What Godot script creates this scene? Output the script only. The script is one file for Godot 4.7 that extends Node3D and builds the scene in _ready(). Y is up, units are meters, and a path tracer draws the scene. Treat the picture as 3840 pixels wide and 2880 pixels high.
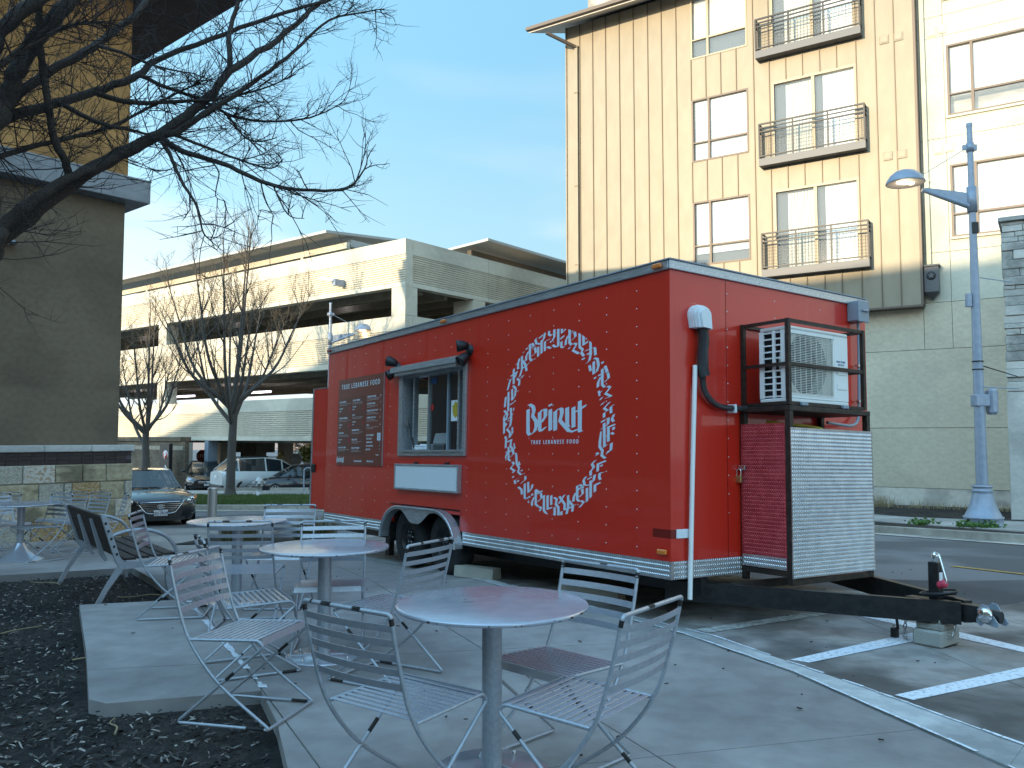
extends Node3D

var used := {}
var M := {}
var shared := {}

# ---------- naming and tagging ----------
func numbered(n: String) -> String:
	if not used.has(n):
		used[n] = 0
		return n
	used[n] += 1
	return "%s_%03d" % [n, used[n]]

func tag(o, label: String, category := "", group := "", kind := ""):
	if label: o.set_meta("label", label)
	if category: o.set_meta("category", category)
	if group: o.set_meta("group", group)
	if kind: o.set_meta("kind", kind)
	return o

func thing(called: String, label: String, category: String, xf := Transform3D(), group := "") -> Node3D:
	var o := Node3D.new()
	o.name = numbered(called)
	add_child(o, true)
	o.transform = xf
	tag(o, label, category, group)
	return o

func obj(called: String, st, mat, parent = null, xf := Transform3D()) -> MeshInstance3D:
	var mi := MeshInstance3D.new()
	if st is SurfaceTool:
		st.generate_normals()
		mi.mesh = st.commit()
	else:
		mi.mesh = st
	mi.material_override = mat
	mi.transform = xf
	if parent == null:
		mi.name = numbered(called)
		add_child(mi, true)
	else:
		mi.name = called
		parent.add_child(mi, true)
	return mi

func struct(called: String, st, mat, parent = null) -> MeshInstance3D:
	var o := obj(called, st, mat, parent)
	if parent == null: o.set_meta("kind", "structure")
	return o

func stuff(o):
	o.set_meta("kind", "stuff")
	return o

func dup(src: Node3D, called: String, label: String, category: String, xf: Transform3D, group := "") -> Node3D:
	var c: Node3D = src.duplicate()
	c.name = numbered(called)
	add_child(c, true)
	c.transform = xf
	tag(c, label, category, group)
	return c

func yaw(deg: float, at := Vector3.ZERO) -> Transform3D:
	return Transform3D(Basis(Vector3.UP, deg_to_rad(deg)), at)

# ---------- terrain: level plaza, then a fall to the street ----------
func hg(z: float) -> float:
	var d := -z
	if d < 8.5: return 0.0
	if d < 21.0: return -0.055 * (d - 8.5)
	return -0.6875 - 0.008 * (d - 21.0)

func on(x: float, z: float, lift := 0.0) -> Vector3:
	return Vector3(x, hg(z) + lift, z)

# ---------- geometry ----------
func S() -> SurfaceTool:
	var s := SurfaceTool.new()
	s.begin(Mesh.PRIMITIVE_TRIANGLES)
	s.set_smooth_group(-1)
	return s

func tri(s, a, b, c):
	s.add_vertex(a); s.add_vertex(b); s.add_vertex(c)

func quad(s, a, b, c, d):
	tri(s, a, b, c); tri(s, a, c, d)

func quv(s, a, b, c, d):
	var uv := [Vector2(0, 1), Vector2(1, 1), Vector2(1, 0), Vector2(0, 0)]
	var p := [a, b, c, d]
	for i in [0, 2, 1, 0, 3, 2]:
		s.set_uv(uv[i])
		s.add_vertex(p[i])

func box(s, c: Vector3, size: Vector3, xf := Transform3D(), bevel := 0.0):
	var h := size * 0.5
	if bevel <= 0.0:
		var p := []
		for i in 8:
			p.append(xf * (c + Vector3(h.x if i & 1 else -h.x, h.y if i & 2 else -h.y, h.z if i & 4 else -h.z)))
		quad(s, p[0], p[2], p[3], p[1]); quad(s, p[4], p[5], p[7], p[6])
		quad(s, p[0], p[4], p[6], p[2]); quad(s, p[1], p[3], p[7], p[5])
		quad(s, p[2], p[6], p[7], p[3]); quad(s, p[0], p[1], p[5], p[4])
		return
	var b := minf(bevel, minf(h.x, minf(h.y, h.z)) * 0.9)
	var v := {}
	for i in 8:
		var sg := Vector3(1 if i & 1 else -1, 1 if i & 2 else -1, 1 if i & 4 else -1)
		for ax in 3:
			var q := Vector3(h.x - b, h.y - b, h.z - b)
			q[ax] = h[ax]
			v[i * 3 + ax] = xf * (c + q * sg)
	for ax in 3:
		var u := (ax + 1) % 3
		var w := (ax + 2) % 3
		for sd in 2:
			var k := []
			for f in [[0, 0], [1, 0], [1, 1], [0, 1]]:
				var idx: int = (sd << ax) | (f[0] << u) | (f[1] << w)
				k.append(v[idx * 3 + ax])
			if sd: quad(s, k[0], k[3], k[2], k[1])
			else: quad(s, k[0], k[1], k[2], k[3])
		for f in 4:
			var i0: int = ((f & 1) << u) | ((f >> 1) << w)
			var i1: int = i0 | (1 << ax)
			var a = v[i0 * 3 + u]; var b2 = v[i0 * 3 + w]; var c2 = v[i1 * 3 + w]; var d2 = v[i1 * 3 + u]
			if f == 0 or f == 3: quad(s, a, d2, c2, b2)
			else: quad(s, a, b2, c2, d2)
	for i in 8:
		var flip := (i & 1) ^ ((i >> 1) & 1) ^ ((i >> 2) & 1)
		if flip: tri(s, v[i * 3], v[i * 3 + 2], v[i * 3 + 1])
		else: tri(s, v[i * 3], v[i * 3 + 1], v[i * 3 + 2])

func bx(x0, x1, y0, y1, z0, z1, bevel := 0.0) -> SurfaceTool:
	var s := S()
	box(s, Vector3((x0 + x1) * 0.5, (y0 + y1) * 0.5, (z0 + z1) * 0.5), Vector3(absf(x1 - x0), absf(y1 - y0), absf(z1 - z0)), Transform3D(), bevel)
	return s

func bar(s, a: Vector3, b: Vector3, w: float, h: float, up := Vector3.UP):
	var d := (b - a)
	var l := d.length()
	d = d / l
	var r := d.cross(up)
	if r.length() < 0.01: r = d.cross(Vector3.RIGHT)
	r = r.normalized()
	var n := r.cross(d)
	box(s, Vector3.ZERO, Vector3(w, h, l), Transform3D(Basis(r, n, -d), (a + b) * 0.5))

func prism(s, poly: PackedVector2Array, z0: float, z1: float, xf := Transform3D()):
	var t := Geometry2D.triangulate_polygon(poly)
	for i in range(0, t.size(), 3):
		var a := poly[t[i]]; var b := poly[t[i + 1]]; var c := poly[t[i + 2]]
		tri(s, xf * Vector3(a.x, a.y, z1), xf * Vector3(b.x, b.y, z1), xf * Vector3(c.x, c.y, z1))
		tri(s, xf * Vector3(a.x, a.y, z0), xf * Vector3(c.x, c.y, z0), xf * Vector3(b.x, b.y, z0))
	for i in poly.size():
		var a := poly[i]; var b := poly[(i + 1) % poly.size()]
		quad(s, xf * Vector3(a.x, a.y, z0), xf * Vector3(b.x, b.y, z0), xf * Vector3(b.x, b.y, z1), xf * Vector3(a.x, a.y, z1))

func pv(list: Array) -> PackedVector3Array:
	var p := PackedVector3Array()
	for i in range(0, list.size(), 3): p.append(Vector3(list[i], list[i + 1], list[i + 2]))
	return p

func p2(list: Array) -> PackedVector2Array:
	var p := PackedVector2Array()
	for i in range(0, list.size(), 2): p.append(Vector2(list[i], list[i + 1]))
	return p

func tube(s, pts: PackedVector3Array, r0: float, r1 := -1.0, n := 8, caps := true, closed := false):
	if r1 < 0.0: r1 = r0
	var k := pts.size()
	var rings := []
	var up := Vector3.ZERO
	for i in k:
		var t: Vector3
		if closed: t = pts[(i + 1) % k] - pts[(i - 1 + k) % k]
		elif i == 0: t = pts[1] - pts[0]
		elif i == k - 1: t = pts[k - 1] - pts[k - 2]
		else: t = (pts[i + 1] - pts[i]).normalized() + (pts[i] - pts[i - 1]).normalized()
		t = t.normalized()
		if up == Vector3.ZERO: up = Vector3.UP if absf(t.y) < 0.9 else Vector3.RIGHT
		var x := t.cross(up).normalized()
		up = x.cross(t).normalized()
		var r := lerpf(r0, r1, float(i) / maxf(1.0, k - 1))
		var ring := PackedVector3Array()
		for j in n:
			var a := TAU * j / n
			ring.append(pts[i] + (x * cos(a) + up * sin(a)) * r)
		rings.append(ring)
	s.set_smooth_group(1)
	for i in (k if closed else k - 1):
		var A: PackedVector3Array = rings[i]
		var B: PackedVector3Array = rings[(i + 1) % k]
		for j in n:
			var j2 := (j + 1) % n
			quad(s, A[j], A[j2], B[j2], B[j])
	s.set_smooth_group(-1)
	if caps and not closed:
		for e in [0, k - 1]:
			var R: PackedVector3Array = rings[e]
			for j in range(1, n - 1):
				if e == 0: tri(s, R[0], R[j + 1], R[j])
				else: tri(s, R[0], R[j], R[j + 1])

func lathe(s, prof: PackedVector2Array, n := 24, xf := Transform3D(), smooth := true):
	if smooth: s.set_smooth_group(2)
	for i in prof.size() - 1:
		var a := prof[i]; var b := prof[i + 1]
		for j in n:
			var t0 := TAU * j / n; var t1 := TAU * (j + 1) / n
			var p0 := xf * Vector3(a.x * cos(t0), a.y, a.x * sin(t0)); var p1 := xf * Vector3(a.x * cos(t1), a.y, a.x * sin(t1))
			var q0 := xf * Vector3(b.x * cos(t0), b.y, b.x * sin(t0)); var q1 := xf * Vector3(b.x * cos(t1), b.y, b.x * sin(t1))
			if a.x > 1e-5: tri(s, p0, p1, q1)
			if b.x > 1e-5: tri(s, p0, q1, q0)
	s.set_smooth_group(-1)

func disc(s, c: Vector3, r: float, n := 24, axis := Vector3.UP):
	var x := axis.cross(Vector3(0.3, 0.5, 0.8)).normalized()
	var y := axis.cross(x).normalized()
	for j in n:
		var a := TAU * j / n; var b := TAU * (j + 1) / n
		tri(s, c, c + (x * cos(a) + y * sin(a)) * r, c + (x * cos(b) + y * sin(b)) * r)

func curve(pts: PackedVector3Array, steps := 4) -> PackedVector3Array:
	var out := PackedVector3Array()
	var k := pts.size()
	for i in k - 1:
		var p0 := pts[maxi(i - 1, 0)]; var p1 := pts[i]; var q := pts[i + 1]; var p3 := pts[mini(i + 2, k - 1)]
		for j in steps:
			out.append(p1.cubic_interpolate(q, p0, p3, float(j) / steps))
	out.append(pts[k - 1])
	return out

func fillet(pts: PackedVector3Array, r: float, n := 4) -> PackedVector3Array:
	var out := PackedVector3Array([pts[0]])
	for i in range(1, pts.size() - 1):
		var a := pts[i - 1]; var b := pts[i]; var c := pts[i + 1]
		var l := minf(r, minf(a.distance_to(b), b.distance_to(c)) * 0.49)
		var p := b + (a - b).normalized() * l; var q := b + (c - b).normalized() * l
		for j in n + 1:
			var t := float(j) / n
			out.append(p.lerp(b, t).lerp(b.lerp(q, t), t))
	out.append(pts[pts.size() - 1])
	return out

# ---------- ground polygons laid over the terrain ----------
func bands(poly: PackedVector2Array) -> Array:
	var out := []
	for b in [[-900.0, -21.0], [-21.0, -8.5], [-8.5, 900.0]]:
		out.append_array(Geometry2D.intersect_polygons(poly, PackedVector2Array([Vector2(-900, b[0]), Vector2(900, b[0]), Vector2(900, b[1]), Vector2(-900, b[1])])))
	return out

func drape(s, poly: PackedVector2Array, lift: float, skirt := 0.0):
	for q in bands(poly):
		var t := Geometry2D.triangulate_polygon(q)
		for i in range(0, t.size(), 3):
			tri(s, on(q[t[i]].x, q[t[i]].y, lift), on(q[t[i + 1]].x, q[t[i + 1]].y, lift), on(q[t[i + 2]].x, q[t[i + 2]].y, lift))
		if skirt > 0.0:
			for i in q.size():
				var a: Vector2 = q[i]; var b: Vector2 = q[(i + 1) % q.size()]
				if (absf(a.y + 21.0) < 1e-4 and absf(b.y + 21.0) < 1e-4) or (absf(a.y + 8.5) < 1e-4 and absf(b.y + 8.5) < 1e-4): continue
				quad(s, on(a.x, a.y, lift - skirt), on(b.x, b.y, lift - skirt), on(b.x, b.y, lift), on(a.x, a.y, lift))

func half(p: Vector2, dir: Vector2, side: float, gap: float) -> PackedVector2Array:
	var d := dir.normalized()
	var n := Vector2(-d.y, d.x) * side
	var o := p + n * gap
	return PackedVector2Array([o - d * 400, o + d * 400, o + d * 400 + n * 400, o - d * 400 + n * 400])

func split(polys: Array, p: Vector2, dir: Vector2, gap := 0.004) -> Array:
	var out := []
	for q in polys:
		for sd in [1.0, -1.0]:
			for r in Geometry2D.intersect_polygons(q, half(p, dir, sd, gap)):
				if not Geometry2D.is_polygon_clockwise(r) or true: out.append(r)
	return out

# ---------- materials ----------
func lin(r: float, g: float, b: float, a := 1.0) -> Color:
	var c := Color(r, g, b).linear_to_srgb()
	c.a = a
	return c

func mat(called: String, c: Color, rough := 0.6, metal := 0.0) -> StandardMaterial3D:
	var m := StandardMaterial3D.new()
	m.resource_name = called
	m.albedo_color = c
	m.roughness = rough
	m.metallic = metal
	M[called] = m
	return m

var seeds := 11
func noise_tex(c0: Color, c1: Color, freq: float, oct := 5, size := 512, lo := 0.25, hi := 0.75, kind := FastNoiseLite.TYPE_SIMPLEX_SMOOTH) -> NoiseTexture2D:
	var f := FastNoiseLite.new()
	seeds += 7
	f.seed = seeds
	f.noise_type = kind
	f.frequency = freq
	f.fractal_octaves = oct
	f.fractal_gain = 0.55
	var t := NoiseTexture2D.new()
	t.width = size
	t.height = size
	t.seamless = true
	t.noise = f
	var g := Gradient.new()
	g.offsets = PackedFloat32Array([lo, hi])
	g.colors = PackedColorArray([c0, c1])
	t.color_ramp = g
	return t

# a mottled material: colour noise at one scale, multiplied by broad blotches at another, with fine relief
func nmat(called: String, c0: Color, c1: Color, scale: float, rough := 0.8, opt := {}) -> StandardMaterial3D:
	var m := mat(called, Color.WHITE, rough, opt.get("metal", 0.0))
	m.albedo_texture = noise_tex(c0, c1, opt.get("freq", 0.012), 5, 512, opt.get("lo", 0.3), opt.get("hi", 0.7))
	m.uv1_triplanar = true
	m.uv1_world_triplanar = opt.get("world", true)
	m.uv1_scale = Vector3.ONE * scale
	if opt.has("stretch"): m.uv1_scale = opt.stretch * scale
	if opt.has("blotch"):
		m.detail_enabled = true
		m.detail_blend_mode = BaseMaterial3D.BLEND_MODE_MUL
		var k: float = opt.blotch
		m.detail_albedo = noise_tex(Color(k, k, k), Color.WHITE, 0.008, 4, 256, 0.35, 0.6)
		m.detail_uv_layer = BaseMaterial3D.DETAIL_UV_2
		m.uv2_triplanar = true
		m.uv2_world_triplanar = true
		m.uv2_scale = Vector3.ONE * opt.get("blotch_scale", scale * 0.23)
	if opt.has("bump"):
		m.heightmap_enabled = true
		if not shared.has("grain"): shared.grain = noise_tex(Color.BLACK, Color.WHITE, 0.05, 5, 512, 0.2, 0.8)
		m.heightmap_texture = shared.grain
		m.heightmap_scale = opt.bump
	return m

func make_materials():
	nmat("concrete", lin(.29, .26, .25), lin(.355, .325, .312), 0.55, .85, {"blotch": .86, "blotch_scale": .09, "bump": .1, "lo": .2, "hi": .8})
	nmat("lot_concrete", lin(.23, .205, .19), lin(.33, .30, .28), 0.5, .85, {"blotch": .62, "blotch_scale": .23, "bump": .1})
	nmat("light_concrete", lin(.42, .42, .42), lin(.52, .52, .51), 0.9, .85, {"blotch": .8, "bump": .1})
	nmat("curb_concrete", lin(.36, .33, .28), lin(.46, .42, .36), 0.6, .9, {"blotch": .8, "bump": .12})
	nmat("walk_concrete", lin(.36, .34, .32), lin(.44, .42, .39), 0.5, .9, {"blotch": .85, "bump": .1})
	nmat("asphalt", lin(.13, .13, .135), lin(.21, .21, .215), 3.0, .9, {"blotch": .75, "blotch_scale": .1, "bump": .25, "freq": .05})
	nmat("dark_asphalt", lin(.075, .075, .08), lin(.115, .115, .12), 3.0, .9, {"blotch": .8, "blotch_scale": .15, "bump": .2, "freq": .05})
	nmat("soil", lin(.018, .014, .012), lin(.05, .038, .03), 2.0, .95, {"bump": .8, "blotch": .6})
	var pw := nmat("line_white", lin(.45, .47, .5), lin(.72, .75, .8), 1.5, .7, {"lo": .2, "hi": .45, "bump": .05})
	pw.albedo_texture.noise.frequency = .03
	nmat("line_faded", lin(.3, .29, .27), lin(.5, .49, .47), 2.0, .8, {"bump": .05})
	nmat("line_yellow", lin(.35, .22, .05), lin(.55, .33, .06), 2.0, .8)
	nmat("stucco_tan", lin(.145, .108, .075), lin(.17, .13, .09), 1.3, .92, {"bump": .12, "blotch": .85, "blotch_scale": .2})
	nmat("stucco_orange", lin(.40, .21, .075), lin(.47, .255, .095), 1.3, .92, {"bump": .12, "blotch": .85, "blotch_scale": .2})
	nmat("stucco_cream", lin(.56, .49, .37), lin(.64, .565, .43), 1.0, .92, {"bump": .1, "blotch": .92, "blotch_scale": .12})
	nmat("stucco_sage", lin(.58, .55, .44), lin(.63, .60, .49), 1.0, .92, {"bump": .1, "blotch": .92, "blotch_scale": .12})
	nmat("stucco_base", lin(.56, .51, .44), lin(.64, .59, .51), .8, .92, {"bump": .1, "blotch": .75, "blotch_scale": .3})
	nmat("cornice_metal", lin(.20, .215, .24), lin(.25, .265, .29), .8, .55, {"metal": .3, "blotch": .9})
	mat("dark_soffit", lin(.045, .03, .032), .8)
	mat("soffit_white", lin(.6, .57, .52), .8)
	nmat("panel_metal", lin(.255, .215, .155), lin(.285, .24, .175), .4, .5, {"metal": .15, "stretch": Vector3(1, .3, 1)})
	mat("seam_metal", lin(.16, .12, .08), .5, .2)
	mat("frame_dark", lin(.13, .10, .08), .5, .3)
	mat("frame_tan", lin(.33, .28, .2), .5, .2)
	mat("rail_black", lin(.03, .03, .032), .45, .4)
	mat("fascia_gray", lin(.11, .11, .115), .5, .3)
	mat("blind_white", lin(.82, .82, .80), .7)
	mat("blind_cream", lin(.62, .60, .5), .7)
	mat("room_dark", lin(.05, .05, .05), .9)
	var g := mat("glass", lin(.75, .85, .9, .18), .03)
	g.transparency = BaseMaterial3D.TRANSPARENCY_ALPHA
	g.metallic_specular = .8
	var gd := mat("glass_dark", lin(.02, .025, .03), .05)
	gd.metallic_specular = .8
	var gt := mat("glass_tint", lin(.02, .03, .035, .55), .04)
	gt.transparency = BaseMaterial3D.TRANSPARENCY_ALPHA
	gt.metallic_specular = .8
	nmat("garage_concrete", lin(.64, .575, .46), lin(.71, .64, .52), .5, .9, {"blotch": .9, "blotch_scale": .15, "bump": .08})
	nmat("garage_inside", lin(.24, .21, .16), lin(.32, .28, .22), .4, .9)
	nmat("canopy_metal", lin(.42, .40, .37), lin(.5, .48, .45), .8, .5, {"metal": .2})
	nmat("masonry", lin(.15, .11, .075), lin(.21, .16, .11), 2.2, .92, {"bump": .3, "blotch": .8, "world": true})
	nmat("masonry_light", lin(.33, .27, .2), lin(.42, .35, .27), 2.2, .92, {"bump": .3})
	nmat("stone_gray", lin(.36, .35, .32), lin(.5, .48, .44), 2.0, .92, {"bump": .4, "blotch": .8})
	nmat("stone_smooth", lin(.5, .48, .44), lin(.58, .55, .5), 1.2, .9, {"bump": .1, "blotch": .85})
	nmat("lime_tan", lin(.34, .27, .17), lin(.48, .41, .29), 1.6, .9, {"bump": .5, "blotch": .7, "blotch_scale": .9})
	nmat("lime_gold", lin(.30, .165, .055), lin(.50, .40, .27), 2.2, .9, {"bump": .6, "lo": .42, "hi": .58, "freq": .018})
	nmat("lime_gray", lin(.30, .27, .225), lin(.50, .455, .38), 2.2, .9, {"bump": .6, "lo": .38, "hi": .62, "freq": .02})
	nmat("lime_white", lin(.38, .27, .17), lin(.55, .51, .46), 1.8, .9, {"bump": .5, "lo": .38, "hi": .52, "freq": .016})
	mat("mortar", lin(.36, .33, .29), .95)
	mat("mortar_dark", lin(.085, .075, .085), .95)
	nmat("brick_brown", lin(.03, .02, .02), lin(.055, .037, .035), 6.0, .8, {"bump": .15})
	nmat("brick_brown2", lin(.042, .027, .025), lin(.065, .045, .042), 6.0, .8, {"bump": .15})
	nmat("ledge_stone", lin(.48, .47, .46), lin(.57, .56, .54), 2.0, .85, {"bump": .1, "blotch": .9})
	# trailer
	var red := mat("trailer_red", lin(.58, .02, .007), .38)
	red.clearcoat_enabled = true
	red.clearcoat = .5
	red.clearcoat_roughness = .05
	red.heightmap_enabled = true
	red.heightmap_texture = noise_tex(Color.BLACK, Color.WHITE, .006, 2, 256, .2, .8)
	red.heightmap_scale = .35
	red.uv1_triplanar = true
	red.uv1_scale = Vector3(.9, .25, .9)
	mat("tape_red", lin(.17, .007, .004), .35)
	nmat("aluminium", lin(.42, .44, .47), lin(.54, .56, .59), 3.0, .38, {"metal": .75, "stretch": Vector3(.2, 2, 2), "world": false})
	nmat("tread_plate", lin(.46, .46, .48), lin(.62, .61, .6), 1.2, .3, {"metal": .85, "world": false, "blotch": .8})
	nmat("tread_plate_bar", lin(.72, .72, .73), lin(.85, .84, .83), 1.5, .22, {"metal": .85, "world": false})
	nmat("tread_plate_red", lin(.42, .05, .06), lin(.55, .085, .095), 1.2, .35, {"metal": .4, "world": false})
	mat("white_plastic", lin(.72, .75, .78), .45)
	mat("white_paint", lin(.78, .78, .76), .4)
	mat("ac_grille", lin(.7, .68, .62), .45)
	nmat("black_steel", lin(.012, .012, .013), lin(.025, .024, .023), 2.0, .45, {"metal": .3, "bump": .05})
	nmat("rusty_steel", lin(.022, .016, .013), lin(.05, .034, .026), 2.5, .55, {"metal": .3})
	mat("black_plastic", lin(.012, .012, .014), .5)
	var wrap := nmat("black_wrap", lin(.006, .006, .008), lin(.02, .02, .022), 4.0, .22, {"bump": 1.2, "world": false})
	wrap.metallic_specular = .7
	nmat("rubber", lin(.012, .012, .013), lin(.022, .022, .023), 3.0, .8, {"bump": .1})
	mat("chrome", lin(.75, .75, .76), .12, 1.0)
	mat("steel", lin(.5, .5, .5), .3, .9)
	mat("brass", lin(.5, .38, .16), .35, .8)
	var am := mat("amber_lens", lin(.7, .17, .01), .2)
	am.clearcoat_enabled = true
	var rl := mat("red_lens", lin(.25, .01, .01), .2)
	rl.clearcoat_enabled = true
	mat("handle_red", lin(.55, .04, .08), .5)
	mat("gray_box", lin(.24, .28, .33), .45)
	mat("hose_yellow", lin(.5, .38, .04), .5)
	mat("whiteboard", lin(.72, .75, .78), .35)
	nmat("inside_gray", lin(.16, .16, .15), lin(.2, .2, .19), 1.0, .6)
	mat("menu_brown", lin(.17, .033, .02), .35)
	mat("menu_panel", lin(.115, .025, .018), .35)
	mat("menu_red", lin(.26, .008, .02), .35)
	mat("print_white", lin(.62, .68, .72), .6)
	mat("print_pale", lin(.45, .4, .38), .6)
	mat("decal_white", lin(.62, .70, .80), .45)
	mat("paper_white", lin(.75, .76, .78), .7)
	nmat("cinder", lin(.33, .32, .29), lin(.5, .485, .45), 6.0, .95, {"bump": .5, "freq": .04})
	nmat("paver", lin(.26, .25, .22), lin(.38, .36, .32), 6.0, .95, {"bump": .3})
	# furniture
	nmat("silver_paint", lin(.34, .36, .40), lin(.41, .43, .475), 5.0, .33, {"metal": .35})
	nmat("silver_slat", lin(.36, .37, .42), lin(.43, .44, .49), 5.0, .28, {"metal": .4})
	nmat("silver_top", lin(.44, .45, .51), lin(.49, .50, .56), 1.3, .2, {"metal": .45})
	mat("chip_dark", lin(.018, .014, .013), .7)
	nmat("bench_wood", lin(.03, .018, .014), lin(.062, .038, .03), 3.0, .7, {"stretch": Vector3(.3, 3, .3), "world": false, "bump": .3})
	nmat("lamp_gray", lin(.25, .29, .36), lin(.29, .33, .40), 1.0, .4, {"metal": .2})
	mat("lamp_inside", lin(.3, .3, .29), .5)
	var led := mat("led", Color.WHITE, .5)
	led.emission_enabled = true
	led.emission = Color(1, .88, .72)
	led.emission_energy_multiplier = 5.0
	var tubem := mat("fluorescent", Color.WHITE, .5)
	tubem.emission_enabled = true
	tubem.emission = Color(.93, .93, 1.0)
	tubem.emission_energy_multiplier = 1.6
	nmat("bark", lin(.030, .022, .019), lin(.085, .065, .055), 5.0, .95, {"bump": .8, "freq": .03})
	nmat("bark_gray", lin(.07, .062, .056), lin(.15, .13, .115), 5.0, .95, {"bump": .6, "freq": .03})
	mat("twig", lin(.035, .026, .026), .9)
	mat("twig_tan", lin(.14, .105, .07), .9)
	for k in 4: mat("chip%d" % k, [lin(.035, .028, .024), lin(.075, .06, .052), lin(.15, .13, .12), lin(.02, .016, .014)][k], .9)
	mat("chip_pale", lin(.36, .31, .27), .9)
	mat("grass_green", lin(.075, .12, .028), .9)
	mat("grass_dry", lin(.22, .17, .085), .9)
	mat("straw", lin(.30, .23, .13), .9)
	for k in [["leaf_dark", lin(.035, .05, .02)], ["leaf_olive", lin(.07, .085, .03)], ["leaf_yellow", lin(.24, .22, .02)], ["leaf_brown", lin(.13, .10, .085)], ["leaf_weed", lin(.06, .13, .02)]]:
		var lm := mat(k[0], k[1], .7)
		lm.backlight_enabled = true
		lm.backlight = Color(.15, .15, .05)
	# vehicles
	for k in [["car_black", lin(.006, .006, .008)], ["car_white", lin(.6, .61, .6)], ["car_dark", lin(.016, .016, .02)]]:
		var cm := mat(k[0], k[1], .25)
		cm.clearcoat_enabled = true
		cm.clearcoat = 1.0
		cm.clearcoat_roughness = .03
	mat("headlight", lin(.45, .48, .52), .1, .5)
	mat("tail_red", lin(.2, .01, .015), .15)
	mat("plate_white", lin(.7, .7, .72), .5)
	mat("plate_ink", lin(.03, .03, .1), .5)
	nmat("hydrant_paint", lin(.45, .45, .45), lin(.6, .6, .6), 4.0, .45, {"metal": .3})
	mat("sign_black", lin(.008, .009, .011), .4)
	mat("sign_red", lin(.65, .06, .015), .4)
	mat("sign_white", lin(.8, .8, .8), .4)
	mat("sign_stop", lin(.3, .012, .015), .5)
	mat("sign_yellow", lin(.8, .6, .0), .5)
	mat("poster_yellow", lin(.5, .36, .03), .6)
	mat("note_blue", lin(.03, .1, .28), .6)
	mat("sticker_red", lin(.4, .02, .015), .5)
	mat("green_thing", lin(.03, .25, .08), .5)

# ---------- sky ----------
func make_sky() -> Sky:
	var w := 1024
	var h := 512
	var im := Image.create(w, h, false, Image.FORMAT_RGBF)
	var f := FastNoiseLite.new()
	f.seed = 5
	f.frequency = 1.0
	f.fractal_octaves = 5
	var f2 := FastNoiseLite.new()
	f2.seed = 9
	f2.frequency = .5
	f2.fractal_octaves = 3
	for y in h:
		var el := (0.5 - (y + 0.5) / h) * PI
		for x in w:
			var az := (x + 0.5) / w * TAU          # 0 looks along -z
			var e := rad_to_deg(el)
			var c: Color
			if e < 0.0:
				c = Color(.30, .29, .28).lerp(Color(.75, .8, .82), clampf(1.0 + e / 4.0, 0, 1))
			else:
				var t := clampf(e / 90.0, 0, 1)
				c = Color(.46, .53, .55).lerp(Color(.27, .44, .525), smoothstep(1.0, 12.0, e))
				c = c.lerp(Color(.175, .37, .52), smoothstep(9.0, 27.0, e))
				c = c.lerp(Color(.17, .31, .50), smoothstep(.3, .95, t))
				# the side of the low sun is warmer and brighter
				var toward := (cos(az - deg_to_rad(-136.0)) + 1.0) * .5
				c = c * (1.0 + 3.2 * pow(toward, 2.0) * (1.0 - .6 * t))
				c = c.lerp(Color(1.9, 1.6, 1.2), pow(toward, 4.0) * (1.0 - smoothstep(0.0, 45.0, e)) * .6)
				# thin drawn-out cloud
				var d := Vector3(sin(az) * cos(el), sin(el) * 4.5, -cos(az) * cos(el))
				var n := f.get_noise_3d(d.x * 2.2 + d.y * 1.2, d.y * 3.0, d.z * 2.2) * .6 + f2.get_noise_3d(d.x * 2.0, d.y * 1.5 + d.x, d.z * 2.0) * .7
				var lowcloud := (1.0 - smoothstep(8.0, 22.0, e))
				var a := smoothstep(.02, .42, n + lowcloud * .18) * (.08 + .34 * lowcloud)
				a *= clampf(1.0 - smoothstep(30.0, 60.0, e) * .6, 0, 1)
				c = c.lerp(Color(.66, .67, .66) * (1.0 + 1.2 * pow((cos(az - deg_to_rad(-136.0)) + 1.0) * .5, 2.0)), a)
			im.set_pixel(x, y, c)
	var m := PanoramaSkyMaterial.new()
	m.panorama = ImageTexture.create_from_image(im)
	var s := Sky.new()
	s.sky_material = m
	return s

func _ready():
	# camera, sky, sun, exposure
	var cam := Camera3D.new()
	cam.name = "camera"
	cam.fov = 49.49
	cam.near = .05
	cam.far = 600.0
	cam.transform = Transform3D(Basis(Vector3.RIGHT, deg_to_rad(3.671)), Vector3(0, 1.44, 0))
	add_child(cam)
	cam.current = true
	var env := Environment.new()
	env.background_mode = Environment.BG_SKY
	env.sky = make_sky()
	env.background_energy_multiplier = 1.0
	env.tonemap_mode = Environment.TONE_MAPPER_LINEAR
	env.tonemap_exposure = 1.8
	env.sdfgi_enabled = true
	env.ssao_enabled = true
	env.ssil_enabled = true
	var we := WorldEnvironment.new()
	we.name = "world_environment"
	we.environment = env
	add_child(we)
	var sun := DirectionalLight3D.new()
	sun.name = "sun"
	sun.light_color = Color(1.0, .915, .76)
	sun.light_energy = 1.05
	sun.light_angular_distance = .53
	sun.shadow_enabled = true
	var az := deg_to_rad(44.0); var el := deg_to_rad(10.0)
	var to := Vector3(-sin(az) * cos(el), sin(el), cos(az) * cos(el))
	sun.look_at_from_position(to * 50.0, Vector3.ZERO)
	add_child(sun)
	make_materials()
	make_ground()
	left_building()
	apartment()
	garage()
	shading_building()
	trailer()
	furniture()
	trees()
	street_things()
	cars()
	plants()

# ---------- ground ----------
func pave(called: String, polys: Array, lift: float, m, skirt := 0.0, parent = null):
	for q in polys:
		var s := S()
		drape(s, q, lift, skirt)
		struct(called, s, m, parent)

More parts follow.
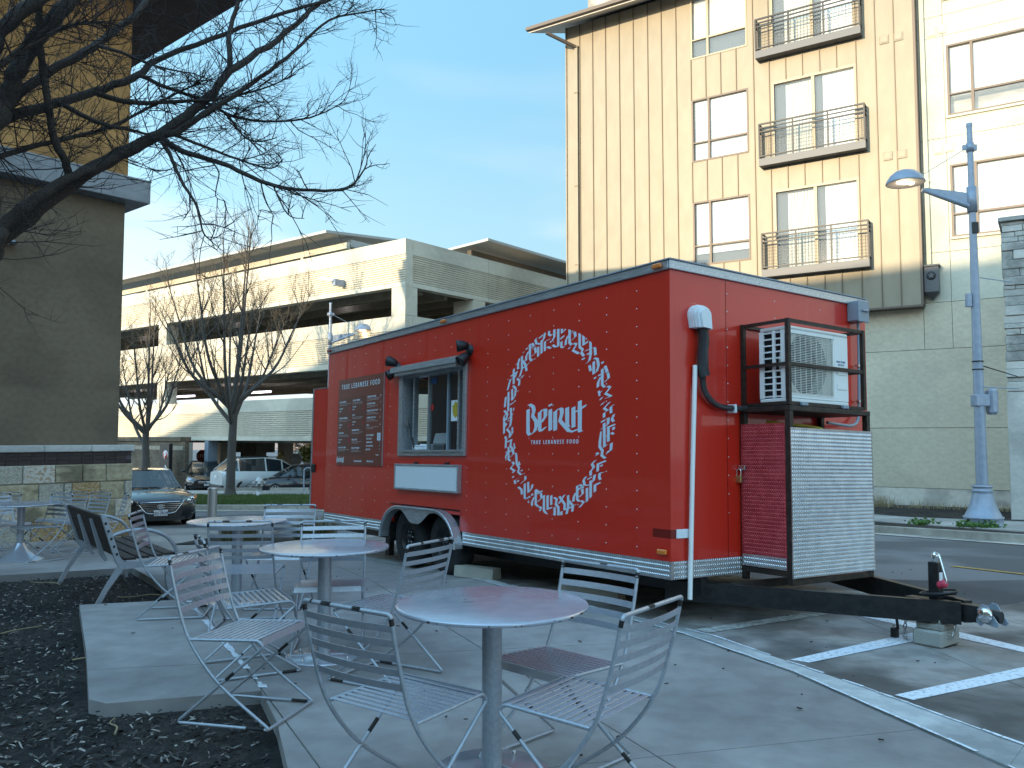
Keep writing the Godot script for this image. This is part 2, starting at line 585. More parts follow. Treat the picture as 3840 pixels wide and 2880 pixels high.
func make_ground():
	var s := S()
	drape(s, p2([-260, -300, 260, -300, 260, 200, -260, 200]), -.16)
	struct("ground", s, M.asphalt)
	pave("road", [p2([-90, -24.85, 40, -24.85, 40, 10, 15.9, 10, 15.9, -12.4, 8, -9.2, 4.0, -7.1, 2.6, -8.5, -1, -14.4, -3.2, -16.5, -4.5, -15.3, -4.9, -18.3, -90, -18.3])], -.012, M.asphalt)
	# plaza of sawn concrete slabs
	var plaza := p2([-16.5, -4.5, -9.1, -6.0, -5.46, -8.99, -4.43, -9.83, -2.96, -7.52, -3.73, -7.29, -2.87, -5.72, -2.33, -4.69, -2.2, -4.62, -1.43, -4.85, -1.19, -4.32, -.98, -3.74, -.6, -2.4, -.35, 0, -.3, 4, 3.6, 4, 2.72, -1.5, 2.15, -3.74, 1.71, -5.22, 1.24, -6.21, .58, -7.18, -.18, -8.26, -.74, -9.2, -2.8, -12.3, -4.6, -15.4, -5.0, -18.4, -17, -18.4])
	var pieces := [plaza]
	pieces = split(pieces, Vector2(.58, -3.85), Vector2(1.43, -.37))
	pieces = split(pieces, Vector2(-.01, -5.36), Vector2(.38, .85))
	pieces = split(pieces, Vector2(-.21, -5.76), Vector2(1.5, -.3))
	pieces = split(pieces, Vector2(-.98, -7.6), Vector2(1.5, -.35))
	pieces = split(pieces, Vector2(-2.0, -5.96), Vector2(.46, .88))
	pieces = split(pieces, Vector2(-3.4, -10.2), Vector2(1.2, -.45))
	pieces = split(pieces, Vector2(-4.6, -12.6), Vector2(1.2, -.5))
	pieces = split(pieces, Vector2(.5, -1.6), Vector2(1.4, -.3))
	var root := Node3D.new()
	root.name = "plaza_pavement"
	add_child(root)
	root.set_meta("kind", "structure")
	for q in pieces:
		var st := S()
		drape(st, q, 0.0, .16)
		obj("slab", st, M.concrete, root)
	# chipped white paint along one joint of the pad
	var ps := S()
	var rng := RandomNumberGenerator.new()
	rng.seed = 3
	var a := Vector2(-2.85, -7.45); var b := Vector2(-1.43, -4.9)
	for i in 46:
		if rng.randf() < .25: continue
		var p := a.lerp(b, i / 46.0)
		var w := rng.randf_range(.012, .028)
		drape(ps, PackedVector2Array([p + Vector2(-w, 0), p + Vector2(w, rng.randf_range(-.01, .01)), p + Vector2(w + .028, .058), p + Vector2(-w + .03, .055)]), .004)
	stuff(struct("joint_paint", ps, M.line_white, root))
	# gutter strip between plaza and parking lot
	var near := [3.62, 4, 2.74, -1.5, 2.17, -3.74, 1.73, -5.22, 1.255, -6.21, .595, -7.18, -.165, -8.26, -.725, -9.2, -2.78, -12.3, -4.58, -15.4]
	var far := [4.0, 4, 3.02, -1.5, 2.39, -3.99, 2.02, -4.9, 1.46, -6.14, .75, -7.08, 0.0, -8.2, -.55, -9.14, -2.6, -12.25, -4.4, -15.35]
	for i in range(0, near.size() - 2, 2):
		var g := 0.003
		pave("gutter_strip", [PackedVector2Array([Vector2(near[i], near[i + 1]), Vector2(near[i + 2], near[i + 3] + g), Vector2(far[i + 2], far[i + 3] + g), Vector2(far[i], far[i + 1])])], .006, M.light_concrete, .1)
	# thin white paint left on both edges of the strip
	for e in [near, far]:
		for i in range(0, 12, 2):
			var A := Vector2(e[i], e[i + 1]); var B := Vector2(e[i + 2], e[i + 3])
			var st := S()
			var n := (B - A).normalized().orthogonal() * .014
			var k := 9
			for j in k:
				if rng.randf() < .07: continue
				var p := A.lerp(B, (j + rng.randf() * .06) / k); var q := A.lerp(B, (j + 1.0) / k)
				drape(st, PackedVector2Array([p - n * rng.randf(), q - n * rng.randf(), q + n * rng.randf_range(.4, 1), p + n * rng.randf_range(.4, 1)]), .011)
			stuff(struct("edge_paint", st, M.line_white))
	# parking lot
	var lot := p2([4.0, 4, 3.02, -1.5, 2.4, -3.99, 2.03, -4.9, 1.47, -6.14, .76, -7.08, 0.01, -8.2, -.54, -9.14, -2.59, -12.25, -4.39, -15.35, -3.2, -16.6, -1, -14.5, 2.6, -8.6, 4.0, -7.15, 8, -9.3, 16, -12.5, 16, 4])
	var lp := split([lot], Vector2(2.87, -5.7), Vector2(.1, 1), .003)
	lp = split(lp, Vector2(1.92, -5.42), Vector2(.95, .95), .002)
	lp = split(lp, Vector2(2.57, -5.98), Vector2(.92, .19), .002)
	lp = split(lp, Vector2(1.0, -7.2), Vector2(.57, .0), .002)
	lp = split(lp, Vector2(4.4, -5.0), Vector2(.3, 1), .003)
	var lr := Node3D.new()
	lr.name = "parking_lot_pavement"
	add_child(lr)
	lr.set_meta("kind", "structure")
	for q in lp:
		var st := S()
		drape(st, q, 0.0, .1)
		obj("slab", st, M.lot_concrete, lr)
	for q in [[1.80, -5.50, 2.95, -6.25, 2.97, -6.07, 1.90, -5.43], [2.14, -4.76, 3.23, -5.34, 5.2, -6.5, 5.15, -6.3, 3.2, -5.17, 2.2, -4.67], [2.46, -7.41, 2.83, -7.08, 3.13, -6.56, 3.31, -6.27, 3.52, -5.81, 4.6, -3.9, 4.46, -3.82, 3.42, -5.70, 3.03, -6.42, 2.71, -6.98, 2.38, -7.33]]:
		pave("parking_line", [p2(q)], .004, M.line_white)
	pave("parking_line", [p2([1.36, -6.34, 2.72, -7.12, 2.76, -7.0, 1.45, -6.24])], .005, M.line_faded)
	pave("parking_line", [p2([2.0, -8.0, 2.38, -7.33, 2.46, -7.41, 2.1, -8.1])], .005, M.line_faded)
	pave("asphalt_patch", [p2([4.02, -7.17, 8, -9.32, 9.0, -11.2, 5.3, -8.65, 4.45, -8.5, 3.3, -8.9, 2.7, -8.5])], -.006, M.dark_asphalt)
	pave("lane_line", [p2([5.2, -10.05, 5.55, -9.1, 6.4, -7.0, 6.48, -7.02, 5.63, -9.12, 5.29, -10.08])], -.004, M.line_yellow)
	# far kerb and verge on the right, and the bed by the apartment wall
	var gl := [3.4, -26.0, 5.0, -21.6, 6.2, -18.5, 6.99, -16.42, 7.67, -14.65, 8.15, -13.41, 8.9, -11.2, 11.5, -3.0]
	for i in range(0, gl.size() - 2, 2):
		var A := Vector2(gl[i], gl[i + 1]); var B := Vector2(gl[i + 2], gl[i + 3])
		var n := (B - A).normalized().orthogonal()
		if n.x < 0: n = -n
		var u := (B - A).normalized() * .004
		pave("gutter", [PackedVector2Array([A + u, B - u, B - u + n * .45, A + u + n * .45])], 0.0, M.curb_concrete, .1)
		pave("kerb", [PackedVector2Array([A + u + n * .45, B - u + n * .45, B - u + n * .66, A + u + n * .66])], .13, M.curb_concrete, .3)
		pave("edge_paint", [PackedVector2Array([A - n * .02, B - n * .02, B + n * .03, A + n * .03])], .006, M.line_white)
	pave("verge", [p2([4.1, -25.8, 5.6, -21.4, 6.8, -18.3, 7.6, -16.2, 8.27, -14.44, 8.75, -13.2, 9.5, -11.0, 12.1, -2.9, 26, -3, 26, -16.4, 11.06, -26.0, 8, -28])], .12, M.soil)
	pave("sidewalk", [p2([6.2, -24.2, 8.16, -19.2, 8.99, -14.8, 9.9, -12.0, 14, -2.9, 18, -2.9, 13.0, -14.0, 11.4, -18.6, 9.36, -21.97, 8.2, -25.2])], .14, M.walk_concrete, .1)
	# far side of the cross street: kerb, grass, sidewalk
	for i in 9:
		var x0 := -40.0 + i * 4.2
		pave("kerb", [p2([x0, -25.5, x0 + 4.185, -25.5, x0 + 4.185, -25.1, x0, -25.1])], .13, M.curb_concrete, .3)
		pave("gutter", [p2([x0, -25.096, x0 + 4.185, -25.096, x0 + 4.185, -24.7, x0, -24.7])], .0, M.curb_concrete, .1)
	pave("lawn", [p2([-45, -30.4, 4, -30.4, 4, -25.5, -45, -25.5])], .11, M.soil)
	for i in 14:
		var x0 := -40.0 + i * 3.0
		pave("sidewalk", [p2([x0, -33.1, x0 + 2.99, -33.1, x0 + 2.99, -30.4, x0, -30.4])], .14, M.walk_concrete, .3)
	# mulch bed
	pave("mulch_bed", [p2([-16.5, -4.5, -9.1, -6.0, -5.46, -8.99, -4.43, -9.83, -2.9, -7.5, -2.7, -7.3, -1.2, -5.0, -.98, -3.74, -.3, 0, -.3, 4, -16, 4])], -.075, M.soil)
	chips()
	# small litter on the paving
	var ls := S()
	for i in 160:
		var p := Vector2(rng.randf_range(-3.5, 4.5), rng.randf_range(-9.5, -1.6))
		var q := on(p.x, p.y, .012)
		var yw := rng.randf() * TAU
		box(ls, Vector3.ZERO, Vector3(rng.randf_range(.006, .03), .004, rng.randf_range(.004, .014)), Transform3D(Basis(Vector3.UP, yw), q))
	var lt := obj("leaf_litter", ls, M.chip3)
	tag(lt, "scattered dark bits of leaf and bark on the concrete", "litter", "", "stuff")

func in_bed(p: Vector2) -> bool:
	return Geometry2D.is_point_in_polygon(p, p2([-9.1, -5.9, -5.46, -8.93, -4.43, -9.75, -3.0, -7.6, -3.78, -7.32, -2.92, -5.72, -2.38, -4.65, -2.2, -4.58, -1.45, -4.8, -1.23, -4.3, -1.03, -3.74, -.65, -2.4, -.4, 0, -9, 0]))

func chips():
	var rng := RandomNumberGenerator.new()
	rng.seed = 41
	var tone := [S(), S(), S(), S(), S()]
	for i in 30000:
		var z := -1.7 - pow(rng.randf(), 1.5) * 8.2
		var p := Vector2(rng.randf_range(-6.5, -.5), z)
		if not in_bed(p): continue
		if p.x < z * .66 - .5: continue
		var near := clampf(1.6 - (-z) * .09, .8, 1.5)
		var l := rng.randf_range(.012, .05) * near
		if rng.randf() < .03: l *= 2.2
		var w := rng.randf_range(.003, .009) * near
		var k := rng.randi() % 4
		if rng.randf() < .09: k = 4
		elif rng.randf() < .3: k = 3
		var b := Basis(Vector3.UP, rng.randf() * TAU) * Basis(Vector3.RIGHT, rng.randf_range(-.5, .5)) * Basis(Vector3.FORWARD, rng.randf_range(-.6, .6))
		var o := Vector3(p.x, hg(z) - .07 + rng.randf_range(-.004, .022), z)
		var s = tone[k]
		var a := o + b * Vector3(-w, 0, -l * .5); var c := o + b * Vector3(w * rng.randf(), rng.randf() * .006, -l * .45)
		var d := o + b * Vector3(w, 0.002, l * .5); var e := o + b * Vector3(-w * rng.randf(), rng.randf() * .004, l * .45)
		var t := o + b * Vector3(0, .007, rng.randf_range(-.2, .2) * l)
		tri(s, a, t, c); tri(s, c, t, d); tri(s, d, t, e); tri(s, e, t, a)
	for k in 5:
		var o := obj("wood_chip_mulch", tone[k], M["chip%d" % k] if k < 4 else M.chip_pale)
		tag(o, ["dark brown shredded wood mulch covering the planting bed", "mid brown shredded wood mulch pieces in the planting bed", "greyed shredded wood mulch pieces in the planting bed", "blackish shredded wood mulch pieces in the planting bed", "pale bleached wood chips scattered in the mulch bed"][k], "mulch", "", "stuff")
	# a few long sticks lying on the bed
	for k in [[-2.62, -3.55, .62, 80.0, "in the foreground mulch, the longest one"], [-2.95, -5.7, .3, 20.0, "against the left edge of the concrete pad"], [-3.9, -6.4, .35, 60.0, "on the mulch left of the pad"], [-2.0, -4.3, .25, 120.0, "by the feet of the large chair"], [-3.3, -8.0, .4, 200.0, "on the mulch under the bench"], [-4.6, -8.6, .45, 160.0, "at the far end of the bench"]]:
		var st := S()
		tube(st, curve(pv([0, 0, 0, k[2] * .3, .012, .015, k[2] * .7, .004, -.01, k[2], .006, .02]), 3), .006, .003, 5)
		var o := obj("stick", st, M.straw, null, Transform3D(Basis(Vector3.UP, deg_to_rad(k[3])), Vector3(k[0], hg(k[1]) - .05, k[1])))
		tag(o, "thin dry pale stick lying " + k[4], "stick", "dry sticks on the mulch")

# ---------- buildings ----------
func left_building():
	var B := thing("stucco_building", "brown and orange stucco building with limestone base and grey cornice", "building", yaw(50, Vector3(-6.99, 0, -15.43)))
	obj("stone_backing", bx(-16, -.012, -1.2, 1.19, -3, -.03), M.mortar, B)
	var rng := RandomNumberGenerator.new()
	rng.seed = 8
	var types := ["lime_tan", "lime_gray", "lime_gold", "lime_white"]
	var rows := [
		[.655, .965, [[-2.95, 2], [-2.21, 2], [-1.853, 1], [-1.341, 3], [-.893, 0], [-.476, 0], [0.0, 0]]],
		[.335, .645, [[-3.1, 1], [-2.4, 0], [-1.596, 0], [-1.19, 1], [-1.06, 1], [-.576, 2], [-.14, 0], [0.0, 1]]],
		[.01, .325, [[-3.0, 0], [-2.55, 2], [-1.9, 3], [-1.35, 0], [-.8, 1], [-.3, 0], [0.0, 3]]],
		[-.34, 0.0, [[-3.2, 2], [-2.3, 0], [-1.7, 1], [-1.1, 2], [-.62, 0], [0.0, 2]]],
		[-.7, -.35, [[-3.0, 0], [-2.2, 1], [-1.5, 0], [-.7, 3], [0.0, 0]]]]
	for r in rows:
		var x: float = -3.75
		for e in r[2]:
			var st := S()
			var dz := rng.randf_range(-.012, .012)
			box(st, Vector3((x + e[0]) * .5, (r[0] + r[1]) * .5, -.1 + dz), Vector3(e[0] - x - .012, r[1] - r[0] - rng.randf_range(.0, .006), .2), Transform3D(), .014)
			obj("stone", st, M[types[e[1]]], B)
			x = e[0]
		# the wall further along, out of sight of the street
		var x2 := -3.76
		while x2 > -14.0:
			var w := rng.randf_range(.5, .9)
			obj("stone", bx(x2 - w + .006, x2 - .006, r[0], r[1], -.2, rng.randf_range(-.012, .01), .014), M[types[rng.randi() % 4]], B)
			x2 -= w
	# three courses of brown brick
	obj("brick_backing", bx(-16, -.022, .97, 1.188, -3, -.028), M.mortar_dark, B)
	for c in 3:
		var x := -.02 - (.1 if c == 1 else .0)
		var first := true
		while x > -5.2:
			var w := .2
			if first and c != 1: w = .1
			first = false
			obj("brick", bx(x - w + .004, x - .004, .974 + c * .0715, .974 + c * .0715 + .064, -.12, -.014 + rng.randf_range(-.003, .003), .003), M.brick_brown if rng.randf() < .6 else M.brick_brown2, B)
			x -= w
	for k in 9:
		obj("ledge", bx(.02 - (k + 1) * .78 + .002, .02 - k * .78 - .002, 1.19, 1.305, -.45, .022, .012), M.ledge_stone, B)
	obj("lower_wall", bx(-16, -.13, 1.2, 5.9, -8, -.35), M.stucco_tan, B)
	obj("upper_wall", bx(-16, -.09, 6.2, 9.95, -8.2, -.352), M.stucco_orange, B)
	obj("cornice", bx(-16, .19, 5.86, 6.27, -8.4, 0.0, .01), M.cornice_metal, B)
	obj("cornice_cap", bx(-16, .2, 6.272, 6.30, -8.4, .012), M.cornice_metal, B)
	var ev := S()
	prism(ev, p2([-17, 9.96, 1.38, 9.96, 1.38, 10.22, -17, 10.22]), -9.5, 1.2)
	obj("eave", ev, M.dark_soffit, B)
	obj("roof", bx(-17, 1.2, 10.225, 10.6, -9.3, 1.0), M.cornice_metal, B)
	var sc := thing("wall_light", "small silver wedge-shaped light on the brown stucco wall", "light", yaw(50, Vector3(-6.99, 0, -15.43)) * Transform3D(Basis(), Vector3(-2.25, 4.72, -.348)))
	var ss := S()
	prism(ss, p2([-.28, .2, .28, .2, .17, .0, -.17, .0]), 0, .02)
	obj("back_plate", ss, M.lamp_gray, sc)
	var s2 := S()
	var h := [Vector3(-.27, .02, .02), Vector3(.27, .02, .02), Vector3(.22, .02, .22), Vector3(-.22, .02, .22), Vector3(-.12, .2, .02), Vector3(.12, .2, .02)]
	quad(s2, h[0], h[1], h[2], h[3]); quad(s2, h[3], h[2], h[5], h[4]); tri(s2, h[1], h[5], h[2]); tri(s2, h[0], h[3], h[4])
	obj("hood", s2, M.lamp_gray, sc)

func slatted(x0, x1, y0, y1, z, vertical: bool, pitch: float) -> SurfaceTool:
	var s := S()
	if vertical:
		var n := int((x1 - x0) / pitch)
		for i in n:
			var x: float = x0 + (i + .5) * (x1 - x0) / n
			box(s, Vector3(x, (y0 + y1) * .5, z), Vector3(pitch * .93, y1 - y0, .003), Transform3D())
			box(s, Vector3(x + pitch * .44, (y0 + y1) * .5, z - .008), Vector3(.004, y1 - y0, .014))
	else:
		var n := int((y1 - y0) / pitch)
		for i in n:
			var y: float = y0 + (i + .5) * (y1 - y0) / n
			box(s, Vector3((x0 + x1) * .5, y, z), Vector3(x1 - x0, pitch * .86, .004), Transform3D(Basis(), Vector3.ZERO))
	return s

func window(parent, x0, x1, y0, y1, xm, yt, z, fm, low_blind: float, open_amount := 0.0):
	var W := Node3D.new()
	W.name = "window"
	parent.add_child(W, true)
	var t := .055
	var f := S()
	box(f, Vector3((x0 + x1) * .5, y0 + t * .5, z), Vector3(x1 - x0, t, .1)); box(f, Vector3((x0 + x1) * .5, y1 - t * .5, z), Vector3(x1 - x0, t, .1))
	box(f, Vector3(x0 + t * .5, (y0 + y1) * .5, z), Vector3(t, y1 - y0 - 2 * t, .1)); box(f, Vector3(x1 - t * .5, (y0 + y1) * .5, z), Vector3(t, y1 - y0 - 2 * t, .1))
	box(f, Vector3(xm, (y0 + y1) * .5, z - .004), Vector3(.075, y1 - y0 - 2 * t, .1))
	box(f, Vector3((x0 + xm) * .5, yt, z - .008), Vector3(xm - x0 - t - .04, .045, .09)); box(f, Vector3((x1 + xm) * .5, yt, z - .008), Vector3(x1 - xm - t - .04, .06, .09))
	obj("frame", f, fm, W)
	for q in [[x0 + t, xm - .04, yt, y1 - t], [x0 + t, xm - .04, y0 + t, yt], [xm + .04, x1 - t, yt, y1 - t], [xm + .04, x1 - t, y0 + t, yt]]:
		var s := S()
		quad(s, Vector3(q[0], q[2], z - .03), Vector3(q[1], q[2], z - .03), Vector3(q[1], q[3], z - .03), Vector3(q[0], q[3], z - .03))
		obj("pane", s, M.glass, W)
	obj("blind", slatted(x0 + .1, x1 - .05, y0 + t + low_blind, y1 - .07, z - .09, false, .05), M.blind_white, W)

func balcony(called_label: String, o: Vector3, theta: float, x0: float, x1: float, y0: float, ytop: float):
	# a shallow steel guard bolted in front of the sliding door
	var Bk := thing("balcony", called_label, "balcony", yaw(theta, o), "steel balconies on the metal clad wall")
	var z0 := .47
	var z1 := .47 + .34
	var yb := y0 + .32
	obj("fascia", bx(x0, x1, y0, y0 + .24, z0, z1), M.fascia_gray, Bk)
	for e in [[ytop, .05], [ytop - .13, .035], [ytop - .26, .04], [yb, .04]]:
		var s := S()
		box(s, Vector3((x0 + x1) * .5, e[0], z1 - .03), Vector3(x1 - x0, e[1], .045))
		box(s, Vector3(x0 + .022, e[0], (z0 + z1) * .5 - .03), Vector3(.04, e[1] - .003, z1 - z0 - .05)); box(s, Vector3(x1 - .022, e[0], (z0 + z1) * .5 - .03), Vector3(.04, e[1] - .003, z1 - z0 - .05))
		obj("rail", s, M.rail_black, Bk)
	for i in 4:
		var x := lerpf(x0 + .02, x1 - .02, i / 3.0)
		obj("post", bx(x - .022, x + .022, y0 + .245, ytop - .028, z1 - .058, z1 - .002), M.rail_black, Bk)
	for e in [x0 + .02, x1 - .02]:
		obj("post", bx(e - .02, e + .02, y0 + .245, ytop - .028, z0 + .002, z0 + .04), M.rail_black, Bk)
	var s2 := S()
	var nx := int((x1 - x0) / .105)
	for i in range(1, nx): box(s2, Vector3(x0 + (x1 - x0) * i / nx, (yb + ytop - .26) * .5, z1 - .03), Vector3(.008, ytop - .26 - yb, .008))
	var ny := int((ytop - .26 - yb) / .105)
	for i in range(1, ny):
		var y := yb + (ytop - .26 - yb) * i / ny
		box(s2, Vector3((x0 + x1) * .5, y, z1 - .037), Vector3(x1 - x0, .008, .006))
		for e in [x0 + .02, x1 - .02]: box(s2, Vector3(e, y, (z0 + z1) * .5 - .02), Vector3(.006, .008, z1 - z0 - .06))
	for e in [x0 + .02, x1 - .02]:
		for i in 3: box(s2, Vector3(e, (yb + ytop - .26) * .5, z0 + .09 + i * .085), Vector3(.008, ytop - .26 - yb, .008))
	stuff(obj("wire_mesh", s2, M.rail_black, Bk))

func apartment():
	var o := Vector3(11.059, -.727, -25.91)
	var X := yaw(-33, o)
	var A := thing("apartment_building", "tall apartment building with tan standing seam metal wing and cream stucco wing", "building", X)
	var top := 17.92
	# metal clad wing
	obj("core", bx(-10.36, 1.62, 6.14, top, -7, .22), M.room_dark, A)
	var cols := [-10.38, -9.81, -9.26, -8.72, -8.156, -7.59, -7.026, -6.495, -5.94, -5.4, -4.87, -4.34, -3.8, -3.41, -3.21, -2.69, -2.63, -2.15, -1.617, -1.077, -.56, .02, .589, 1.121, 1.65]
	for i in cols.size() - 1:
		var x0: float = cols[i]; var x1: float = cols[i + 1]
		var segs := [[6.13, top]]
		if x0 >= -5.41 and x1 <= -3.4: segs = [[6.13, 8.07], [10.3, 11.71], [13.93, 15.385], [17.6, top]]
		elif x0 >= -2.64 and x1 <= .03: segs = [[6.13, 7.6], [10.28, 11.27], [13.92, 14.93], [17.58, top]]
		var joined_left: bool = x0 in [-3.41, -2.63]
		for q in segs:
			obj("metal_panel", bx(x0 + (.0 if joined_left else .014), x1 - .0, q[0], q[1], .18, .45), M.panel_metal, A)
			if not joined_left: obj("seam", bx(x0 - .013, x0 + .013, q[0], q[1], .3, .488), M.seam_metal, A)
	obj("base_trim", bx(-10.4, 1.7, 6.07, 6.127, -.0, .47), M.frame_dark, A)
	obj("corner_trim", bx(1.652, 1.72, 6.13, top, .002, .47), M.frame_dark, A)
	obj("corner_trim", bx(-10.44, -10.385, 6.13, top, -6, .462), M.panel_metal, A)
	for k in 3: window(A, -5.4, -3.41, [8.07, 11.71, 15.385][k], [10.3, 13.93, 17.6][k], -4.79, [8.75, 12.39, 16.07][k], .42, M.frame_tan if k == 2 else M.frame_dark, [.36, 0.0, .62][k])
	# sliding doors with vertical blinds
	for k in 3:
		var y0: float = [7.62, 11.29, 14.95][k]
		var y1: float = [10.28, 13.92, 17.58][k]
		var D := Node3D.new()
		D.name = "sliding_door"
		A.add_child(D, true)
		var f := S()
		var x0 := -2.63; var x1 := .02; var xm := -1.31
		box(f, Vector3((x0 + x1) * .5, y1 - .04, .4), Vector3(x1 - x0, .08, .12)); box(f, Vector3((x0 + x1) * .5, y0 + .03, .4), Vector3(x1 - x0, .06, .12))
		for x in [x0 + .04, x1 - .04]: box(f, Vector3(x, (y0 + y1) * .5, .4), Vector3(.08, y1 - y0 - .14, .12))
		box(f, Vector3(xm, (y0 + y1) * .5, .395), Vector3(.1, y1 - y0 - .14, .1))
		obj("frame", f, M.frame_tan, D)
		for q in [[x0 + .08, xm - .05, .37], [xm + .05, x1 - .08, .385]]:
			var s := S()
			quad(s, Vector3(q[0], y0 + .06, q[2]), Vector3(q[1], y0 + .06, q[2]), Vector3(q[1], y1 - .08, q[2]), Vector3(q[0], y1 - .08, q[2]))
			obj("pane", s, M.glass, D)
		obj("blind", slatted(x0 + .42, xm - .06, y0 + .1, y1 - .14, .3, true, .095), M.blind_cream, D)
		obj("blind", slatted(xm + .28, x1 - .1, y0 + .1, y1 - .1, .3, true, .095), M.blind_white, D)
		obj("handle", bx(x0 + .05, x0 + .08, y0 + 1.0, y0 + 1.25, .46, .5), M.rail_black, D)
	balcony("lowest steel balcony, just above the shaded grey band of the metal wing", o, -33, -2.97, .31, 7.37, 8.8)
	balcony("middle steel balcony between the two other guards on the metal wing", o, -33, -2.99, .29, 11.06, 12.46)
	balcony("topmost steel balcony, under the eave of the metal wing", o, -33, -3.05, .23, 14.71, 16.03)
	# eave, gutter and downspout
	var r := S()
	var rx := X
	prism(r, p2([1.42, 17.62, 1.42, 17.7, -6, 20.8, -6, 20.7]), -11.5, 2.6, Transform3D(Basis(Vector3(0, 0, 1), Vector3(0, 1, 0), Vector3(1, 0, 0)), Vector3.ZERO))
	obj("roof_soffit", r, M.soffit_white, A)
	var r2 := S()
	prism(r2, p2([1.5, 17.72, 1.5, 17.8, -6, 20.92, -6, 20.82]), -11.56, 2.7, Transform3D(Basis(Vector3(0, 0, 1), Vector3(0, 1, 0), Vector3(1, 0, 0)), Vector3.ZERO))
	obj("roof", r2, M.frame_dark, A)
	obj("gutter", bx(-11.56, 2.7, 17.68, 17.8, 1.42, 1.56), M.frame_dark, A)
	obj("downspout", bx(-9.98, -9.86, -.3, 17.0, .46, .57), M.panel_metal, A)
	var ds := S()
	bar(ds, Vector3(-9.92, 17.0, .53), Vector3(-10.7, 17.4, 1.46), .1, .1)
	obj("downspout_elbow", ds, M.frame_dark, A)
	for y in [8.6, 11.6, 15.2, 17.0]: obj("pipe_strap", bx(-10.0, -9.84, y, y + .04, .45, .58), M.seam_metal, A)
	for e in [[.73, 14.46], [1.13, 14.45], [.74, 10.78], [1.14, 10.77]]:
		var v := S()
		box(v, Vector3(e[0] + .12, e[1], .46), Vector3(.27, .27, .03), Transform3D(), .01)
		box(v, Vector3(e[0] + .12, e[1], .478), Vector3(.19, .19, .02), Transform3D(), .006)
		obj("vent_cover", v, M.panel_metal, A)
	# cream stucco wing, panelled by reveals
	obj("wall_core", bx(-9.9, 30, -.4, 22, -7, -.405), M.stucco_base, A)
	var ys := [-.5, .65, 2.455, 4.81, 6.21, 7.72, 11.2, 14.35, 15.0, 18.2, 22]
	for j in ys.size() - 1:
		var m = M.stucco_base if j < 1 else (M.stucco_cream if j < 3 else (M.stucco_cream if j == 3 else M.stucco_sage))
		if j == 3: m = M.stucco_cream
		var xs := [-9.9, -5.0, 30.0] if j < 3 else [1.66, 2.42, 5.1, 9.0, 30.0]
		if j >= 3 and j < 4: xs = [-9.9, 1.66, 2.42, 9.0, 30.0]
		for i in xs.size() - 1:
			var y0: float = ys[j]; var y1: float = ys[j + 1]
			var rects := [[xs[i], xs[i + 1], y0, y1]]
			# the window bay is cut out of the panels that it crosses
			if xs[i] == 2.42:
				var cut := []
				for w in [[8.136, 10.335], [11.838, 14.03], [15.5, 17.7]]:
					var nr := []
					for q in rects:
						var c0: float = maxf(q[2], w[0]); var c1: float = minf(q[3], w[1])
						if c1 <= c0 or q[1] - q[0] < 2.0: nr.append(q); continue
						if c0 > q[2]: nr.append([q[0], q[1], q[2], c0])
						if c1 < q[3]: nr.append([q[0], q[1], c1, q[3]])
						nr.append([q[0], 2.5, c0, c1]); nr.append([4.95, q[1], c0, c1])
					rects = nr
			for q in rects:
				var lo: float = q[2] + (.007 if q[2] == y0 else .0); var hi: float = q[3] - (.007 if q[3] == y1 else .0)
				obj("wall_panel", bx(q[0] + .006, q[1] - .006, lo, hi, -.4, .0), m, A)
	obj("sill", bx(2.44, 5.02, 11.76, 11.832, -.02, .06, .008), M.stucco_sage, A)
	obj("sill", bx(2.44, 5.02, 8.06, 8.13, -.02, .06, .008), M.stucco_sage, A)
	obj("sill", bx(2.44, 5.02, 15.42, 15.494, -.02, .06, .008), M.stucco_sage, A)
	for k in 3: window(A, 2.5, 4.95, [8.136, 11.838, 15.5][k], [10.335, 14.03, 17.7][k], 3.16, [8.83, 12.5, 16.2][k], -.04, M.frame_dark, [.0, .55, .0][k])
	for e in [[2.12, 14.53], [2.4, 14.56], [2.2, 10.85], [2.5, 10.87]]:
		var v := S()
		box(v, Vector3(e[0], e[1], .012), Vector3(.25, .27, .03), Transform3D(), .01)
		box(v, Vector3(e[0], e[1], .03), Vector3(.17, .19, .02), Transform3D(), .006)
		obj("vent_cover", v, M.stucco_sage, A)
	obj("downspout", bx(1.8, 1.92, 7.3, 19, .003, .12), M.stucco_sage, A)
	obj("downspout_strap", bx(1.78, 1.94, 9.9, 9.95, .002, .13), M.stucco_sage, A)
	# leader head with a star medallion
	var H := Node3D.new()
	H.name = "leader_head"
	A.add_child(H, true)
	var hs := S()
	box(hs, Vector3(1.93, 6.88, .17), Vector3(.4, .78, .3), Transform3D(), .012)
	box(hs, Vector3(1.93, 7.29, .18), Vector3(.48, .06, .36), Transform3D(), .012)
	var pk := [Vector3(1.73, 6.49, .02), Vector3(2.13, 6.49, .02), Vector3(2.13, 6.49, .32), Vector3(1.73, 6.49, .32), Vector3(1.93, 6.26, .1)]
	for i in 4: tri(hs, pk[i], pk[(i + 1) % 4], pk[4])
	obj("box", hs, M.fascia_gray, H)
	var ms := S()
	lathe(ms, p2([.0, .03, .09, .025, .12, .02, .13, .0]), 20, Transform3D(Basis(Vector3.RIGHT, PI / 2), Vector3(1.93, 6.98, .32)))
	obj("medallion", ms, M.rail_black, H)
	var star := S()
	var sp := PackedVector2Array()
	for i in 10:
		var a := PI / 2 + TAU * i / 10
		sp.append(Vector2(cos(a), sin(a)) * (.1 if i % 2 == 0 else .04))
	prism(star, sp, .0, .02, Transform3D(Basis(), Vector3(1.93, 6.98, .345)))
	obj("star", star, M.fascia_gray, H)
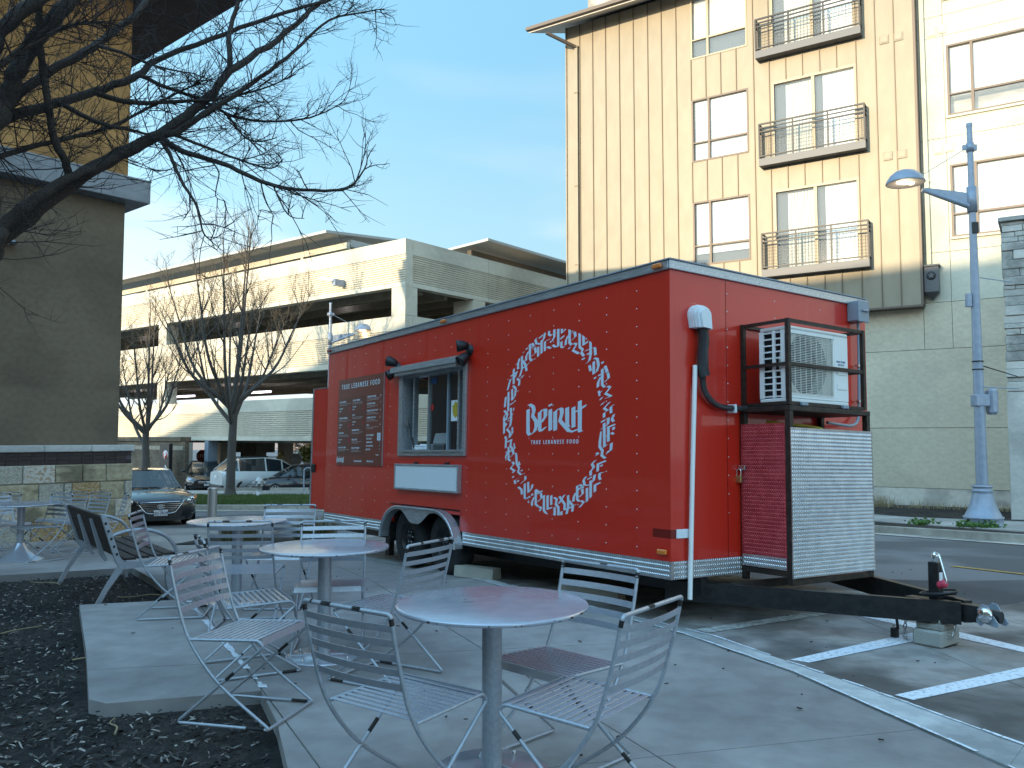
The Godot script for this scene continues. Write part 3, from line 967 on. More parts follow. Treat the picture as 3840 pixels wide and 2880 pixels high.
	# rough stone pier at the right
	var P := thing("stone_pier", "rough grey ledgestone pier at the far right edge of the street", "pier", yaw(-33, Vector3(11.95, -.56, -20.1)))
	obj("base", bx(0, 3, -.2, 3.1, -1.6, -.0, .015), M.stone_smooth, P)
	obj("core", bx(.06, 3, 3.1, 7.25, -1.6, -.08), M.mortar, P)
	var rng := RandomNumberGenerator.new()
	rng.seed = 21
	var y := 3.105
	while y < 7.2:
		var hgt := minf(rng.randf_range(.09, .24), 7.25 - y)
		var x := .0 + rng.randf_range(-.01, .03)
		while x < 1.6:
			var w := rng.randf_range(.25, .6)
			obj("stone", bx(x + .004, x + w - .004, y + .003, y + hgt - .004, -.3, rng.randf_range(-.03, .03), .012), M.stone_gray if rng.randf() < .7 else M.stone_smooth, P)
			x += w
		y += hgt
	obj("cap", bx(-.05, 3, 7.255, 7.36, -1.7, .08, .01), M.stone_gray, P)

func garage_band(G, y0, y1, r0, r1, x0, x1, side: bool):
	# concrete spandrel panel with a recessed, ribbed field
	var parts := [[y0, r0, .0], [r1, y1, .0], [r0, r1, -.05]]
	var s := S()
	for p in parts:
		if side: box(s, Vector3(6.13 - .2 + p[2] * .5, (p[0] + p[1]) * .5, -(x0 + x1) * .5), Vector3(.4 + p[2], p[1] - p[0], x1 - x0 - .02))
		else: box(s, Vector3((x0 + x1) * .5, (p[0] + p[1]) * .5, -.2 + p[2] * .5), Vector3(x1 - x0 - .02, p[1] - p[0], .4 + p[2]))
	obj("spandrel_panel", s, M.garage_concrete, G)
	var rs := S()
	var n := int((r1 - r0) / .085)
	for i in n:
		var y: float = r0 + (i + .5) * (r1 - r0) / n
		var hh: float = (r1 - r0) / n
		var a := p2([y - hh * .36, -.05, y - hh * .2, -.006, y + hh * .2, -.006, y + hh * .36, -.05])
		if side: prism(rs, a, -x1 + .012, -x0 - .012, Transform3D(Basis(Vector3(0, 1, 0), Vector3(1, 0, 0), Vector3(0, 0, 1)), Vector3(6.13, 0, 0)))
		else: prism(rs, a, x0 + .012, x1 - .012, Transform3D(Basis(Vector3(0, 1, 0), Vector3(0, 0, 1), Vector3(1, 0, 0)), Vector3.ZERO))
	stuff(obj("rib", rs, M.garage_concrete, G))

func garage():
	var X := yaw(-38, Vector3(-8.913, -.803, -35.4))
	var G := thing("parking_garage", "cream concrete parking garage with ribbed bands and open dark levels", "parking garage", X)
	var B := [[2.1, 3.92, 2.3, 3.385], [5.05, 6.93, 5.27, 6.36], [8.05, 9.9, 8.23, 9.3]]
	for b in B:
		for k in [[-28.7, -11.47], [-11.47, 6.13]]: garage_band(G, b[0], b[1], b[2], b[3], k[0], k[1], false)
		for k in [[.4, 5.0], [5.0, 22.0]]: garage_band(G, b[0], b[1], b[2], b[3], k[0], k[1], true)
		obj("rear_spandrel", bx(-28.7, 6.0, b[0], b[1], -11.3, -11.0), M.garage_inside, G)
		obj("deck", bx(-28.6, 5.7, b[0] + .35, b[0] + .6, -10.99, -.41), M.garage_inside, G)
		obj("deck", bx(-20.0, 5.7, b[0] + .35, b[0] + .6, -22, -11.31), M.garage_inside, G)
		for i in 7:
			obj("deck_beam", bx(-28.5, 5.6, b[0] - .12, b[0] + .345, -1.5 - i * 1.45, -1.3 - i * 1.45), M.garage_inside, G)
	# columns
	for x in [5.37, -11.78, -28.7]:
		for y in [[3.93, 5.045], [6.94, 8.045]]:
			obj("column", bx(x, x + .75, y[0], y[1], -.66, -.006), M.garage_concrete, G)
	for y in [[3.93, 5.045], [6.94, 8.045]]:
		obj("column", bx(5.0, 6.12, y[0], y[1], -4.78, -4.0), M.garage_concrete, G)
		obj("column", bx(5.0, 6.12, y[0], y[1], -13.0, -12.2), M.garage_concrete, G)
	obj("column", bx(5.37, 6.12, -1.5, 2.09, -.66, -.01), M.garage_concrete, G)
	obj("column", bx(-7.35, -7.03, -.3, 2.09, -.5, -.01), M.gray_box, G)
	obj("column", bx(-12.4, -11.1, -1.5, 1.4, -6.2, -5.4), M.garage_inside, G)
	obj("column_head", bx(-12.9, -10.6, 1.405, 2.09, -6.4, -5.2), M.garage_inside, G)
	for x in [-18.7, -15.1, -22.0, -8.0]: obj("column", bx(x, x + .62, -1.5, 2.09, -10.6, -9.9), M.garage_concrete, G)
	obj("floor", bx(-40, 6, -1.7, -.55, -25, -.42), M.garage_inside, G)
	# rooftop canopies
	var c := S()
	prism(c, p2([-1.2, 11.3, -1.2, 11.42, -7.2, 12.0, -7.2, 11.88]), -24.0, -.08, Transform3D(Basis(Vector3(0, 0, 1), Vector3(0, 1, 0), Vector3(1, 0, 0)), Vector3.ZERO))
	obj("roof_canopy", c, M.canopy_metal, G)
	obj("canopy_beam", bx(-24, -.1, 10.82, 11.1, -2.6, -2.4), M.garage_concrete, G)
	obj("canopy_beam", bx(-.42, -.14, 10.95, 11.28, -7, -2.7), M.canopy_metal, G)
	for x in [-17.6, -11.8, -8.95, -3.3]: obj("canopy_post", bx(x - .09, x + .09, 8.5, 10.815, -2.6, -2.4), M.garage_concrete, G)
	var c2 := S()
	prism(c2, p2([-1.2, 11.18, -1.2, 11.3, -6.5, 11.0, -6.5, 10.9]), -20.0, -6.4, Transform3D(Basis(Vector3(1, 0, 0), Vector3(0, 1, 0), Vector3(0, 0, 1)), Vector3(6.13, 0, 0)))
	obj("roof_canopy", c2, M.canopy_metal, G)
	obj("canopy_beam", bx(3.5, 3.75, 10.62, 10.95, -20, -6.6), M.stucco_tan, G)
	for z in [-9.1, -11.7, -14.3]: obj("canopy_post", bx(3.52, 3.72, 8.5, 10.6, z - .1, z + .1), M.garage_concrete, G)
	obj("top_deck", bx(-28.6, 5.7, 8.6, 8.7, -22, -.41), M.garage_inside, G)
	# fluorescent tubes under the decks
	for t in [[-1.6, .7, 8.2], [-10.4, -7.6, 8.2], [-19.5, -17.2, 8.2], [-10.6, -8.4, 5.1], [-19.6, -17.7, 5.1], [-15.2, -13.3, 4.42], [-8.4, -6.4, 4.42]]:
		var xm: float = (t[0] + t[1]) * .5
		var z := -2.3
		if t[2] < 4.5: z = -3.0
		var y: float = t[2] + .42 if t[2] > 8 else t[2] + .12
		if t[2] > 5.0 and t[2] < 6.0: y = 5.3
		for k in 2:
			var x0: float = t[0] if k == 0 else xm + .03
			var x1: float = xm - .03 if k == 0 else t[1]
			var tb := thing("tube_light", ["left", "right"][k] + " fluorescent tube, " + ("top garage level" if t[2] > 8 else ("middle garage level" if t[2] > 5 else "deep in the middle garage level")) + (", nearest the corner" if t[0] > -3 else (", behind the tall tree" if t[0] > -13 else ", behind the short tree")), "light", X * Transform3D(Basis(), Vector3((x0 + x1) * .5, y, z)), "fluorescent lights in the garage")
			obj("tube", bx((x0 - x1) * .5, (x1 - x0) * .5, -.05, .05, -.06, .06), M.fluorescent, tb)
		var l := OmniLight3D.new()
		l.name = "tube_glow"
		l.light_color = Color(.93, .93, 1)
		l.light_energy = .25
		l.omni_range = 12
		l.omni_attenuation = 2.0
		l.light_size = .3
		l.shadow_enabled = true
		add_child(l, true)
		l.transform = X * Transform3D(Basis(), Vector3(xm, y - .2, z))
	# floodlight on the wall
	var fl := thing("flood_light", "small white floodlight on a bracket on the sunlit top band of the garage", "light", X * Transform3D(Basis(), Vector3(2.5, 8.52, .0)))
	obj("bracket", bx(-.05, .12, -.12, .14, 0, .5), M.lamp_gray, fl)
	var fs := S()
	box(fs, Vector3(-.42, .08, .4), Vector3(.85, .14, .4), Transform3D(Basis(Vector3.FORWARD, .22), Vector3.ZERO), .05)
	obj("head", fs, M.white_paint, fl)
	# masonry wall beside the opening
	var Wl := thing("masonry_wall", "brown concrete masonry wall beside the garage opening", "wall", X * Transform3D(Basis(), Vector3(-7.4, 0, .95)))
	obj("core", bx(-20, -.02, -.4, 2.0, -.4, -.02), M.mortar, Wl)
	var rg := RandomNumberGenerator.new()
	rg.seed = 77
	for j in 11:
		var x := -.01 - (.2 if j % 2 else .0)
		var n := 0
		while x > -9.5:
			var w := .4 if (x < -.02 or j % 2 == 0) else .2
			obj("block", bx(x - w + .004, x - .004, -.2 + j * .205, -.2 + j * .205 + .198, -.2, rg.randf_range(-.004, .004), .004), M.masonry_light if j == 9 else M.masonry, Wl)
			x -= w
		if j % 2: obj("block", bx(-.2, -.01, -.2 + j * .205, -.2 + j * .205 + .198, -.2, 0, .004), M.masonry, Wl)
	obj("cap", bx(-20, -.35, 2.06, 2.27, -.5, .06, .01), M.masonry, Wl)
	# parking sign
	var Sg := thing("parking_sign", "tall black parking sign with a white P in an orange circle and an arrow", "sign", X * Transform3D(Basis(), Vector3(-7.95, 0, 1.6)))
	obj("panel", bx(-.42, .42, -.4, 1.96, -.1, .08, .01), M.sign_black, Sg)
	var ds := S()
	lathe(ds, p2([.0, .012, .22, .012, .22, .0]), 28, Transform3D(Basis(Vector3.RIGHT, PI / 2), Vector3(.12, 1.42, .082)))
	obj("disc_rim", ds, M.sign_white, Sg)
	var ds2 := S()
	lathe(ds2, p2([.0, .012, .185, .012, .185, .0]), 28, Transform3D(Basis(Vector3.RIGHT, PI / 2), Vector3(.12, 1.42, .092)))
	obj("disc", ds2, M.sign_red, Sg)
	text_on(Sg, "P", Vector3(.12, 1.42, .108), .3, M.sign_white, "letter")
	var ar := S()
	box(ar, Vector3(.1, .83, .088), Vector3(.22, .05, .012))
	bar(ar, Vector3(.22, .83, .09), Vector3(.11, .95, .09), .05, .014, Vector3.BACK); bar(ar, Vector3(.22, .83, .0925), Vector3(.11, .71, .0925), .05, .014, Vector3.BACK)
	obj("arrow", ar, M.sign_white, Sg)

func text_on(parent, txt: String, at: Vector3, height: float, m, called := "lettering", bold := true, center := true, depth := .004, stretch := 1.0, spacing := 0) -> MeshInstance3D:
	var t := TextMesh.new()
	var f := SystemFont.new()
	f.font_names = PackedStringArray(["Droid Sans"])
	f.font_weight = 700 if bold else 400
	if spacing:
		var fv := FontVariation.new()
		fv.base_font = f
		fv.set_spacing(TextServer.SPACING_GLYPH, spacing)
		t.font = fv
	else:
		t.font = f
	t.text = txt
	t.font_size = 64
	t.pixel_size = height / 46.0
	t.depth = depth
	t.curve_step = 1.5
	t.horizontal_alignment = HORIZONTAL_ALIGNMENT_CENTER if center else HORIZONTAL_ALIGNMENT_LEFT
	t.vertical_alignment = VERTICAL_ALIGNMENT_CENTER
	var o := obj(called, t, m, parent, Transform3D(Basis().scaled(Vector3(stretch, 1, 1)), at))
	return o

func shading_building():
	var az := 44.0
	var at := Vector3(-sin(deg_to_rad(az)), 0, cos(deg_to_rad(az))) * 22.0
	var Bd := thing("shop_building", "long pale shop building behind the viewer that shades the plaza", "building", yaw(-az, at))
	var s := S()
	prism(s, p2([-62, -2, 60, -2, 60, 15.6, -6, 15.3, -22, 14.0, -25, 13.2, -43, 8.4, -62, 7.0]), 0, 9)
	obj("wall", s, M.stucco_cream, Bd)
	for i in 14:
		for j in 3: obj("window", bx(-16 + i * 4.0, -14.0 + i * 4.0, 1.2 + j * 4.0, 3.4 + j * 4.0, -.03, .05), M.glass_dark, Bd)

# ---------- food trailer ----------
func tread(s, x0: float, x1: float, y0: float, y1: float, xf: Transform3D, px := .0235, py := .0165, h := .0045):
	# raised lozenges in two crossed directions
	var nx := int((x1 - x0) / px)
	var ny := int((y1 - y0) / py)
	for j in ny:
		for i in nx:
			var x := x0 + (i + .5 + (.5 if j % 2 else 0.0)) * (x1 - x0) / (nx + .5)
			if x > x1 - .008: continue
			var y := y0 + (j + .5) * (y1 - y0) / ny
			var d := Vector2(.5, .866) if j % 2 == 0 else Vector2(-.866, .5)
			var n := Vector2(-d.y, d.x)
			var a := Vector2(x, y) + d * .0145; var b := Vector2(x, y) - d * .0145
			var e := Vector2(x, y) + n * .0045; var f := Vector2(x, y) - n * .0045
			var P: Vector3 = xf * Vector3(x, y, h); var A: Vector3 = xf * Vector3(a.x, a.y, 0); var B: Vector3 = xf * Vector3(b.x, b.y, 0)
			var E2: Vector3 = xf * Vector3(e.x, e.y, 0); var F: Vector3 = xf * Vector3(f.x, f.y, 0)
			tri(s, A, P, E2); tri(s, E2, P, B); tri(s, B, P, F); tri(s, F, P, A)

func nib(im: Image, strokes: String, half_nib: Vector2, mm: float, ring := true):
	# broad-nib pen strokes: each segment is the parallelogram swept by the nib; millimetres from the centre of the emblem
	var c := im.get_width() * .5
	for st in strokes.split(";"):
		var pts := []
		for t in st.split(" "):
			var q := t.split(",")
			pts.append(Vector2(float(q[0]), -float(q[1])) / mm + Vector2(c, c))
		if pts.size() == 1: pts.append(pts[0] + Vector2(0, 6))
		var hn := Vector2(half_nib.x, -half_nib.y) / mm
		for i in pts.size() - 1:
			var a: Vector2 = pts[i]; var b: Vector2 = pts[i + 1]
			var q := PackedVector2Array([a - hn, a + hn, b + hn, b - hn])
			var x0 := 9999; var x1 := 0; var y0 := 9999; var y1 := 0
			for p in q:
				x0 = mini(x0, int(p.x) - 1); x1 = maxi(x1, int(p.x) + 2); y0 = mini(y0, int(p.y) - 1); y1 = maxi(y1, int(p.y) + 2)
			var e := b - a
			var nn := hn * 2.0
			var det := e.x * nn.y - e.y * nn.x
			var thin := absf(det) < 40.0
			for y in range(maxi(y0, 0), mini(y1, im.get_height())):
				for x in range(maxi(x0, 0), mini(x1, im.get_width())):
					var p := Vector2(x + .5, y + .5)
					var inside: bool
					if thin:
						inside = Geometry2D.get_closest_point_to_segment(p, a - hn, b + hn).distance_to(p) < 4.0
					else:
						var r := p - (a - hn)
						var u := (r.x * nn.y - r.y * nn.x) / det
						var v := (e.x * r.y - e.y * r.x) / det
						inside = u >= -.02 and u <= 1.02 and v >= 0.0 and v <= 1.0
					if not inside: continue
					if ring:
						var rr := (p - Vector2(c, c)).length() * mm
						if rr > 838.0 or rr < 642.0: continue
					im.set_pixel(x, y, Color(1, 1, 1, 1))

func decal_material(im: Image, c: Color) -> StandardMaterial3D:
	var m := StandardMaterial3D.new()
	m.albedo_texture = ImageTexture.create_from_image(im)
	m.albedo_color = c
	m.transparency = BaseMaterial3D.TRANSPARENCY_ALPHA
	m.roughness = .45
	return m

func rivet(s, at: Vector3, n: Vector3, r := .0065):
	var x := n.cross(Vector3(.1, .9, .3)).normalized()
	var y := n.cross(x)
	var tip := at + n * r * .7
	for i in 6:
		var a := TAU * i / 6; var b := TAU * (i + 1) / 6
		tri(s, at + (x * cos(a) + y * sin(a)) * r, at + (x * cos(b) + y * sin(b)) * r, tip)

func front_xf(x: float) -> Transform3D:  # plane of the front wall: u runs across (-z), v up
	return Transform3D(Basis(Vector3(0, 0, -1), Vector3(0, 1, 0), Vector3(1, 0, 0)), Vector3(x, 0, 0))

func trailer():
	var X := Transform3D(Basis(Vector3(.57201, .01664, .82008), Vector3(.01293, .99949, -.0293), Vector3(-.82015, .02736, .5715)), Vector3(1.188, .377, -6.303)).orthonormalized()
	var T := thing("food_trailer", "bright red food trailer with a round white calligraphy emblem and a serving window", "trailer", X)
	var L := 6.7
	var W := 2.6
	# side wall with window hole and wheel arch
	var s := S()
	for q in [[-2.96, 0, .134, 2.37], [-4.36, -2.96, 1.9, 2.37], [-4.36, -2.96, .3, .98], [-3.04, -2.96, .134, .3], [-L, -4.64, .134, 2.37], [-4.64, -4.36, .3, 2.37]]:
		box(s, Vector3((q[0] + q[1]) * .5, (q[2] + q[3]) * .5, -.025), Vector3(q[1] - q[0], q[3] - q[2], .05))
	obj("serving_side_wall", s, M.trailer_red, T)
	obj("front_wall", bx(-.05, 0, .134, 2.37, -W, -.0505), M.trailer_red, T)
	obj("far_side_wall", bx(-L, -.0505, 0, 2.37, -W, -W + .05), M.trailer_red, T)
	var rw := S()
	for q in [[-W + .05, -1.62, 0, 2.37], [-1.62, -.12, 2.1, 2.37], [-1.62, -.12, 0, .1], [-.12, -.0505, 0, 2.37]]:
		box(rw, Vector3(-L + .025, (q[2] + q[3]) * .5, (q[0] + q[1]) * .5), Vector3(.05, q[3] - q[2], q[1] - q[0]))
	obj("rear_wall", rw, M.trailer_red, T)
	obj("floor", bx(-L + .051, -.051, 0, .05, -W + .051, -.36), M.inside_gray, T)
	obj("ceiling", bx(-L + .051, -.051, 2.3, 2.36, -W + .051, -.051), M.inside_gray, T)
	obj("inner_wall", bx(-L + .06, -.06, .05, 2.3, -W + .052, -W + .07), M.inside_gray, T)
	obj("inner_wall", bx(-.07, -.052, .05, 2.3, -W + .08, -.06), M.inside_gray, T)
	obj("roof", bx(-L + .02, -.02, 2.372, 2.425, -W + .02, -.02), M.aluminium, T)
	# aluminium roof rail
	obj("roof_rail", bx(-5.485, -.0, 2.365, 2.435, .001, .022, .004), M.aluminium, T)
	obj("roof_rail", bx(-L - .02, -5.49, 2.362, 2.437, .001, .024, .004), M.aluminium, T)
	obj("roof_rail", bx(.001, .022, 2.365, 2.435, -W - .01, .022, .004), M.aluminium, T)
	obj("rail_drip", bx(-L - .02, .03, 2.436, 2.446, .0, .032), M.gray_box, T)
	obj("rail_drip", bx(.0, .032, 2.4365, 2.4465, -W, -.002), M.gray_box, T)
	obj("roof_vent", bx(-2.9, -2.5, 2.43, 2.55, -1.1, -.7, .03), M.black_plastic, T)
	var vs := S()
	lathe(vs, p2([.0, .1, .2, .09, .22, .06, .22, .0]), 20, Transform3D(Basis(), Vector3(-1.7, 2.43, -.6)))
	obj("roof_vent", vs, M.black_plastic, T)
	# rivets
	var rs := S()
	for i in 18:
		for j in 15:
			var x := -.367 - i * .3635
			var y := 2.25 - j * .1455
			if x < -4.87 and x > -6.3 and y > .78 and y < 1.97: continue
			if x < -2.9 and x > -4.5 and y > .9 and y < 2.02: continue
			if x < -3.0 and x > -4.5 and y > .5 and y < .85: continue
			if x < -2.98 and x > -4.72 and y < .36: continue
			rivet(rs, Vector3(x, y, .0005), Vector3.BACK)
	for j in 13: rivet(rs, Vector3(.0005, 2.253 - j * .1475, -.655), Vector3.RIGHT, .007)
	for j in 3:
		rivet(rs, Vector3(.0005, 2.265 - j * .1475, -1.264), Vector3.RIGHT, .007)
		rivet(rs, Vector3(.0005, 2.265 - j * .1475, -1.9), Vector3.RIGHT, .007)
	for i in 18: rivet(rs, Vector3(-.2 - i * .3635, 2.395, .0225), Vector3.BACK, .007)
	for i in 6: rivet(rs, Vector3(.0225, 2.39, -.2 - i * .42), Vector3.RIGHT, .007)
	stuff(obj("rivet", rs, M.steel, T))
	obj("panel_seam", bx(.0002, .002, .134, 2.365, -.641, -.637), M.tape_red, T)
	# tread plate skirt
	obj("skirt_plate", bx(-2.975, .006, .0, .134, .0, .006), M.tread_plate, T)
	obj("skirt_plate", bx(-L, -4.71, .0, .134, .0, .006), M.tread_plate, T)
	obj("skirt_plate", bx(.0, .0062, .0, .134, -W, -.0005), M.tread_plate, T)
	var ts := S()
	tread(ts, -2.97, -.01, .005, .13, Transform3D(Basis(), Vector3(0, 0, .006)))
	tread(ts, -L, -4.72, .005, .13, Transform3D(Basis(), Vector3(0, 0, .006)))
	tread(ts, .02, 2.55, .005, .13, front_xf(.0062))
	stuff(obj("tread_pattern", ts, M.tread_plate_bar, T))
	# fender
	var outer := PackedVector2Array()
	var inner := PackedVector2Array()
	for i in 11:
		var a := PI - i * PI * .5 / 10
		outer.append(Vector2(-4.25 + .46 * cos(a), -.04 + .378 * sin(a)))
		inner.append(Vector2(-4.25 + .425 * cos(a), -.04 + .345 * sin(a)))
	for i in 11:
		var a := PI * .5 - i * PI * .5 / 10
		outer.append(Vector2(-3.43 + .46 * cos(a), -.04 + .378 * sin(a)))
		inner.append(Vector2(-3.43 + .425 * cos(a), -.04 + .345 * sin(a)))
	var fp := outer.duplicate()
	for i in inner.size(): fp.append(inner[inner.size() - 1 - i])
	var fs := S()
	prism(fs, fp, .003, .105)
	obj("fender", fs, M.aluminium, T)
	var lip := S()
	var lpts := PackedVector3Array()
	for p in outer: lpts.append(Vector3(p.x, p.y - .006, .106))
	tube(lip, lpts, .013, .013, 6)
	obj("fender_lip", lip, M.aluminium, T)
	var cusp := p2([-4.25, .303, -3.43, .303])
	for i in 9:
		var t := i / 8.0
		cusp.append(Vector2(lerpf(-3.48, -3.80, t), .296 - .135 * smoothstep(0, 1, t) - .0))
	for i in 9:
		var t := i / 8.0
		cusp.append(Vector2(lerpf(-3.92, -4.22, t), .161 + .135 * smoothstep(0, 1, t)))
	var cs := S()
	prism(cs, cusp, .088, .094)
	obj("fender_web", cs, M.aluminium, T)
	var ww := S()
	box(ww, Vector3(-3.84, .12, -.36), Vector3(1.62, .5, .02)); box(ww, Vector3(-3.84, .345, -.17), Vector3(1.6, .02, .34))
	box(ww, Vector3(-4.66, .12, -.17), Vector3(.02, .44, .34)); box(ww, Vector3(-3.02, .12, -.17), Vector3(.02, .44, .34))
	obj("wheel_well", ww, M.black_steel, T)
	for x in [-4.22, -3.38]:
		var wl := Node3D.new()
		wl.name = "wheel"
		T.add_child(wl, true)
		wl.position = Vector3(x, -.02, -.12)
		var tr := S()
		lathe(tr, p2([.2, -.1, .29, -.1, .325, -.09, .343, -.06, .345, 0, .343, .06, .325, .09, .29, .1, .2, .095]), 36, Transform3D(Basis(Vector3.RIGHT, PI / 2), Vector3.ZERO))
		obj("tyre", tr, M.rubber, wl)
		var rim := S()
		lathe(rim, p2([.0, .03, .08, .03, .085, .06, .11, .055, .15, .03, .185, .085, .2, .095, .2, .06]), 30, Transform3D(Basis(Vector3.RIGHT, PI / 2), Vector3.ZERO))
		obj("rim", rim, M.black_steel, wl)
		var hub := S()
		lathe(hub, p2([.0, .1, .03, .095, .045, .06, .045, .02]), 16, Transform3D(Basis(Vector3.RIGHT, PI / 2), Vector3.ZERO))
		obj("hub", hub, M.black_steel, wl)
		for k in 6:
			var a := TAU * k / 6
			obj("lug_nut", bx(cos(a) * .065 - .009, cos(a) * .065 + .009, sin(a) * .065 - .009, sin(a) * .065 + .009, .05, .075, .003), M.chrome, wl)
	obj("chassis_rail", bx(-L, -.02, -.14, -.002, -.42, -.34), M.black_steel, T)
	obj("chassis_rail", bx(-L, -.02, -.14, -.002, -2.3, -2.22), M.black_steel, T)
	for x in [-6.0, -5.4, -2.4, -1.2]: obj("cross_member", bx(x - .04, x + .04, -.12, -.003, -2.2, -.43), M.black_steel, T)
	obj("support_leg", bx(-5.62, -5.5, -.38, -.004, -.5, -.43), M.black_steel, T)
	# rear door swung open
	var dr := Node3D.new()
	dr.name = "rear_door"
	T.add_child(dr, true)
	dr.transform = Transform3D(Basis(Vector3.UP, deg_to_rad(6)), Vector3(-L - .005, 0, -.01))
	obj("door_panel", bx(-.42, -.0, .16, 1.88, -.045, .0, .006), M.trailer_red, dr)
	obj("door_edge", bx(-.455, -.421, .155, 1.89, -.05, .006), M.aluminium, dr)
	obj("door_top", bx(-.42, 0, 1.881, 1.892, -.05, .004), M.aluminium, dr)
	obj("latch", bx(-.40, -.30, .68, .80, .001, .03, .012), M.black_plastic, dr)
	obj("rear_plate", bx(-L - .3, -L - .01, -.0, .14, -.3, -.27), M.aluminium, T)
	# marker lamps
	for q in [["amber_lamp", -3.41, 2.402, "amber_lens", .025], ["amber_lamp", -.1, 2.40, "amber_lens", .025], ["amber_lamp", -.08, .2, "amber_lens", .0005], ["red_lamp", -6.62, 2.40, "red_lens", .025]]:
		obj(q[0], bx(q[1] - .05, q[1] + .05, q[2] - .02, q[2] + .02, q[4], q[4] + .028, .009), M[q[3]], T)
	obj("tape_stripe", bx(-.19, .0004, .305, .37, .0004, .0012), M.tape_red, T)
	obj("tape_stripe", bx(.0004, .0012, .305, .37, -.06, -.0), M.tape_red, T)
	# emblem
	var im := Image.create(1024, 1024, false, Image.FORMAT_RGBA8)
	im.fill(Color(1, 1, 1, 0))
	emblem_ring(im)
	emblem_word(im)
	var dm := decal_material(im, lin(.60, .68, .78))
	var es := S()
	quv(es, Vector3(-1.44 - .86, 1.232 - .86, .0022), Vector3(-1.44 + .86, 1.232 - .86, .0022), Vector3(-1.44 + .86, 1.232 + .86, .0022), Vector3(-1.44 - .86, 1.232 + .86, .0022))
	obj("emblem", es, dm, T)
	text_on(T, "TRUE LEBANESE FOOD", Vector3(-1.438, 1.047, .0028), .036, M.decal_white, "lettering", true, true, .0012, 1.0, 13)
	serving_window(T)
	menu_board(T)
	# shelf board folded down under the window
	var bd := Node3D.new()
	bd.name = "folded_shelf"
	T.add_child(bd, true)
	obj("panel", bx(-4.445, -3.035, .55, .80, .004, .048), M.whiteboard, bd)
	for q in [[-4.468, -3.012, .802, .825], [-4.468, -3.012, .527, .548], [-4.468, -4.447, .5485, .8015], [-3.033, -3.012, .5485, .8015]]:
		obj("edge", bx(q[0], q[1], q[2], q[3], .002, .055, .003), M.aluminium, bd)
	for x in [-4.0, -3.3]: obj("hinge", bx(x - .03, x + .03, .826, .85, .002, .03), M.black_plastic, bd)
	for q in [[-4.52, 1.985, -30.0], [-2.885, 2.03, 20.0]]: twin_light(T, q[0], q[1], q[2])
	front_end(T, X)

func twin_light(T, x: float, y: float, turn: float):
	var n := Node3D.new()
	n.name = "twin_floodlight"
	T.add_child(n, true)
	n.position = Vector3(x, y, 0)
	var b := S()
	lathe(b, p2([.0, .04, .035, .04, .055, .02, .06, .0]), 16, Transform3D(Basis(Vector3.RIGHT, PI / 2), Vector3(0, 0, .001)))
	obj("base", b, M.black_plastic, n)
	for k in 2:
		var d := Vector3(-.75, [.25, -.45][k], .65).normalized() if turn < 0 else Vector3([-.5, -.25][k], [-.1, -.75][k], .8).normalized()
		var sd := Vector3(0, [.05, -.05][k], .03)
		var st := S()
		tube(st, PackedVector3Array([Vector3(0, 0, .02), sd + d * .03]), .014, .014, 8)
		var up := Vector3.UP if absf(d.y) < .9 else Vector3.RIGHT
		var bx_ := d.cross(up).normalized()
		lathe(st, p2([.0, -.01, .03, .0, .048, .035, .06, .09, .064, .125, .055, .12, .05, .10]), 16, Transform3D(Basis(bx_, d, bx_.cross(d)), sd))
		obj("lamp_head", st, M.black_plastic, n)
		var ls := S()
		disc(ls, sd + d * .102, .052, 16, d)
		obj("lens", ls, M.lamp_inside, n)

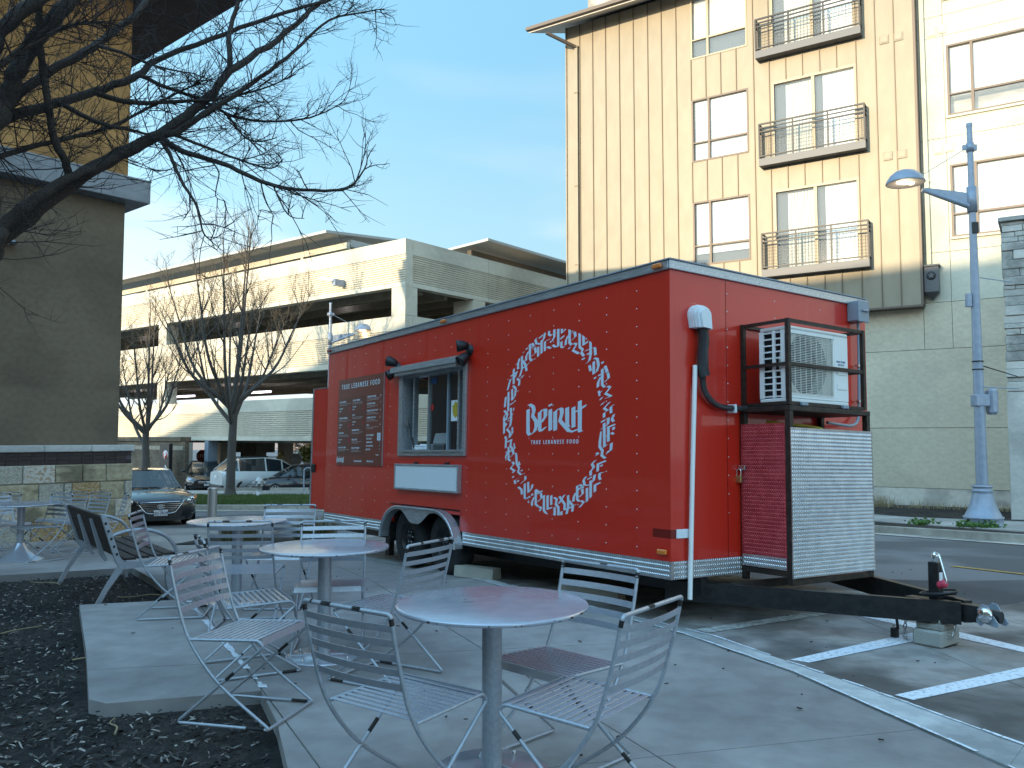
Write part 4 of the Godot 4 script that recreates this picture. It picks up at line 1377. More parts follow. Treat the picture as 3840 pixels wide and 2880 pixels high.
func serving_window(T):
	var w := Node3D.new()
	w.name = "serving_window"
	T.add_child(w, true)
	# flange, jambs, hood
	for q in [[-4.45, -2.925, .92, .985], [-4.45, -2.925, 1.895, 1.955]]: obj("flange", bx(q[0], q[1], q[2], q[3], .001, .03, .003), M.aluminium, w)
	for q in [[-4.45, -4.36], [-2.985, -2.925]]: obj("flange", bx(q[0], q[1], .986, 1.894, .001, .03, .003), M.aluminium, w)
	obj("jamb", bx(-4.36, -4.345, .98, 1.9, -.14, .0), M.aluminium, w)
	obj("jamb", bx(-2.975, -2.96, .98, 1.9, -.14, .0), M.aluminium, w)
	obj("jamb", bx(-4.25, -4.22, .99, 1.86, -.12, -.06), M.aluminium, w)
	obj("header", bx(-4.344, -2.976, 1.84, 1.899, -.14, .0), M.aluminium, w)
	obj("counter_sill", bx(-4.344, -2.976, .965, .985, -.4, .05), M.aluminium, w)
	var hd := S()
	prism(hd, p2([0.0, 2.0, .13, 1.965, .14, 1.90, .128, 1.895, .118, 1.945, .0, 1.975]), -4.48, -2.96, Transform3D(Basis(Vector3(0, 0, 1), Vector3(0, 1, 0), Vector3(1, 0, 0)), Vector3.ZERO))
	obj("hood", hd, M.aluminium, w)
	obj("hood_flap", bx(-4.40, -2.98, 1.86, 1.90, .03, .12), M.aluminium, w)
	for q in [[-3.86, .026, -.07], [-3.46, .03, -.09], [-3.18, .034, -.06], [-3.105, .018, -.1]]:
		obj("mullion", bx(q[0] - q[1] * .5, q[0] + q[1] * .5, .986, 1.839, q[2] - .02, q[2] + .02), M.aluminium if q[0] > -3.4 or q[0] < -3.8 else M.gray_box, w)
	for q in [[-3.847, -3.475, -.075], [-3.445, -3.197, -.09], [-3.095, -2.976, -.1]]:
		var g := S()
		quad(g, Vector3(q[0], .986, q[2]), Vector3(q[1], .986, q[2]), Vector3(q[1], 1.839, q[2]), Vector3(q[0], 1.839, q[2]))
		obj("pane", g, M.glass_tint, w)
	obj("poster", bx(-3.40, -3.205, 1.30, 1.53, -.084, -.082), M.paper_white, w)
	var pp := S()
	var poly := PackedVector2Array()
	for i in 14:
		var a := TAU * i / 14
		poly.append(Vector2(-3.295 + cos(a) * (.075 + .012 * sin(i * 2.3)), 1.425 + sin(a) * (.085 + .01 * cos(i * 3.1))))
	prism(pp, poly, -.0815, -.08)
	obj("poster_print", pp, M.poster_yellow, w)
	obj("blue_note", bx(-3.83, -3.71, 1.74, 1.81, -.072, -.07), M.note_blue, w)
	var stk := S()
	disc(stk, Vector3(-3.80, 1.47, -.07), .04, 14, Vector3.BACK)
	obj("sticker", stk, M.sticker_red, w)
	var st := S()
	tube(st, pv([-4.27, 1.30, -.03, -4.21, 1.13, -.035]), .007, .007, 8); tube(st, pv([-4.21, 1.13, -.035, -4.14, .99, -.04]), .013, .013, 8)
	obj("gas_strut", st, M.black_plastic, w)
	obj("bracket", bx(-4.30, -4.25, 1.27, 1.33, -.02, -.0), M.steel, w)
	# goods on the counter
	var X: Transform3D = T.transform
	var b1 := thing("takeout_box", "open white foam takeout box leaning on the serving window counter", "box", X * Transform3D(Basis(Vector3.UP, .2), Vector3(-4.02, .987, -.2)), "takeout boxes in the serving window")
	obj("tray", bx(-.12, .12, 0, .07, -.1, .1, .015), M.paper_white, b1)
	var ld := S()
	box(ld, Vector3(0, .07, 0), Vector3(.24, .14, .03), Transform3D(Basis(Vector3.RIGHT, -.3), Vector3(0, .07, -.12)), .01)
	obj("lid", ld, M.paper_white, b1)
	var b2 := thing("takeout_box", "small closed white box nearest the gas strut in the serving window", "box", X * Transform3D(Basis(Vector3.UP, -.3), Vector3(-4.1, .987, -.08)), "takeout boxes in the serving window")
	obj("tray", bx(-.09, .09, 0, .035, -.06, .06, .01), M.paper_white, b2)
	obj("lid", bx(-.09, .09, .0355, .055, -.06, .06, .01), M.paper_white, b2)
	var sb := thing("soap_bottle", "clear pump soap bottle behind the sliding pane of the trailer", "bottle", X * Transform3D(Basis(), Vector3(-3.33, .987, -.22)))
	var s1 := S()
	lathe(s1, p2([.0, .0, .035, .0, .037, .02, .037, .13, .02, .17, .012, .18, .0, .18]), 14)
	obj("body", s1, M.paper_white, sb)
	var s2 := S()
	tube(s2, pv([0, .18, 0, 0, .24, 0, .05, .24, 0]), .006, .006, 6)
	obj("pump", s2, M.paper_white, sb)
	var gp := thing("spice_jar", "small jar with green and yellow lid at the right end of the serving window", "jar", X * Transform3D(Basis(), Vector3(-3.03, .987, -.18)))
	var s3 := S()
	lathe(s3, p2([.0, .0, .04, .0, .042, .05, .03, .07, .0, .07]), 14)
	obj("jar", s3, M.green_thing, gp)
	var s4 := S()
	lathe(s4, p2([.0, .12, .012, .115, .03, .0705, .0, .0705]), 12)
	obj("lid", s4, M.poster_yellow, gp)

func menu_board(T):
	var b := Node3D.new()
	b.name = "menu_board"
	T.add_child(b, true)
	b.position = Vector3(-6.28, .794, 0)
	var w := 1.395
	obj("board", bx(0, w, 0, 1.16, .004, .016), M.menu_brown, b)
	obj("edge", bx(w, w + .006, 0, 1.162, .003, .018), M.aluminium, b)
	obj("print", bx(.03, .44, .13, .90, .0162, .0168), M.menu_panel, b)
	obj("print", bx(.47, .88, .13, .90, .0162, .0168), M.menu_panel, b)
	text_on(b, "TRUE LEBANESE FOOD", Vector3(.70, 1.055, .018), .066, M.print_white, "title", true, true, .001, 1.0, 9)
	var heads := [["BEEF SHAWARMA", .05, .85], ["CHICKEN SHAWARMA", .05, .63], ["LAMB KEBAB", .05, .43], ["MIXED GRILL PLATE", .05, .235], ["KAFTA", .48, .66], ["CHICKEN TAWOOK", .48, .855], ["SHAWARMA FRIES", .48, .46], ["VEGGIE PLATE", .48, .335], ["FALAFEL PITA WRAP", .48, .225],
		["TABBOULEH (SALAD)", .93, .88], ["FATTOUSH (SALAD)", .93, .79], ["BABA GANOUJ DIP & PITA", .93, .70], ["HUMMUS DIP & PITA", .93, .61], ["FRIES", .93, .515], ["ROSE LEMONADE", .93, .385], ["TOPO CHICO", .93, .34], ["CANNED SODA", .93, .295], ["BOTTLED WATER", .93, .25], ["JUICE BOX", .93, .205]]
	for h in heads:
		text_on(b, h[0], Vector3(h[1], h[2], .0175), .021, M.print_white, "heading", true, false, .001, .9)
	for q in [[.05, .76], [.05, .54], [.05, .34], [.48, .77], [.48, .57]]:
		text_on(b, "PITA WRAP", Vector3(q[0], q[1], .0175), .016, M.print_white, "heading", true, false, .001)
		text_on(b, "PLATE", Vector3(q[0], q[1] - .035, .0175), .016, M.print_white, "heading", true, false, .001)
		obj("print", bx(q[0] + .31, q[0] + .37, q[1] - .05, q[1] + .025, .0171, .0174), M.menu_red, b)
	# unreadably small description lines
	var rg := RandomNumberGenerator.new()
	rg.seed = 4
	var ls := S()
	for h in heads:
		if h[2] < .3 and h[1] > .9: continue
		if h[1] > .9 and h[2] < .5: continue
		for k in 2:
			var x: float = h[1]
			var xe: float = h[1] + rg.randf_range(.2, .36)
			while x < xe:
				var l := rg.randf_range(.012, .04)
				box(ls, Vector3(x + l * .5, h[2] - .028 - k * .017, .0176), Vector3(l, .006, .0004))
				x += l + .007
	stuff(obj("description_print", ls, M.print_pale, b))
	for k in 5: text_on(b, ["6", "7", "4", "5", "4"][k], Vector3(1.32, [.88, .79, .70, .61, .515][k], .0178), .024, M.print_white, "price", true, true, .001)
	obj("price_sticker", bx(1.25, 1.345, .362, .41, .0171, .0178), M.decal_white, b)
	obj("price_sticker", bx(1.25, 1.345, .315, .359, .0171, .0178), M.decal_white, b)
	text_on(b, "4", Vector3(1.30, .386, .0183), .03, M.plate_ink, "price", true, true, .0006)
	text_on(b, "3", Vector3(1.30, .337, .0183), .03, M.plate_ink, "price", true, true, .0006)
	for k in 3: text_on(b, "2", Vector3(1.32, [.295, .25, .205][k], .0178), .02, M.print_white, "price", true, true, .001)
	text_on(b, "VEGAN", Vector3(1.26, .135, .0178), .018, M.print_white, "heading", false, true, .001)
	text_on(b, "@beirutaustin", Vector3(.69, .055, .0178), .024, M.print_white, "heading", true, true, .001)
	text_on(b, "@beirut_atx", Vector3(1.06, .055, .0178), .024, M.print_white, "heading", true, true, .001)
	var im := Image.create(320, 320, false, Image.FORMAT_RGBA8)
	im.fill(Color(1, 1, 1, 0))
	emblem_word(im, 2.8)
	var es := S()
	quv(es, Vector3(.13 - .13, .062 - .13, .0182), Vector3(.13 + .13, .062 - .13, .0182), Vector3(.13 + .13, .062 + .13, .0182), Vector3(.13 - .13, .062 + .13, .0182))
	obj("logo", es, decal_material(im, lin(.62, .66, .7)), b, Transform3D(Basis(), Vector3(.0, -.0, 0)))

func front_end(T, X: Transform3D):
	# white hood and wrapped line set
	var h := S()
	for i in 5:
		var k := [0.0, .004, .01, .022, .045][i] as float
		var poly := PackedVector2Array([Vector2(-.40 + k, 1.92), Vector2(-.21 - k, 1.925)])
		for j in 9:
			var a := -PI * .06 + PI * 1.06 * j / 8.0
			poly.append(Vector2(-.29 + (.1 - k) * cos(a), 2.03 + (.085 - k) * sin(a)))
		prism(h, poly, .001 + i * .022, .001 + (i + 1) * .022 - .0004, Transform3D(Basis(Vector3(0, 0, 1), Vector3(0, 1, 0), Vector3(1, 0, 0)), Vector3.ZERO))
	var hp := S()
	lathe(hp, p2([.0, .006, .085, .006, .09, .0]), 24, Transform3D(Basis(Vector3.FORWARD, -PI / 2), Vector3(.001, 2.04, -.27)))
	obj("hood_plate", hp, M.white_plastic, T)
	obj("line_hood", h, M.white_plastic, T)
	var w := S()
	tube(w, curve(pv([.055, 1.93, -.30, .06, 1.85, -.315, .06, 1.74, -.30, .065, 1.66, -.295, .06, 1.60, -.30, .06, 1.55, -.315]), 3), .042, .046, 10)
	tube(w, curve(pv([.055, 1.60, -.30, .05, 1.47, -.315, .05, 1.39, -.365, .05, 1.335, -.45, .05, 1.315, -.56, .05, 1.315, -.68, .055, 1.32, -.85, .12, 1.335, -.92, .2, 1.345, -.95]), 4), .024, .024, 10)
	obj("wrapped_line", w, M.black_wrap, T)
	obj("pipe_clip", bx(.001, .085, 1.275, 1.345, -.665, -.645, .004), M.white_plastic, T)
	var p := S()
	tube(p, pv([.035, 1.63, -.238, .035, .8, -.20, .035, -.15, -.163]), .0185, .0185, 10)
	obj("drain_pipe", p, M.white_paint, T)
	obj("pipe_bracket", bx(.002, .014, .305, .372, -.222, -.052, .002), M.white_plastic, T)
	# electrical box
	var e := Node3D.new()
	e.name = "disconnect_box"
	T.add_child(e, true)
	obj("box", bx(.002, .11, 2.2, 2.385, -2.47, -2.31, .006), M.gray_box, e)
	obj("cover", bx(.111, .125, 2.19, 2.39, -2.475, -2.305, .004), M.gray_box, e)
	obj("handle", bx(.126, .145, 2.285, 2.305, -2.45, -2.35, .006), M.gray_box, e)
	var c := S()
	tube(c, fillet(pv([.05, 2.2, -2.41, .05, 1.9, -2.41, .045, 1.28, -2.39, .1, 1.22, -2.2, .12, 1.24, -1.8]), .15, 5), .014, .014, 8)
	obj("conduit", c, M.gray_box, e)
	for y in [1.78, 1.45]: obj("strap", bx(.03, .068, y, y + .02, -2.44, -2.37), M.steel, e)
	# steel cage
	var g := Node3D.new()
	g.name = "equipment_cage"
	T.add_child(g, true)
	var xa := .02; var xb := .455
	var za := -.825; var zb := -1.825
	for q in [[xa, za], [xb, za], [xa, zb], [xb, zb]]: obj("post", bx(q[0] - .016, q[0] + .016, 1.335, 2.01, q[1] - .016, q[1] + .016), M.rusty_steel, g)
	for y in [1.345, 1.655, 1.995]:
		obj("rail", bx(xb - .012, xb + .012, y - .014, y + .014, zb + .0165, za - .0165), M.rusty_steel, g)
		for z in [za, zb]: obj("rail", bx(xa + .0165, xb - .0165, y - .013, y + .013, z - .012, z + .012), M.rusty_steel, g)
	obj("rail", bx(xa - .012, xa + .012, 1.982, 2.008, zb + .0165, za - .0165), M.rusty_steel, g)
	obj("tray", bx(.01, .49, 1.285, 1.325, -1.86, -.79, .004), M.rusty_steel, g)
	for q in [[.03, -.81], [.465, -.81], [.03, -1.835], [.465, -1.835]]: obj("leg", bx(q[0] - .022, q[0] + .022, -.04, 1.284, q[1] - .022, q[1] + .022), M.rusty_steel, g)
	obj("lower_rail", bx(.053, .442, .02, .06, -.83, -.79), M.rusty_steel, g)
	obj("lower_rail", bx(.445, .485, -.04, -.0, -1.81, -.835), M.rusty_steel, g)
	obj("back_panel", bx(.007, .02, .9, 1.2, -1.8, -1.2), M.black_steel, g)
	obj("front_plate", bx(.489, .495, .012, 1.156, -1.87, -.785), M.tread_plate, g)
	var ts := S()
	tread(ts, .79, 1.865, .018, 1.15, front_xf(.495), .0215, .0152)
	stuff(obj("tread_pattern", ts, M.tread_plate_bar, g))
	obj("side_plate", bx(.02, .442, .07, 1.19, -.788, -.782), M.tread_plate_red, g)
	obj("side_plate_foot", bx(.02, .442, .07, .16, -.7818, -.7808), M.tread_plate, g)
	var t2 := S()
	tread(t2, .024, .438, .165, 1.185, Transform3D(Basis(), Vector3(0, 0, -.7818)), .0215, .0152)
	stuff(obj("tread_pattern", t2, M.tread_plate_red, g))
	var t3 := S()
	tread(t3, .024, .438, .075, .158, Transform3D(Basis(), Vector3(0, 0, -.7806)), .0215, .0152)
	stuff(obj("tread_pattern", t3, M.tread_plate_bar, g))
	var hs := S()
	tube(hs, curve(pv([.1, 1.22, -1.0, .2, 1.2, -1.1, .3, 1.185, -1.25, .4, 1.15, -1.35, .42, 1.05, -1.38]), 4), .012, .012, 8)
	obj("gas_hose", hs, M.hose_yellow, g)
	obj("hasp", bx(.0, .07, .82, .86, -.7795, -.76, .004), M.steel, g)
	var cyl := S()
	lathe(cyl, p2([.0, .0, .13, .0, .15, .04, .15, .75, .1, .85, .05, .88, .05, .95, .0, .95]), 20, Transform3D(Basis(), Vector3(.25, .05, -1.1)))
	obj("gas_cylinder", cyl, M.white_paint, g)
	# padlock hanging on the hasp
	var pl := thing("padlock", "brass padlock hanging from the hasp of the tread plate box", "padlock", X * Transform3D(Basis(), Vector3(.02, .72, -.75)))
	obj("body", bx(-.03, .03, .0, .055, -.012, .012, .005), M.brass, pl)
	var sh := S()
	tube(sh, fillet(pv([-.02, .05, 0, -.02, .11, 0, .02, .11, 0, .02, .05, 0]), .02, 5), .005, .005, 8)
	obj("shackle", sh, M.chrome, pl)
	air_conditioner(X)
	# A-frame tongue, coupler, jack
	var tg := Node3D.new()
	tg.name = "tongue"
	T.add_child(tg, true)
	for z in [-.35, -2.25]:
		var s := S()
		bar(s, Vector3(-.3, -.125, z + (.1 if z > -1 else -.1)), Vector3(1.5, -.125, -1.3 + (.05 if z > -1 else -.05)), .06, .15)
		obj("beam", s, M.black_steel, tg)
	obj("cross_bar", bx(.1, .16, -.1, -.045, -2.1, -.5), M.rusty_steel, tg)
	var cs := S()
	bar(cs, Vector3(1.1, -.12, -1.3), Vector3(1.62, -.12, -1.3), .1, .11)
	tube(cs, pv([1.60, -.12, -1.3, 1.74, -.125, -1.3]), .045, .04, 12)
	obj("coupler", cs, M.black_steel, tg)
	for z in [-1.235, -1.365]:
		var ps := S()
		var pp := p2([1.62, -.075, 1.65, -.045, 1.685, -.05, 1.71, -.10, 1.755, -.165, 1.735, -.185, 1.66, -.165, 1.635, -.19, 1.61, -.165])
		prism(ps, pp, z - .006, z + .006)
		obj("coupler_plate", ps, M.gray_box, tg)
	var lk := S()
	lathe(lk, p2([.0, .03, .04, .03, .05, .02, .05, .0, .03, -.01]), 18, Transform3D(Basis(Vector3.RIGHT, PI / 2), Vector3(1.675, -.11, -1.222)))
	obj("coupler_lock", lk, M.chrome, tg)
	var j := Node3D.new()
	j.name = "jack"
	T.add_child(j, true)
	j.position = Vector3(1.32, 0, -1.27)
	obj("tube", bx(-.036, .036, -.28, .2, -.036, .036, .005), M.black_steel, j)
	obj("inner_tube", bx(-.028, .028, -.36, -.2801, -.028, .028), M.black_steel, j)
	obj("foot", bx(-.1, .1, -.372, -.3605, -.07, .07), M.rusty_steel, j)
	obj("warning_label", bx(.037, .0378, .06, .13, -.025, .02), M.paper_white, j)
	var cr := S()
	lathe(cr, p2([.0, .27, .02, .265, .024, .24, .02, .2]), 12)
	tube(cr, fillet(pv([-.01, .255, .0, .035, .262, .02, .05, .24, .03, .10, .09, .05, .10, .065, .05, .07, .055, .06]), .02, 3), .008, .008, 8)
	obj("crank", cr, M.chrome, j)
	var kn := S()
	lathe(kn, p2([.0, .0, .022, .0, .03, .018, .024, .03, .03, .045, .022, .06, .0, .062]), 12, Transform3D(Basis(Vector3.FORWARD, 1.2), Vector3(.045, .045, .05)))
	obj("crank_knob", kn, M.handle_red, j)
	var cb := S()
	for k in 3:
		var pts := PackedVector3Array()
		for i in 20:
			var a := TAU * i / 20
			pts.append(Vector3(cos(a) * (.1 + k * .012) + .02, -.032 + k * .012 + .02 * sin(a + k), sin(a) * (.085 + .01 * k)))
		tube(cb, pts, .007, .007, 6, false, true)
	obj("cable_coil", cb, M.black_plastic, j)
	# safety chains
	for k in 2:
		var path: PackedVector3Array = curve(pv([1.14, -.17, -1.2, 1.13, -.27, -1.19, 1.14, -.34, -1.17, 1.2, -.385, -1.15, 1.28, -.33, -1.17, 1.36, -.30, -1.2, 1.44, -.29, -1.22]) if k == 0 else pv([1.46, -.17, -1.24, 1.465, -.24, -1.23, 1.45, -.30, -1.22]), 5)
		var chs := S()
		var acc := 0.0
		var flip := false
		for i in path.size() - 1:
			acc += path[i].distance_to(path[i + 1])
			if acc < .026: continue
			acc = 0.0
			flip = not flip
			var d := (path[i + 1] - path[i]).normalized()
			var sd := d.cross(Vector3.UP if absf(d.y) < .8 else Vector3.RIGHT).normalized()
			if flip: sd = d.cross(sd)
			var ring := PackedVector3Array()
			for q in 10:
				var a := TAU * q / 10
				ring.append(path[i] + d * cos(a) * .023 + sd * sin(a) * .012)
			tube(chs, ring, .0042, .0042, 5, false, true)
		obj("safety_chain", chs, M.steel, T)
	var br := S()
	tube(br, pv([1.06, -.19, -1.2, 1.07, -.30, -1.2]), .01, .01, 6)
	box(br, Vector3(1.05, -.345, -1.19), Vector3(.045, .11, .05), Transform3D(), .008)
	obj("plug_lead", br, M.black_plastic, T)
	# masonry under the jack
	var foot: Vector3 = X * Vector3(1.32, 0, -1.27)
	var cb1 := thing("cinder_block", "large pale cinder block at the bottom of the stack under the jack", "block", yaw(38, Vector3(foot.x, 0, foot.z)))
	obj("block", bx(-.16, .12, .002, .112, -.1, .1, .012), M.cinder, cb1)
	var cb2 := thing("paver", "grey paver in the middle of the stack under the trailer jack", "block", yaw(41, Vector3(foot.x, .1125, foot.z)))
	obj("block", bx(-.13, .11, 0, .045, -.09, .09, .006), M.paver, cb2)
	var cb3 := thing("paver", "topmost thin paver right under the steel foot of the jack", "block", yaw(35, Vector3(foot.x, .158, foot.z)))
	obj("block", bx(-.12, .11, 0, .03, -.085, .085, .006), M.paver, cb3)

func air_conditioner(X: Transform3D):
	# local: x depth away from the trailer, z across, as on the trailer
	var A := thing("air_conditioner", "white outdoor air conditioner unit with a round fan, standing in the black cage", "air conditioner", X * Transform3D(Basis(), Vector3(.165, 1.36, -.845)))
	var d := .275; var w := .79; var h := .6
	obj("top", bx(0, d + .005, h - .03, h, -w, 0, .01), M.white_paint, A)
	obj("bottom", bx(0, d, .0, .03, -w, 0, .006), M.white_paint, A)
	obj("back", bx(0, .01, .031, h - .031, -w, -.0), M.white_paint, A)
	obj("right_cabinet", bx(.011, d, .031, h - .031, -w, -.60, .004), M.white_paint, A)
	obj("coil", bx(.03, .06, .031, h - .031, -.59, -.03), M.rail_black, A)
	obj("inner_dark", bx(.061, .11, .031, h - .031, -.598, -.58), M.rail_black, A)
	# side louvre lattice
	var s := S()
	for e in [[.0, .04], [.125, .15], [.205, .274]]: box(s, Vector3((e[0] + e[1]) * .5 + .0, h * .5, -.008), Vector3(e[1] - e[0], h - .063, .015))
	for i in 11: box(s, Vector3(.13, .045 + i * .051, -.0085), Vector3(.24, .011, .012))
	obj("side_lattice", s, M.white_paint, A)
	obj("side_dark", bx(.04, .205, .04, h - .04, -.075, -.07), M.rail_black, A)
	# front: frame round the fan, bars
	var f := S()
	box(f, Vector3(d - .006, .05, -.3), Vector3(.012, .036, .598)); box(f, Vector3(d - .006, h - .045, -.3), Vector3(.012, .028, .598))
	box(f, Vector3(d - .006, h * .5, -.012), Vector3(.0122, h - .13, .022)); box(f, Vector3(d - .006, h * .5, -.592), Vector3(.0121, h - .13, .014))
	obj("front_frame", f, M.white_paint, A)
	var ring := S()
	var seg := 40
	var c := Vector2(-.285, .31)
	for i in seg:
		var a0 := TAU * i / seg; var a1 := TAU * (i + 1) / seg
		var q0 := Vector2(cos(a0), sin(a0)); var q1 := Vector2(cos(a1), sin(a1))
		var o0 := q0 * minf(.30 / maxf(absf(q0.x), .001), .265 / maxf(absf(q0.y), .001)); var o1 := q1 * minf(.30 / maxf(absf(q1.x), .001), .265 / maxf(absf(q1.y), .001))
		var P := func(v: Vector2, x: float) -> Vector3: return Vector3(x, c.y + v.y, c.x + v.x)
		quad(ring, P.call(q0 * .252, d - .03), P.call(q1 * .252, d - .03), P.call(o1, d - .02), P.call(o0, d - .02))
		quad(ring, P.call(q0 * .252, d - .03), P.call(q1 * .252, d - .03), P.call(q1 * .245, d - .12), P.call(q0 * .245, d - .12))
	obj("fan_shroud", ring, M.ac_grille, A)
	var fan := S()
	lathe(fan, p2([.0, .06, .05, .055, .06, .0]), 18, Transform3D(Basis(Vector3.FORWARD, -PI / 2), Vector3(d - .16, c.y, c.x)))
	for k in 3:
		var a := TAU * k / 3
		var prev = null
		for t in 7:
			var r := .055 + t * .03
			var aa := a + t * .08
			var p0 := Vector3(d - .10, c.y + cos(aa) * r, c.x + sin(aa) * r); var p1 := Vector3(d - .15, c.y + cos(aa + 1.1) * r, c.x + sin(aa + 1.1) * r)
			if prev: quad(fan, prev[0], p0, p1, prev[1])
			prev = [p0, p1]
	obj("fan", fan, M.black_plastic, A)
	obj("fan_bay", bx(.062, .07, .04, h - .04, -.57, -.04), M.room_dark, A)
	var gr := S()
	for i in 37: box(gr, Vector3(d + .001, .06 + i * .0134, -.295), Vector3(.006, .0042, .56))
	for i in 9: box(gr, Vector3(d - .003, .302, -.02 - i * .069), Vector3(.006, .5, .005))
	stuff(obj("grille", gr, M.ac_grille, A))
	for y in [.13, .25]: obj("grip", bx(d, d + .006, y, y + .05, -.76, -.63, .003), M.white_paint, A)
	text_on(A, "HEAT PUMP", Vector3.ZERO, .016, M.note_blue, "lettering", true, true, .001).transform = Transform3D(Basis(Vector3(0, 0, -1), Vector3(0, 1, 0), Vector3(1, 0, 0)), Vector3(d + .001, .36, -.69))
	text_on(A, "INVERTER", Vector3.ZERO, .014, M.note_blue, "lettering", false, true, .001).transform = Transform3D(Basis(Vector3(0, 0, -1), Vector3(0, 1, 0), Vector3(1, 0, 0)), Vector3(d + .001, .335, -.69))
	for z in [-.14, -.68]: obj("foot", bx(.0, d + .05, -.03, -.001, z - .04, z + .04, .005), M.gray_box, A)

func emblem_ring(im: Image):
	nib(im, "-382,743 -379,606 -345,582;-405,681 -299,702 -286,654 -351,626;-405,675 -439,635 -443,591;-362,709 -289,718", Vector2(17.5, 5.2), 1.68)
	nib(im, "216,820 217,691 247,669;195,762 289,781 300,736 243,710;195,757 165,719 161,678;233,788 297,796", Vector2(17.5, 5.2), 1.68)
	nib(im, "657,419 658,286 688,264;636,358 730,382 740,336 684,307;636,353 606,312 602,270;675,387 738,398", Vector2(17.5, 5.2), 1.68)
	nib(im, "-266,-621 -264,-752 -231,-770;-289,-684 -186,-649 -174,-693 -236,-729;-289,-689 -321,-733 -325,-775;-247,-651 -177,-632", Vector2(17.5, 5.2), 1.68)
	nib(im, "335,-567 336,-683 363,-699;315,-622 401,-592 411,-631 359,-663;316,-627 288,-665 285,-703;351,-594 409,-577", Vector2(17.5, 5.2), 1.68)
	nib(im, "-716,-225 -713,-343 -682,-360;-736,-280 -640,-253 -629,-293 -687,-323;-736,-285 -767,-323 -770,-361;-697,-253 -632,-238", Vector2(17.5, 5.2), 1.68)
	nib(im, "-20,847 -79,843 -88,804 -51,786 -6,806;-6,848 -5,772 -36,736 -82,724;52,852 55,678 10,678 -27,698;8,798 57,809", Vector2(17.5, 5.2), 1.68)
	nib(im, "106,845 107,792 146,810 168,834;99,715 99,665 135,659;98,754 98,740;125,765 125,751", Vector2(17.5, 5.2), 1.68)
	nib(im, "209,648 213,640;357,773 358,638 399,612 383,587 416,554;407,745 412,654 448,666 465,680;452,713 460,699", Vector2(17.5, 5.2), 1.68)
	nib(im, "273,680 315,669 265,618 341,583;505,675 506,559 490,507 450,487;433,598 506,606 562,616 570,547;474,567 506,575", Vector2(17.5, 5.2), 1.68)
	nib(im, "404,529 412,531;547,492 547,387 587,404 610,454 594,513 554,522;491,465 507,416;657,481 665,468", Vector2(17.5, 5.2), 1.68)
	nib(im, "619,376 623,365;563,357 567,346;692,442 723,388;727,270 758,258 697,210 773,183 697,170", Vector2(17.5, 5.2), 1.68)
	nib(im, "611,236 619,194;650,234 619,215;658,182 627,158;682,140 643,116", Vector2(17.5, 5.2), 1.68)
	nib(im, "751,136 682,88 728,66 682,48 682,12;804,113 766,95 770,44;804,32 781,-7 800,-28;652,-18 652,-31", Vector2(17.5, 5.2), 1.68)
	nib(im, "682,-9 682,-21;736,5 732,-46 698,-65;683,-40 687,-233 729,-213;736,-67 737,-188", Vector2(17.5, 5.2), 1.68)
	nib(im, "736,-72 804,-54;636,-84 690,-76;800,-73 800,-94;774,-118 800,-131", Vector2(17.5, 5.2), 1.68)
	nib(im, "636,-110 629,-233 664,-268 653,-304 699,-329;774,-204 767,-264 706,-284;587,-283 610,-294 575,-309;575,-345 528,-376 552,-407 512,-438 513,-474", Vector2(17.5, 5.2), 1.68)
	nib(im, "607,-375 603,-437;614,-375 691,-354;653,-383 653,-395;677,-445 630,-451 623,-487 638,-507", Vector2(17.5, 5.2), 1.68)
	nib(im, "465,-583 466,-696;513,-520 514,-659;568,-549 569,-610;576,-552 623,-535", Vector2(17.5, 5.2), 1.68)
	nib(im, "449,-486 420,-517 433,-559 489,-557 552,-514 564,-468;485,-498 485,-508;514,-487 514,-497;368,-555 400,-570", Vector2(17.5, 5.2), 1.68)
	nib(im, "385,-690 422,-704 369,-748;89,-668 163,-732 160,-774;158,-652 81,-730;210,-655 211,-761 186,-826", Vector2(17.5, 5.2), 1.68)
	nib(im, "164,-779 253,-754 320,-724;219,-697 278,-742 270,-789;20,-766 21,-846;-42,-842 125,-800", Vector2(17.5, 5.2), 1.68)
	nib(im, "117,-798 117,-835;10,-680 50,-694 37,-738 73,-763 78,-843;-140,-669 -138,-801 -96,-837;-85,-667 -83,-787 -34,-774", Vector2(17.5, 5.2), 1.68)
	nib(im, "-31,-665 -30,-746;-217,-772 -179,-781 -207,-816;-322,-660 -317,-676;-257,-624 -200,-647 -256,-668", Vector2(17.5, 5.2), 1.68)
	nib(im, "-544,-605 -493,-626 -483,-672;-483,-649 -439,-642;-440,-573 -438,-715;-387,-555 -380,-651 -328,-609 -319,-575", Vector2(17.5, 5.2), 1.68)
	nib(im, "-394,-696 -394,-708;-365,-684 -365,-698;-388,-736 -379,-747;-606,-543 -595,-578", Vector2(17.5, 5.2), 1.68)
	nib(im, "-596,-537 -511,-515;-550,-542 -550,-556;-432,-499 -431,-533 -500,-569;-632,-506 -632,-518", Vector2(17.5, 5.2), 1.68)
	nib(im, "-650,-369 -619,-387 -675,-428 -602,-456 -663,-475;-586,-282 -574,-386 -532,-426 -552,-461 -501,-489;-534,-363 -523,-397;-492,-443 -492,-454", Vector2(17.5, 5.2), 1.68)
	nib(im, "-462,-477 -457,-480;-776,-121 -759,-145 -765,-234;-727,-172 -670,-158 -685,-211 -643,-252;-616,-188 -610,-241", Vector2(17.5, 5.2), 1.68)
	nib(im, "-756,-269 -756,-275;-799,65 -795,-91;-795,11 -757,-8 -794,-37;-675,43 -694,-22 -746,-53 -693,-87 -702,-134", Vector2(17.5, 5.2), 1.68)
	nib(im, "-653,-35 -651,-88 -702,-134;-798,132 -739,93 -769,35;-729,129 -802,72;-683,150 -675,32 -737,28", Vector2(17.5, 5.2), 1.68)
